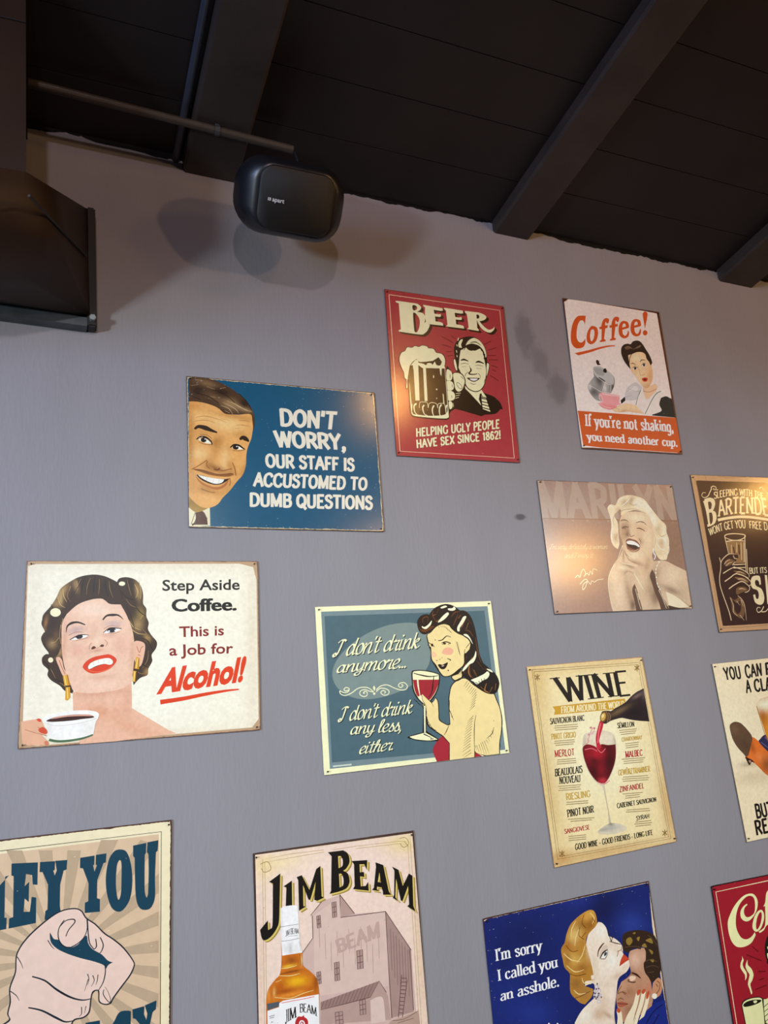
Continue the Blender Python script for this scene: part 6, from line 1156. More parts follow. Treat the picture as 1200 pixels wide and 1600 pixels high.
make_sign('tin_sign', 'dark brown tin sign with a wooden border and a hand holding up a shot glass', 'vintage tin signs on the wall', 1.6965, 1.8478, 0.01223, [(-157.4, 203.0), (160.6, 203.0), (157.4, -203.0), (-160.6, -203.0)], '4a3424', [
 ('r','wooden_border','b08a66',0.8,0.3),
 ('r','painted_face','3a2620',15,0.3),
 ('l','wooden_border','7a5a3e','-1521 1980 -1416 1662 -1435 235 -1547 -1949|-1080 2006 -1072 1889|-1472 -1925 -693 -1934 80 -1913|-640 2004 -196 1986 344 2016',(9.7,)),
 ('t','lettering','e2c49c','west','SLEEPING WITH THE','-930 1392 -56 1501 800 1409','-903 1562 -10 1681 838 1578'),
 ('l','lettering','e2c49c','-942 1672 -1019 1583 -1120 1465 -1258 1419 -1324 1476 -1263 1549 -1172 1551|-946 1658 -953 1701 -871 1738 -787 1705 -822 1640 -893 1650 -858 1686|-787 1632 -728 1648|722 1693 773 1740 848 1726 811 1665|859 1696 917 1622 1038 1564',(26.3,19.7,13.1)),
 ('p','lettering','e2c49c','*-1317 1323 *-1258 1341 *-1268 1375 -1076 1422 -940 1381 -925 1265 -994 1133 *-1051 1075 -971 1033 -970 889 -1060 745 -1204 673 *-1336 644 *-1330 701 *-1290 715 -1283 1087|*-1159 1305 -1168 1117 *-1092 1132 -1045 1248 -1084 1315|*-1192 1016 -1226 730 -1147 759 -1097 888 -1102 1017'),
 ('t','lettering','e2c49c','west','ARTENDE','-924 912 -70 1012 878 955','-880 1329 44 1450 886 1410'),
 ('l','lettering','e2c49c','-946 826 -549 886 -94 918 354 898 839 842',(71.2,)),
 ('t','lettering','e2c49c','west','WONT GET YOU','-1330 403 -700 580 -42 616','-1332 587 -689 770 -4 831'),
 ('t','lettering','e2c49c','west','FREE D','82 616 723 561','109 803 748 765'),
 ('t','lettering','e2c49c','west','BUT ITS','-229 -590 381 -574','-219 -441 403 -437'),
 ('p','lettering','e2c49c','87 -659 -20 -642 -172 -681 -253 -820 -235 -960 -85 -1020 -59 -1133 -115 -1242 -177 -1226 -188 -1129 *-257 -1141 -239 -1322 -112 -1395 28 -1358 110 -1194 71 -996 -92 -908 -99 -795 -32 -755 31 -798 34 -883 *86 -870 102 -744'),
 ('l','lettering','e2c49c','319 -635 205 -1392',(78.4,)),
 ('l','lettering','e2c49c','24 -1441 -79 -1548 -200 -1585 -236 -1515 -172 -1457 -97 -1479|-87 -1576 64 -1568 205 -1462',(22.4,19.2,12.8)),
 ('l','hand','dcbc96','-1146 -1752 -1162 -1535 -1243 -1152 -1288 -877 -1255 -658 -1172 -466 -1088 -245 -830 -79 -645 -67 -502 -83 -487 -168 -546 -252 -644 -279 -756 -361|-656 -109 -637 -180 -550 -195|-1114 -564 -893 -471 -734 -418|-1112 -772 -910 -679 -705 -586 -494 -618 -297 -707|-731 -404 -458 -479 -267 -595 -271 -679|-1024 -961 -812 -862 -538 -785 -348 -901 -334 -985 -425 -1052 -519 -1064|-701 -572 -429 -648 -246 -792 -246 -862 -330 -902|-1139 -160 -1120 -300',(24.6,21.5,15.4)),
 ('p','hand/tone','6e5036','-987 -274 -822 -192 -655 -250 -749 -333 -980 -386'),
 ('p','hand/tone','7c5c40','-756 -501 -472 -535 -348 -621 -625 -560'),
 ('p','hand/tone','7c5c40','-762 -669 -443 -703 -326 -818 -603 -756'),
 ('p','hand/tone','6e5036','-761 -946 -501 -925 -414 -1011 -609 -1061 -803 -1111'),
 ('p','hand/tone','6a4c34','-1049 -1158 -910 -1245 -710 -1168 -609 -1337 -648 -1555 -779 -1713 -943 -1652 -1057 -1539 -1037 -1322'),
 ('p','hand/tone','3a2620','-981 -1242 -859 -1328 -738 -1278 -759 -1496 -893 -1600 -972 -1488'),
 ('l','hand/tone','dcbc96','-775 -1139 -659 -1253 -612 -1419 -651 -1773|-1038 -1186 -980 -1379 -1021 -1541 -907 -1654|-829 -1629 -722 -1770|-1019 -329 -909 -247 -793 -220|-976 -372 -851 -304 -735 -277|-658 -545 -545 -533 -410 -578|-668 -726 -520 -716 -392 -789|-696 -976 -584 -965 -483 -995|-845 -1274 -766 -1386|-695 -1251 -666 -1417',(12.6,15.7,6.3)),
 ('l','shot_glass','dcbc96','-825 403 -805 -51|-132 416 -215 57 -341 -537|-825 403 -734 445 -472 465 -145 436 -143 372 -329 301 -589 293 -810 360 -825 403|-799 260 -517 287 -188 272|-717 -348 -311 -340|-738 -432 -333 -425|-170 57 -297 -566',(25.8,25.8,19.3)),
 ('p','shot_glass/liquor','8a6844','*-803 246 -520 276 *-192 257 *-311 -312 *-670 -307 *-480 -140 -539 -82 *-787 -52'),
 ('l','shot_glass/liquor','d8b88c','-656 174 -696 -52|-458 230 -524 -26|-311 229 -410 -226|-218 229 -333 -283',(19.3,)),
 ('l','shot_glass/liquor','3a2620','-598 117 -605 -53|-400 173 -447 -83',(38.7,)),
], (1.3, 1.35, 1.35), 0.19, 0.12, ('2a1c14', 30, 0.8), 0.8)

make_sign('tin_sign', 'cream tin sign with an orange shoe stretched out beside a glass of beer', 'vintage tin signs on the wall', 1.6618, 1.3708, 0.03043, [(-157.8, 203.0), (160.2, 203.0), (157.8, -203.0), (-160.2, -203.0)], '8a7050', [
 ('g','painted_face','e6d2ac','*-1569 2023 *295 2022 *7404 2013 *6667 -2230 *-886 -2035 *-1588 -2024',[(-1223,503,1140,775,81,'ecdab8',0.6),(-962,-669,777,166,179,'c4b08c',0.6),(-1074,-372,271,56,177,'988468',0.7)],5),
 ('t','lettering','1c1612','gothic','YOU','-1271 1630 -737 1620','-1278 1898 -733 1896'),
 ('t','lettering','1c1612','gothic','CAN','-601 1614 -53 1634','-585 1902 -6 1910'),
 ('t','lettering','1c1612','gothic','R','73 1635 303 1634','117 1900 342 1907'),
 ('t','lettering','1c1612','gothic','A','-692 1264 -503 1270','-662 1541 -466 1542'),
 ('t','lettering','1c1612','gothic','CLA','-406 1267 195 1272','-387 1535 215 1550'),
 ('t','lettering','1c1612','gothic','BUT','-1163 -1561 -608 -1564','-1151 -1276 -625 -1288'),
 ('t','lettering','1c1612','gothic','REL','-1273 -1916 -690 -1906','-1260 -1629 -665 -1622'),
 ('g','shoe','d06a26','*-1150 -221 -840 172 *-747 219 -584 85 -328 -147 *17 -362 *3 -679 -336 -721 -566 -678 -753 -498 *-875 -369',[(-681,-249,223,119,165,'e88040',0.8),(-497,-444,215,182,38,'5c4428',0.7),(-849,0,170,78,103,'8c4418',0.7)],3),
 ('g','shoe/sole','5c4430','-1422 524 -1353 603 -1208 629 -1046 571 -893 409 -786 224 -872 60 -1012 -152 *-1104 -198 *-1161 -120 -1309 54 -1407 265',[(-1277,451,125,106,154,'6e543c',0.7),(-1064,83,181,146,138,'4a3626',0.7)],3),
 ('p','shoe/heel','2a1812','-1123 -196 -1086 -343 -1040 -391 -963 -329 *-874 -363 -932 -290 -1035 -235'),
 ('p','shoe/heel','b08070','-1049 -285 -974 -299 -1019 -345'),
 ('p','trouser','2c2a4a','*-615 118 -378 236 -245 134 -129 -25 *139 -232 *96 -372 -212 -306 -407 -138 -562 25'),
 ('l','trouser','5a5478','-545 81 -382 -54 -187 -222|-395 180 -239 17',(23.6,)),
 ('g','beer_glass','c07820','*-440 979 *-427 770 -368 411 -313 112 *-179 -194 *1198 -357 *1596 873 *44 1112 -255 1080',[(-177,923,403,148,176,'e8dcb8',0.95),(325,934,657,180,175,'f0e4c4',0.95),(-301,639,173,122,94,'7a3c10',0.6),(-27,315,339,278,-158,'dc9a30',0.7)],3),
 ('l','beer_glass','8a5a24','-449 920 -420 651 -381 295 -310 54',(13.7,)),
], (1.15, 1.15, 1.2), None, None, ('5a4028', 14, 0.8), None)

make_sign('tin_sign', 'tan sunburst tin sign with a huge pointing hand reading HEY YOU', 'vintage tin signs on the wall', 0.0562, 1.1590, -0.00240, [(-154.8, 203.0), (163.2, 203.0), (154.8, -203.0), (-163.2, -203.0)], '4a2c20', [
 ('r','painted_face','e0d4b0',2,0.8),
 ('q','sunburst','cdb192','*-1952 1811 *1406 1817 *1416 251 *1378 -2175 *-1947 -1448'),
 ('q','sunburst','b19a7e','*-162 104 *1382 -261 *1380 -446'),
 ('q','sunburst','b19a7e','*-162 104 *1378 -668 *1376 -877'),
 ('q','sunburst','b19a7e','*-162 104 *1373 -1150 *1371 -1430'),
 ('q','sunburst','b19a7e','*-162 104 *1367 -1830 *1208 -2054'),
 ('q','sunburst','b19a7e','*-162 104 *830 -1972 *544 -1910'),
 ('q','sunburst','b19a7e','*-162 104 *249 -1846 *7 -1794'),
 ('q','sunburst','b19a7e','*-162 104 *-261 -1736 *-497 -1685'),
 ('q','sunburst','b19a7e','*-162 104 *-777 -1624 *-1038 -1567'),
 ('q','sunburst','b19a7e','*-162 104 *-1375 -1494 *-1720 -1420'),
 ('q','sunburst','b19a7e','*-162 104 *-1810 -1036 *-1826 -722'),
 ('q','sunburst','b19a7e','*-162 104 *-1841 -418 *-1853 -181'),
 ('q','sunburst','b19a7e','*-162 104 *-1865 68 *-1876 277'),
 ('q','sunburst','b19a7e','*-162 104 *-1887 512 *-1898 724'),
 ('q','sunburst','b19a7e','*-162 104 *-1911 982 *-1923 1231'),
 ('q','sunburst','b19a7e','*-162 104 *-1939 1557 *-1956 1902'),
 ('q','sunburst','b19a7e','*-162 104 *-1607 1934 *-1299 1895'),
 ('q','sunburst','b19a7e','*-162 104 *-1002 1857 *-767 1828'),
 ('q','sunburst','b19a7e','*-162 104 *-519 1797 *-313 1771'),
 ('q','sunburst','b19a7e','*-162 104 *-74 1741 *137 1714'),
 ('q','sunburst','b19a7e','*-162 104 *454 1840 *732 1807'),
 ('q','sunburst','b19a7e','*-162 104 *1098 1762 *1399 1628'),
 ('q','sunburst','b19a7e','*-162 104 *1395 1181 *1392 877'),
 ('q','sunburst','b19a7e','*-162 104 *1389 586 *1387 367'),
 ('q','sunburst','b19a7e','*-162 104 *1385 138 *1384 -50'),
 ('l','border','2a1a16','*-2121 1862 *1447 1854 *1383 -2176',(10.7,)),
 ('q','lettering','123a4c','*-1417 1697 *-1221 1678 *-1215 1513 *-1258 1497 *-1250 1285 *-1142 1281 *-952 1471 *-1006 1463 *-997 851 *-964 846 *-965 682 *-1120 674 *-1126 838 *-1105 857 *-1113 1089 *-1243 1090 *-1233 844 *-1190 826 *-1184 673 *-1375 667 *-1381 823 *-1340 838 *-1366 1500 *-1410 1529'),
 ('q','lettering','123a4c','*-918 1647 *-525 1614 *-524 1272 *-591 1286 *-606 1431 *-697 1459 *-714 1276 *-648 1335 *-647 1031 *-709 1096 *-718 897 *-625 883 *-604 1103 *-535 1082 *-532 703 *-931 683 *-927 830 *-870 843 *-881 1452 *-916 1466'),
 ('q','lettering','123a4c','*-491 1614 *-263 1598 *-265 1465 *-288 1456 *-263 1377 *-233 1449 *-259 1602 *-74 1592 *-81 1445 *-129 1435 *-178 1224 *-177 906 *-151 745 *-403 727 *-393 860 *-362 877 *-361 1249 *-449 1455 *-495 1461'),
 ('q','lettering','123a4c','*126 1599 *353 1607 *349 1464 *331 1455 *355 1354 *392 1447 *373 1461 *377 1613 *544 1616 *535 1475 *497 1468 *399 1213 *397 936 *444 918 *445 723 *207 740 *210 895 *261 910 *263 1185 *173 1429 *126 1440'),
 ('p','lettering','123a4c','756 1651 866 1599 939 1399 963 1135 926 859 830 711 734 679 627 764 555 982 536 1241 576 1493 659 1625|757 1482 713 1405 697 1172 710 960 739 863 777 951 786 1183 786 1419'),
 ('p','lettering','123a4c','*976 1685 *1194 1702 *1188 1546 *1168 1512 1162 1226 1165 942 1194 832 *1219 887 1231 1217 *1228 1517 *1203 1551 *1214 1709 *1395 1721 *1383 1552 *1353 1532 1335 1155 1332 824 1267 669 1169 642 1072 698 1019 869 1005 1200 *1001 1486 *976 1518'),
 ('q','lettering','123a4c','*240 -882 *458 -888 *454 -1048 *249 -1029'),
 ('p','lettering','123a4c','647 -1042 692 -921 761 -826 878 -826 *937 -848 *929 -1097'),
 ('q','lettering','123a4c','*960 -824 *1149 -811 *1142 -930 *1179 -1025 *1196 -930 *1156 -801 *1343 -762 *1333 -889 *1280 -923 *1231 -1112 *1136 -1137 *1007 -971 *967 -956'),
 ('p','hand','16222c','-398 716 -175 827 30 842 158 788 241 663 381 550 523 392 665 279 831 117 985 -112 992 -203 925 -326 784 -479 668 -612 622 -680 530 -678 437 -613 425 -458 356 -468 327 -549 302 -739 212 -808 78 -815 *34 -881 *-766 -1707 -1181 -1616 *-1009 -680 -884 -621 -912 -532 -882 -370 -894 -178 -820 43 -806 298 -659 514'),
 ('p','hand','dcbfb0','-387 696 -170 808 31 823 147 774 224 654 370 534 511 376 653 263 814 106 968 -114 973 -196 906 -314 765 -467 649 -600 608 -660 530 -661 453 -603 441 -450 344 -444 309 -546 284 -725 201 -789 66 -796 *12 -877 *-777 -1684 -1182 -1596 *-977 -694 -863 -635 -893 -536 -862 -378 -875 -186 -802 31 -788 287 -646 494'),
 ('p','hand/shade','123a4c','-316 525 -258 427 -178 392 -120 295 -6 254 107 280 186 356 244 392 268 276 338 175 478 74 572 -31 *654 -74 584 -100 *549 -150 503 -86 340 -3 156 72 -50 173 -210 276 -302 390'),
 ('p','hand/finger','dcbfb0','-169 502 -126 629 -13 701 148 699 229 619 243 482 186 356 84 283 -41 271 -132 341'),
 ('l','hand/finger','16222c','-104 682 -182 571 -190 439 -143 332 -52 266 62 276 186 356 247 481 241 663|-77 432 -33 525 57 623 33 672 -81 667 -171 591|252 650 266 433 291 272 362 167|453 336 501 216 478 130 443 91|383 325 396 210 361 171|526 -79 538 -192 504 -341 425 -458',(13.6,18.1,11.3)),
 ('l','hand/finger','16222c','-567 -70 -378 -163 -198 -325 5 -469 186 -545 327 -549',(17.4,30.4,10.9)),
 ('l','hand/finger','16222c','-610 -505 -412 -584 -190 -732 -56 -811 78 -815',(17.1,30,10.7)),
 ('l','hand/finger','16222c','-794 253 -737 157 -701 65|-876 -224 -788 -303 -742 -385|262 -177 285 -258 263 -342|342 -213 366 -294 321 -374|423 -216 412 -303 389 -364|176 -641 178 -738 144 -774|244 -642 223 -746|517 -453 506 -517 564 -615 610 -656 617 -603 575 -485 528 -411|-347 420 -289 322 -243 271|274 -256 219 -421',(13,10.8,4.3)),
], (1.08, 1.08, 1.08), None, None, ('f0e8d0', 90, 0.9), None)

make_sign('tin_sign', 'tan tin sign with a whiskey bottle in front of an old distillery drawing', 'vintage tin signs on the wall', 0.5178, 1.0854, 0.00181, [(-156.7, 203.0), (161.3, 203.0), (156.7, -203.0), (-161.3, -203.0)], '4a342c', [
 ('g','painted_face','d8c0b0','*-1525 1997 *1578 1984 *1569 -1337 *1583 -3035 *-1500 -2311 *-1579 -717',[(-1157,1791,590,163,179,'d8c48c',0.7),(1385,1822,405,202,172,'d2bc80',0.8),(-1364,1793,322,176,90,'d4bc84',0.6),(1587,120,1374,132,88,'c8a880',0.6),(49,1461,945,274,172,'dcc6b8',0.7),(-1499,116,1006,57,87,'c8a890',0.6)],6),
 ('l','border','a08850','*-1481 -736 *-1394 1904 *-849 1927 *-234 1916|*-47 1892 *400 1896 *1255 1873 *1522 1833 *1441 -1312|*-1439 -744 *-1355 1851 *-792 1865 *-237 1875|*397 1854 *1268 1831 *1466 1788 *1393 -1302',(7.9,)),
 ('l','border','8a7440','-1436 1829 -1302 1852 -1249 1723 -1369 1686 -1424 1760|1293 1920 1428 1918 1485 1809 1378 1750 1302 1832|1389 1865 1480 1751',(11.2,)),
 ('q','distillery','bda298','*-534 840 *-322 1050 *23 1107 *279 741 *899 686 *1355 -48 *1353 -1057 *1361 -1296 *-801 -870 *-750 256 *-542 470'),
 ('q','distillery','9a7e76','*899 686 *1355 -48 *1303 -1074 *852 -1092 *899 -38'),
 ('q','distillery','a68a80','*23 1107 *279 741 *26 720'),
 ('q','distillery','c6aca0','*-489 833 *21 1080 *26 720 *898 672 *852 -566 *-453 -481 *-545 -52'),
 ('l','distillery','5e4640','*-555 844 *-322 1050|*23 1107 *11 723 *899 686 *1355 -48|*23 1107 *285 745|*-525 839 *-536 469 *-750 256|*899 686 *872 -596 *868 -1095|*1323 -29 *1305 -1048',(14.1,)),
 ('p','distillery/roof','8c7068','*-459 -582 *672 -448 *479 -681 *-468 -708'),
 ('l','distillery/roof','5e4640','*-400 -581 *-451 -686|*-327 -571 *-386 -685|*-254 -562 *-320 -685|*-181 -552 *-254 -685|*-108 -543 *-188 -685|*-34 -533 *-121 -685|*40 -524 *-54 -684|*114 -514 *13 -684|*189 -504 *80 -684|*264 -495 *147 -684|*339 -485 *215 -683|*415 -475 *283 -683|*491 -465 *351 -683|*567 -455 *420 -683',(8.2,)),
 ('l','distillery/roof','5e4640','*-468 -708 *479 -681 *672 -448 *796 -661',(13.7,)),
 ('q','distillery/annex','a88c82','*-468 -708 *478 -694 *671 -453 *822 -719 *850 -1117 *-482 -933'),
 ('p','distillery/doorway','c8b0a4','*475 -732 602 -704 724 -753 *739 -1121 *459 -1105'),
 ('q','distillery/window#0','a0847c','*-445 813 *-377 824 *-375 618 *-442 613'),
 ('l','distillery/window#0','5e4640','*-445 813 *-377 824 *-375 618 *-442 613 *-445 813|-411 818 -409 615|-449 747 -381 758|-447 680 -376 690',(11.4,)),
 ('q','distillery/window#1','a0847c','*-141 995 *-59 1005 *-62 742 *-143 739'),
 ('l','distillery/window#1','5e4640','*-141 995 *-59 1005 *-62 742 *-143 739 *-141 995|-100 1000 -103 741|-146 912 -65 921|-146 826 -62 834',(11.5,)),
 ('q','distillery/window#2','a0847c','*-164 -2 *-72 3 *-78 -302 *-170 -301'),
 ('l','distillery/window#2','5e4640','*-164 -2 *-72 3 *-78 -302 *-170 -301 *-164 -2|-118 1 -124 -301|-171 -100 -79 -95|-172 -199 -77 -195',(11.3,)),
 ('q','distillery/window#3','a0847c','*278 121 *391 123 *382 -187 *270 -183'),
 ('l','distillery/window#3','5e4640','*278 121 *391 123 *382 -187 *270 -183 *278 121|334 122 326 -185|270 21 383 23|268 -80 384 -78',(11.5,)),
 ('q','distillery/window#4','a0847c','*-503 -99 *-430 -91 *-428 -290 *-500 -293'),
 ('l','distillery/window#4','5e4640','*-503 -99 *-430 -91 *-428 -290 *-500 -293 *-503 -99|-467 -95 -464 -291|-507 -162 -435 -155|-505 -227 -430 -220',(11.1,)),
 ('q','distillery/window#5','a0847c','*267 -693 *378 -693 *374 -931 *264 -925'),
 ('l','distillery/window#5','5e4640','*267 -693 *378 -693 *374 -931 *264 -925 *267 -693|322 -693 319 -928|261 -770 372 -770|261 -847 375 -849',(11.2,)),
 ('q','distillery/window#6','a0847c','*-204 -797 *-66 -803 *-65 -1000 *-203 -988'),
 ('l','distillery/window#6','5e4640','*-204 -797 *-66 -803 *-65 -1000 *-203 -988 *-204 -797|-135 -800 -134 -994|-209 -859 -71 -866|-207 -923 -66 -931',(11,)),
 ('l','distillery/planks','a88c82','-409 660 -418 291|-306 503 -319 88|-204 345 -220 -115|-79 503 -93 97|24 345 6 -108|151 504 136 105|254 344 236 -100|383 504 368 114|488 344 468 -93|592 183 567 -299|724 343 703 -86',(8.5,)),
 ('l','distillery/planks','7e625a','970 385 939 -314|1022 317 984 -448|1074 248 1030 -582|1127 179 1075 -715|1179 110 1151 -535|1232 41 1196 -668|1284 -28 1242 -802',(8.9,)),
 ('l','distillery/ladder','5e4640','1122 -427 994 -1106|1226 -527 1072 -1121|1111 -479 1222 -504|1098 -541 1206 -566|1086 -603 1190 -627|1074 -665 1175 -689|1062 -726 1159 -750|1049 -788 1144 -810|1037 -849 1128 -871|1025 -910 1113 -932|1013 -971 1098 -992|1001 -1031 1082 -1052',(11.7,)),
 ('t','distillery','b0948a','gothic','BEAM','-76 154 751 284','-124 348 756 529'),
 ('p','distillery/ground','a88c7c','*849 -1130 1105 -1114 *1401 -1066 *1409 -1305 *781 -1182'),
 ('l','distillery/ground','5e4640','880 -1136 1101 -1153 1366 -1086|970 -1193 1292 -1177',(8.5,)),
 ('p','headline/gold_edge','8a7430','*-1252 1474 *-1039 1583 *-1093 893 -1121 740 -1231 602 -1350 538 -1421 568 *-1451 715 *-1306 848 *-1308 692 *-1249 709 -1221 808 *-1183 1437'),
 ('p','headline/gold_edge','8a7430','*-991 1361 *-831 1435 *-849 1014 *-968 1019 *-939 1335'),
 ('p','headline/gold_edge','8a7430','*-738 1481 *-640 1500 *-510 1232 *-360 1565 *-276 1608 *-286 1090 *-244 1062 *-370 1027 *-429 1052 *-386 1350 *-505 1064 *-538 1074 *-626 1330 *-640 982 *-602 963 *-726 915 *-711 1423'),
 ('p','headline/gold_edge','8a7430','*-115 1822 *185 1817 276 1743 297 1600 225 1498 *159 1465 250 1397 271 1255 200 1155 *40 1118 *-133 1108 *-98 1158 *-48 1744|*77 1727 *75 1519 150 1550 166 1645 131 1720|*74 1422 *70 1188 141 1219 156 1327 124 1415'),
 ('p','headline/gold_edge','8a7430','*336 1608 *650 1583 *630 1414 *587 1518 *491 1531 *486 1392 *569 1386 *568 1296 *487 1322 *486 1147 *582 1141 *638 1203 *639 1049 *330 1122 *366 1172 *382 1546'),
 ('p','headline/gold_edge','8a7430','*815 1521 *967 1452 *1040 976 *1083 914 *921 938 *920 994 *900 1067 *811 1094 *801 1053 *846 1011 *704 1054 *745 1089 *818 1444|*878 1337 *831 1175 *894 1152'),
 ('p','headline/gold_edge','8a7430','*1144 1399 *1271 1325 *1333 1032 *1480 1230 *1549 1180 *1517 652 *1553 548 *1391 666 *1434 693 *1442 1016 *1301 769 *1270 788 *1207 1178 *1161 860 *1220 782 *1111 854 *1142 905 *1187 1322'),
 ('p','headline/gold_edge','c8b060','*-1269 1490 *-1056 1599 *-1110 909 -1138 756 -1248 617 -1367 554 -1437 584 *-1468 731 *-1323 864 *-1325 708 *-1266 724 -1237 824 *-1200 1453'),
 ('p','headline/gold_edge','c8b060','*-1008 1377 *-848 1451 *-866 1030 *-985 1035 *-956 1351'),
 ('p','headline/gold_edge','c8b060','*-755 1497 *-657 1516 *-527 1248 *-377 1581 *-294 1625 *-303 1106 *-262 1079 *-387 1043 *-447 1068 *-403 1366 *-522 1080 *-555 1090 *-643 1346 *-658 998 *-619 979 *-743 931 *-728 1439'),
 ('p','headline/gold_edge','c8b060','*-133 1839 *168 1833 258 1759 279 1616 208 1514 *142 1482 232 1413 253 1272 182 1172 *22 1135 *-150 1124 *-116 1174 *-66 1760|*59 1743 *57 1535 132 1566 149 1662 113 1736|*56 1438 *52 1204 124 1235 138 1343 106 1431'),
 ('p','headline/gold_edge','c8b060','*318 1625 *632 1599 *612 1430 *568 1535 *473 1548 *468 1408 *551 1402 *550 1313 *469 1338 *468 1163 *564 1158 *620 1219 *621 1066 *313 1139 *348 1189 *364 1562'),
 ('p','headline/gold_edge','c8b060','*797 1538 *948 1469 *1021 993 *1065 931 *903 955 *902 1011 *882 1084 *793 1110 *783 1070 *828 1027 *686 1070 *727 1106 *800 1461|*860 1354 *813 1192 *876 1168'),
 ('p','headline/gold_edge','c8b060','*1126 1416 *1252 1342 *1315 1049 *1461 1247 *1531 1197 *1498 669 *1535 565 *1373 683 *1415 710 *1424 1033 *1283 786 *1252 805 *1188 1194 *1142 877 *1201 798 *1092 871 *1123 922 *1169 1339'),
 ('p','headline','14110f','*-1295 1515 *-1082 1624 *-1135 934 -1163 781 -1272 642 -1391 579 -1462 609 *-1493 756 *-1348 889 *-1349 733 *-1291 749 -1262 849 *-1226 1478'),
 ('p','headline','14110f','*-1034 1402 *-874 1476 *-891 1055 *-1010 1060 *-981 1376'),
 ('p','headline','14110f','*-781 1523 *-683 1541 *-553 1273 *-403 1607 *-320 1650 *-329 1132 *-288 1104 *-413 1069 *-473 1094 *-429 1391 *-548 1105 *-581 1115 *-669 1371 *-683 1024 *-645 1004 *-768 957 *-754 1465'),
 ('p','headline','14110f','*-159 1864 *141 1859 231 1785 252 1642 181 1540 *115 1507 205 1439 226 1298 155 1197 *-4 1160 *-177 1150 *-142 1200 *-92 1786|*33 1769 *30 1561 105 1592 122 1688 86 1762|*30 1464 *26 1230 97 1261 111 1369 80 1457'),
 ('p','headline','14110f','*291 1651 *605 1626 *585 1457 *541 1561 *446 1574 *441 1434 *524 1428 *524 1339 *442 1364 *441 1189 *537 1184 *593 1245 *594 1092 *286 1165 *322 1215 *338 1589'),
 ('p','headline','14110f','*769 1564 *921 1495 *994 1020 *1038 957 *876 981 *874 1037 *855 1110 *766 1137 *756 1096 *801 1053 *659 1096 *700 1132 *773 1487|*832 1380 *786 1218 *849 1195'),
 ('p','headline','14110f','*1098 1443 *1225 1368 *1287 1075 *1433 1274 *1503 1224 *1471 696 *1507 592 *1345 709 *1388 736 *1396 1060 *1256 813 *1224 831 *1161 1221 *1115 904 *1174 825 *1065 897 *1096 948 *1141 1366'),
 ('g','bottle','b8641a','*-1121 474 *-782 457 -750 243 -746 61 -634 -49 -523 -173 -486 -308 *-481 -450 *-528 -1299 *-1470 -1105 *-1435 -348 -1385 -194 -1265 -77 -1182 -16 -1138 142',[(-878,-173,189,77,175,'f0a818',0.9),(-946,173,104,63,166,'7a4014',0.8),(-1009,94,130,23,179,'e8b030',0.8),(-1199,-203,122,80,-171,'a04c10',0.7),(-976,-358,285,32,180,'e08a30',0.7),(-528,-262,128,45,87,'7c3a10',0.8),(-956,-5,187,19,179,'6a3410',0.8),(-1088,-287,198,38,180,'8a3c10',0.7),(-1390,-294,100,28,88,'e89040',0.7),(-771,143,77,18,87,'d8b878',0.8),(-1289,-275,75,21,88,'f0c070',0.6),(-652,-342,86,39,180,'9a5010',0.7),(-1337,-90,52,28,-156,'c8b088',0.6)],2.5),
 ('l','bottle','f4d890','-1141 79 -1011 69 -863 81|-1190 -27 -989 -63 -812 -56|-1252 -118 -1150 -98|-1278 -352 -1008 -416 -773 -383 -580 -368',(5.4,9.5,4.1)),
 ('l','bottle','5a2c0c','-1160 -7 -1015 -8 -838 0|-1141 79 -1120 203|-794 251 -790 69',(6.8,)),
 ('g','bottle/cap','efebe8','*-1108 1049 -1030 1070 -897 1067 -823 1055 *-787 1026 *-782 720 -782 457 *-749 269 -882 272 -1029 278 *-1116 280 *-1119 513 *-1119 787',[(-1101,850,391,29,87,'c8c2be',0.7),(-792,801,263,18,87,'d0cac6',0.6),(-965,370,103,44,88,'a8a29e',0.7),(-847,364,78,37,89,'cfc9c5',0.6),(-1051,398,90,29,88,'c0bab6',0.5),(-906,898,91,77,155,'f8f6f4',0.6)],3),
 ('l','bottle/cap','6a6260','-1121 748 -1003 745 -796 742|-1119 513 -987 504 -787 508',(6.9,)),
 ('t','bottle/cap','3a3230','roman','JIM BEAM','-1039 578 -923 598 -790 587','-1041 657 -918 689 -797 663'),
 ('l','bottle/cap','8a7a78','-998 571 -821 562|-797 460 -777 300',(5.5,)),
 ('p','bottle/label','f2eeec','*-1423 -537 *-1215 -515 *-1205 -454 *-1139 -429 *-488 -449 *-521 -1300 *-1443 -1111'),
 ('p','bottle/label','4a525a','*-1424 -425 *-1203 -429 *-1222 -507 *-1422 -525'),
 ('l','bottle/label','c83030','-1169 -461 -982 -465 -778 -471 -571 -472',(9.4,)),
 ('l','bottle/label','8a8a90','-1399 -629 -1299 -623|-1393 -655 -1308 -653|-1368 -721 -1332 -722',(13.2,)),
 ('t','bottle/label','1c1816','roman','JIM','-1122 -794 -1027 -757 -902 -731','-1118 -583 -1017 -571 -903 -568'),
 ('t','bottle/label','1c1816','roman','BEAM','-855 -671 -703 -698 -536 -796','-852 -540 -696 -569 -539 -656'),
 ('p','bottle/seal','a8282a','*-895 -733 -866 -726 -823 -740 *-778 -724 *-773 -756 -724 -797 -710 -863 -734 -958 -823 -990 -908 -949 -945 -842 -926 -770'),
 ('e','bottle/seal','f0e8e4',[(-822,-853,60,52,123)]),
 ('e','bottle/seal','a8282a',[(-822,-853,39,33,117)]),
 ('t','bottle/seal','f0e8e4','bold','B','-842 -868 -804 -869','-843 -830 -805 -832'),
], (1.2, 1.22, 1.25), None, None, ('5a4034', 50, 0.8), None)

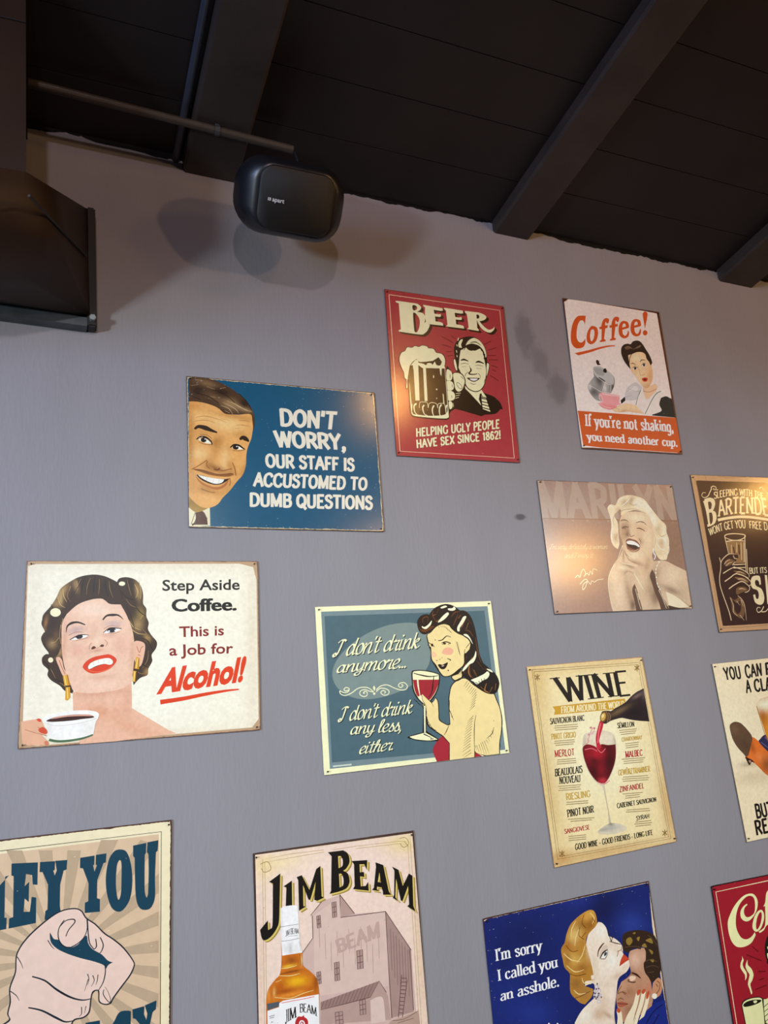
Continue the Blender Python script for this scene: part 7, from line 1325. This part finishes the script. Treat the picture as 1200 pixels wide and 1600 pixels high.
make_sign('tin_sign', "deep blue tin sign with an embracing couple reading I'm sorry I called you an asshole.", 'vintage tin signs on the wall', 1.0137, 0.9571, 0.02701, [(-199.9, 158.9), (208.6, 158.9), (199.9, -158.9), (-208.6, -158.9)], '4a2c22', [
 ('r','worn_edge','d8c4a8',2.2,0.5),
 ('g','painted_face','1a2564','*-1986 1522 *-1911 1561 *2033 1556 *2074 1511 *1981 704 *1983 -1157 *1855 -3685 *-1934 -2645 *-2071 -252 *-2017 870',[(-1097,1089,588,367,169,'141c4c',0.7),(810,1282,427,388,177,'14173c',0.8),(1464,833,349,260,172,'2a3c8c',0.8),(-1646,133,592,559,109,'1c2c74',0.7),(-800,504,473,303,168,'182058',0.6),(224,1582,417,193,170,'223080',0.6),(-1135,-276,463,263,166,'24368a',0.6),(-1603,879,360,267,83,'161e54',0.7)],4),
 ('t','lettering','f2f0f0','sbold',"I'm sorry",'-1831 796 -745 772','-1822 998 -733 973'),
 ('t','lettering','f2f0f0','sbold','I called you','-1833 447 -452 419','-1826 635 -441 613'),
 ('t','lettering','f2f0f0','sbold','an asshole.','-1835 99 -495 78','-1823 266 -478 278'),
 ('l','lettering','f2f0f0','-853 -503 -826 -530|-662 -546 -635 -573',(27,)),
 ('g','printed_person','b88a6c','*1303 356 1437 368 1696 337 *1675 128 1642 -135 1710 -303 *1686 -640 *1595 -810 *858 -871 806 -638 795 -450 849 -312 *986 -153 1240 -53 1246 213',[(1422,178,155,150,-169,'d8b49c',0.8),(1615,217,114,103,71,'caa084',0.6),(1120,-369,202,110,168,'9a6a4c',0.7),(991,-248,114,97,46,'c89878',0.7),(1438,-341,154,148,179,'b07c5c',0.6),(1099,-701,176,146,168,'8a5c40',0.7),(1244,-35,124,57,157,'7a4a34',0.7),(1631,-420,112,77,76,'c07458',0.7),(892,-470,100,55,168,'a87858',0.6)],2),
 ('p','printed_person/hair','33241a','*1183 650 1249 715 1437 728 1669 695 1866 618 2004 513 *2043 329 *2038 -100 *1931 -272 1791 -300 *1719 -324 1676 -219 1600 -88 1608 64 1675 128 *1708 276 1657 403 *1589 339 1441 387 1332 369 *1299 337 1178 380 1151 501'),
 ('p','printed_person/hair','8a7030','1276 593 1385 611 1419 527 1327 467 1260 519'),
 ('p','printed_person/hair','8a7030','1533 564 1616 577 1572 498'),
 ('p','printed_person/hair','8a7030','1755 482 1892 495 1922 391 1823 430'),
 ('p','printed_person/hair','8a7030','1627 390 1717 431 1751 346'),
 ('p','printed_person/hair','8a7030','1794 299 1888 241 1849 190'),
 ('p','printed_person/hair','8a7030','1777 108 1880 87 1841 37'),
 ('p','printed_person/hair','8a7030','1452 677 1532 681 1499 648'),
 ('l','printed_person/hair','5a4630','1641 96 1803 102 1948 35|1642 -20 1828 -19 1974 -87|1672 -122 1829 -135|1194 454 1399 434 1598 376|1828 566 1940 466 2017 334',(11.1,)),
 ('p','printed_person/ear','c08a66','*1757 -332 1905 -266 1982 -340 1961 -489 1884 -588 1745 -615 1677 -563'),
 ('l','printed_person/ear','6a3a24','1867 -316 1931 -387 1880 -491 1787 -548|1829 -366 1867 -431',(15.5,)),
 ('l','printed_person/face_lines','3a2014','1269 -40 1386 -102 1472 -187',(17.5,43.6,13.1)),
 ('p','printed_person/face_lines','e0c0a4','1187 -118 1257 -95 1353 -133 1316 -183 1212 -181'),
 ('l','printed_person/face_lines','2a160e','1148 -177 1256 -218 1333 -224|1140 -156 1191 -157',(17.3,)),
 ('l','printed_person/face_lines','7a4a30','970 -225 878 -299 856 -341 947 -333 1044 -362|976 -320 1013 -384 1066 -376|831 -457 900 -435 968 -477',(15.1,)),
 ('p','printed_person/lips','a85a44','810 -499 911 -502 1063 -572 967 -598 866 -595 811 -555'),
 ('l','printed_person/lips','5a2418','808 -508 927 -549 1062 -576',(10.6,)),
 ('p','printed_person/jacket','1c2a7a','*1990 -706 *1939 -695 1665 -731 1437 -813 *1167 -977 *782 -2154 *1898 -2432'),
 ('l','printed_person/jacket','121a50','1923 -767 1637 -856 1414 -1032|1779 -925 1588 -1071',(26.4,)),
 ('e','printed_person#2/earring_pearl','f0e0cc',[(1741,-576,67,52,169)]),
 ('g','printed_person#2','e6d6c2','*552 962 *644 1041 739 1004 819 893 *838 735 979 669 1109 548 1143 464 *1132 351 *1246 213 1247 98 1148 4 924 -83 *818 -342 694 -687 *691 -943 *359 -2048 *-667 -1793 *-255 -623 -52 -451 *273 -301 323 -52 *101 -43 *214 531 351 846',[(490,-458,239,144,96,'d0b496',0.7),(750,-662,271,50,78,'a86848',0.8),(311,-603,146,107,167,'b8926e',0.7),(910,-24,143,58,-172,'c8a484',0.7),(804,568,145,78,-174,'d8c0a8',0.6),(436,261,221,148,79,'ecdfcc',0.7),(-2,-570,184,111,-179,'f0e4d2',0.6),(849,292,149,126,77,'f2e8da',0.7),(612,-112,223,110,168,'d8c4aa',0.6),(1080,170,101,75,170,'f0e2d0',0.6),(659,865,125,95,170,'f0e6d8',0.6),(380,235,368,123,79,'d2b898',0.6),(990,475,128,90,132,'d8bea4',0.6),(1114,87,98,58,-177,'d8bc9c',0.6),(546,-673,137,39,142,'a07850',0.6)],2.2),
 ('p','printed_person#2/eye','cdb9a4','545 428 648 560 756 587 786 533 756 463 658 359 567 348'),
 ('p','printed_person#2/eye','efe6dc','589 367 634 426 732 471 763 473 742 418 672 365'),
 ('e','printed_person#2/eye','3a3a44',[(702,426,46,27,35)]),
 ('l','printed_person#2/eye','241812','553 366 624 441 709 482 778 493',(12.9,32.2,10.7)),
 ('l','printed_person#2/eye','4a342a','578 365 668 343 745 408 775 478',(8.6,15,8.6)),
 ('l','printed_person#2/eye','5a3c28','503 408 552 522 658 606 713 628',(12.9,36.5,10.7)),
 ('l','printed_person#2/eye','3a2a24','865 865 867 749 893 628 933 697 991 725|888 725 954 674|844 637 1009 567 1130 524',(11,19.7,8.8)),
 ('l','printed_person#2/nose','8a6248','1028 410 988 341 971 325|1122 487 1111 432 1003 415|1107 414 1136 369',(13.1,)),
 ('p','printed_person#2/lips','c0442a','*1143 339 1208 278 *1258 211 1134 178 *990 134 1043 235'),
 ('l','printed_person#2/lips','8a2418','1233 212 1113 201 1013 155',(8.8,)),
 ('g','printed_person#2/hair','b07c30','*552 962 619 1046 604 1223 517 1297 362 1286 174 1224 -20 1125 -147 978 -225 824 -331 713 -329 526 -309 374 -212 243 -245 66 -252 -98 -155 -228 -52 -323 *39 -361 232 -255 *281 -136 *101 -43 91 33 *337 19 332 245 303 476 274 709 323 832 439 906',[(473,1208,125,95,171,'d0a048',0.8),(238,1039,133,104,10,'7c4c18',0.8),(10,892,177,116,46,'d8b870',0.8),(-167,737,121,111,167,'a05c1c',0.8),(-46,470,209,115,151,'d4ac58',0.7),(93,293,144,93,161,'8c5420',0.7),(-104,37,144,108,167,'8a5c2c',0.8),(80,-149,145,126,166,'9c7040',0.7),(-211,503,110,72,80,'8a5a20',0.7),(437,1022,122,92,37,'8a541c',0.8),(340,1174,99,57,170,'c89040',0.7),(317,549,148,74,79,'dcc490',0.7),(165,920,118,70,48,'caa050',0.6)],2.2),
 ('l','printed_person#2/hair','e8cc88','111 1159 -13 1029 -72 851|155 998 55 864 -1 705|243 677 135 509 -9 407|-285 629 -141 489 66 410|-255 400 -87 255 133 247|58 114 88 15 251 -37|481 1245 561 1134 489 1031|-172 -60 -68 -155 101 -172',(10.7,19.3,6.4)),
 ('l','printed_person#2/hair','6a3c10','327 1234 249 1095 328 984|186 1030 134 887 240 791|-211 765 -90 628 57 619|-212 243 -54 174 167 166|-175 -205 -28 -200 202 -157|511 1143 570 1055|314 911 199 837',(13,)),
 ('e','printed_person#2/earring','c8bcc0',[(384,-121,44,40,166),(322,-182,39,29,167),(419,-193,49,36,168),(331,-258,68,51,167),(427,-278,39,33,167),(356,-319,34,32,162),(375,-387,39,32,166),(288,-286,25,24,87)]),
 ('e','printed_person#2/earring','5a4650',[(395,-67,22,15,79),(353,-151,20,15,168),(414,-155,17,15,167),(313,-226,22,16,167),(396,-244,24,14,168),(444,-319,18,15,79),(319,-320,20,13,167),(377,-277,15,11,167)]),
 ('e','printed_person#2/earring','fbf4f0',[(372,-118,15,13,167),(417,-202,15,11,168),(333,-249,17,13,167),(375,-387,17,14,166)]),
 ('p','printed_person#2/ear_lobe','e8d4bc','279 106 341 102 341 37 279 41'),
 ('p','printed_person#2/hand','e8d8b8','*839 -958 978 -786 1167 -623 1265 -475 1318 -411 1397 -408 1381 -481 1295 -632 1182 -794 *1054 -1025'),
 ('p','printed_person#2/hand','e8d8b8','*1029 -1020 1206 -799 1357 -589 1443 -437 1526 -417 1522 -492 1432 -661 1305 -821 *1192 -982'),
 ('p','printed_person#2/hand','e8d8b8','*1257 -922 1362 -796 1477 -633 1547 -497 1614 -492 1590 -601 1503 -752 *1396 -879'),
 ('p','printed_person#2/hand','e8d8b8','*694 -926 756 -756 757 -627 813 -602 871 -689 865 -835 *859 -981'),
 ('l','printed_person#2/hand','a88058','1182 -794 1295 -632 1385 -463|1305 -821 1432 -661 1522 -492|1054 -1025 1194 -853',(8.6,)),
 ('p','printed_person#2/nail','b85030','1309 -428 1351 -380 1414 -389 1394 -446 1329 -479'),
 ('p','printed_person#2/nail','b85030','1438 -436 1492 -391 1541 -410 1518 -453 1460 -479'),
 ('p','printed_person#2/nail','b85030','1523 -549 1566 -473 1627 -457 1597 -546 1539 -590'),
 ('p','printed_person#2/nail','b85030','756 -636 803 -591 855 -648 809 -684'),
], (1.08, 1.08, 1.1), None, None, ('d8c8b0', 110, 0.9), None)

make_sign('tin_sign', 'dark red tin sign with a cream script Co and a steaming cup', 'vintage tin signs on the wall', 1.5413, 0.8850, 0.00114, [(-157.4, 203.0), (160.6, 203.0), (157.4, -203.0), (-160.6, -203.0)], '2c1412', [
 ('r','painted_face','8e1a26',2.2,0.5),
 ('l','border','ecc8a0','*1768 1909 *133 1903 *-1463 1891 *-1492 -726',(20.3,)),
 ('p','headline','ecdc9e','-1285 1202 -1190 1363 -990 1549 -729 1688 -520 1718 -386 1678 -318 1547 -376 1376 -526 1240 -686 1176 -820 1207 -883 1296 -855 1409 -749 1492 *-641 1526 *-632 1504 -731 1450 -769 1357 -733 1272 -623 1255 -479 1312 -417 1442 -406 1600 -503 1671 -651 1657 -849 1547 -991 1371 -1056 1166 -1039 1007 -958 877 -830 827 -682 852 *-554 929 *-547 869 -679 753 -833 701 -1031 699 -1183 760 -1281 930'),
 ('p','headline','ecdc9e','-328 1339 -242 1335 -200 1249 -241 1116 -364 977 -491 928 -580 972 -592 1072 -504 1217 -410 1301|-294 1303 -402 1221 -482 1075 -493 978 -433 988 -334 1091 -267 1239'),
 ('p','headline','ecdc9e','*62 1714 -29 1646 -103 1475 *-182 1396 *-124 1398 -219 1033 *-343 944 *-450 922 *-415 890 -290 926 -182 1007 *-65 1009 *591 1026 *797 1772'),
 ('l','sun_ray','5e0e14','-905 530 -501 335',(22.8,)),
 ('l','sun_ray#1','5e0e14','-702 660 -551 528',(23,)),
 ('l','sun_ray#2','5e0e14','-662 151 -444 116',(22.8,)),
 ('l','sun_ray#3','5e0e14','-678 -18 -533 -6',(22.7,)),
 ('l','sun_ray#4','5e0e14','-832 -180 -485 -149',(22.5,)),
 ('p','steam','ecdc9e','*-1041 524 -1011 442 -1056 373 -1047 295 -990 190 -1007 98 *-1069 43 -1044 142 -1092 227 -1133 310 -1105 401 -1046 467'),
 ('p','steam','ecdc9e','*-901 433 -913 329 -837 239 -806 119 -866 16 -938 -47 -934 -143 -926 -220 *-962 -251 -987 -133 -1005 -35 -951 69 -919 139 -967 224 -985 323'),
 ('p','coffee_pot','1c1812','*-1288 -396 -1200 -319 -975 -305 -758 -330 *-659 -383 *-556 -421 *-384 -415 *-498 -1478 *-1338 -1305 *-1272 -769'),
 ('p','coffee_pot','ecdc9e','*-1262 -401 -1178 -342 -980 -323 -763 -348 *-688 -387 -712 -693 *-812 -1395 *-1307 -1293 *-1245 -775'),
 ('p','coffee_pot','1c1812','-1236 -406 -1128 -361 -934 -360 -720 -400 -758 -440 -959 -458 -1178 -450'),
 ('p','coffee_pot','ecdc9e','-940 -387 -856 -384 -836 -416 -910 -430'),
 ('p','hand','ecdc9e','*-651 -403 -554 -412 -384 -415 *-410 -939 *-634 -932 *-709 -843 -702 -657'),
 ('l','hand','1c1812','-675 -550 -394 -451|-692 -640 -423 -560|-700 -732 -447 -649|-704 -825 -475 -757|-651 -403 -688 -622 -696 -845 -571 -907',(13.5,)),
 ('p','printed_person','1c1812','*826 786 *-39 885 -247 761 -361 544 -360 330 -274 218 *611 25'),
 ('p','printed_person','ecdc9e','-263 587 -162 531 -200 498 -276 540|-312 458 -225 404 -222 306 -313 341'),
], (1.3, 1.3, 1.3), None, None, ('e0a090', 25, 0.8), None)
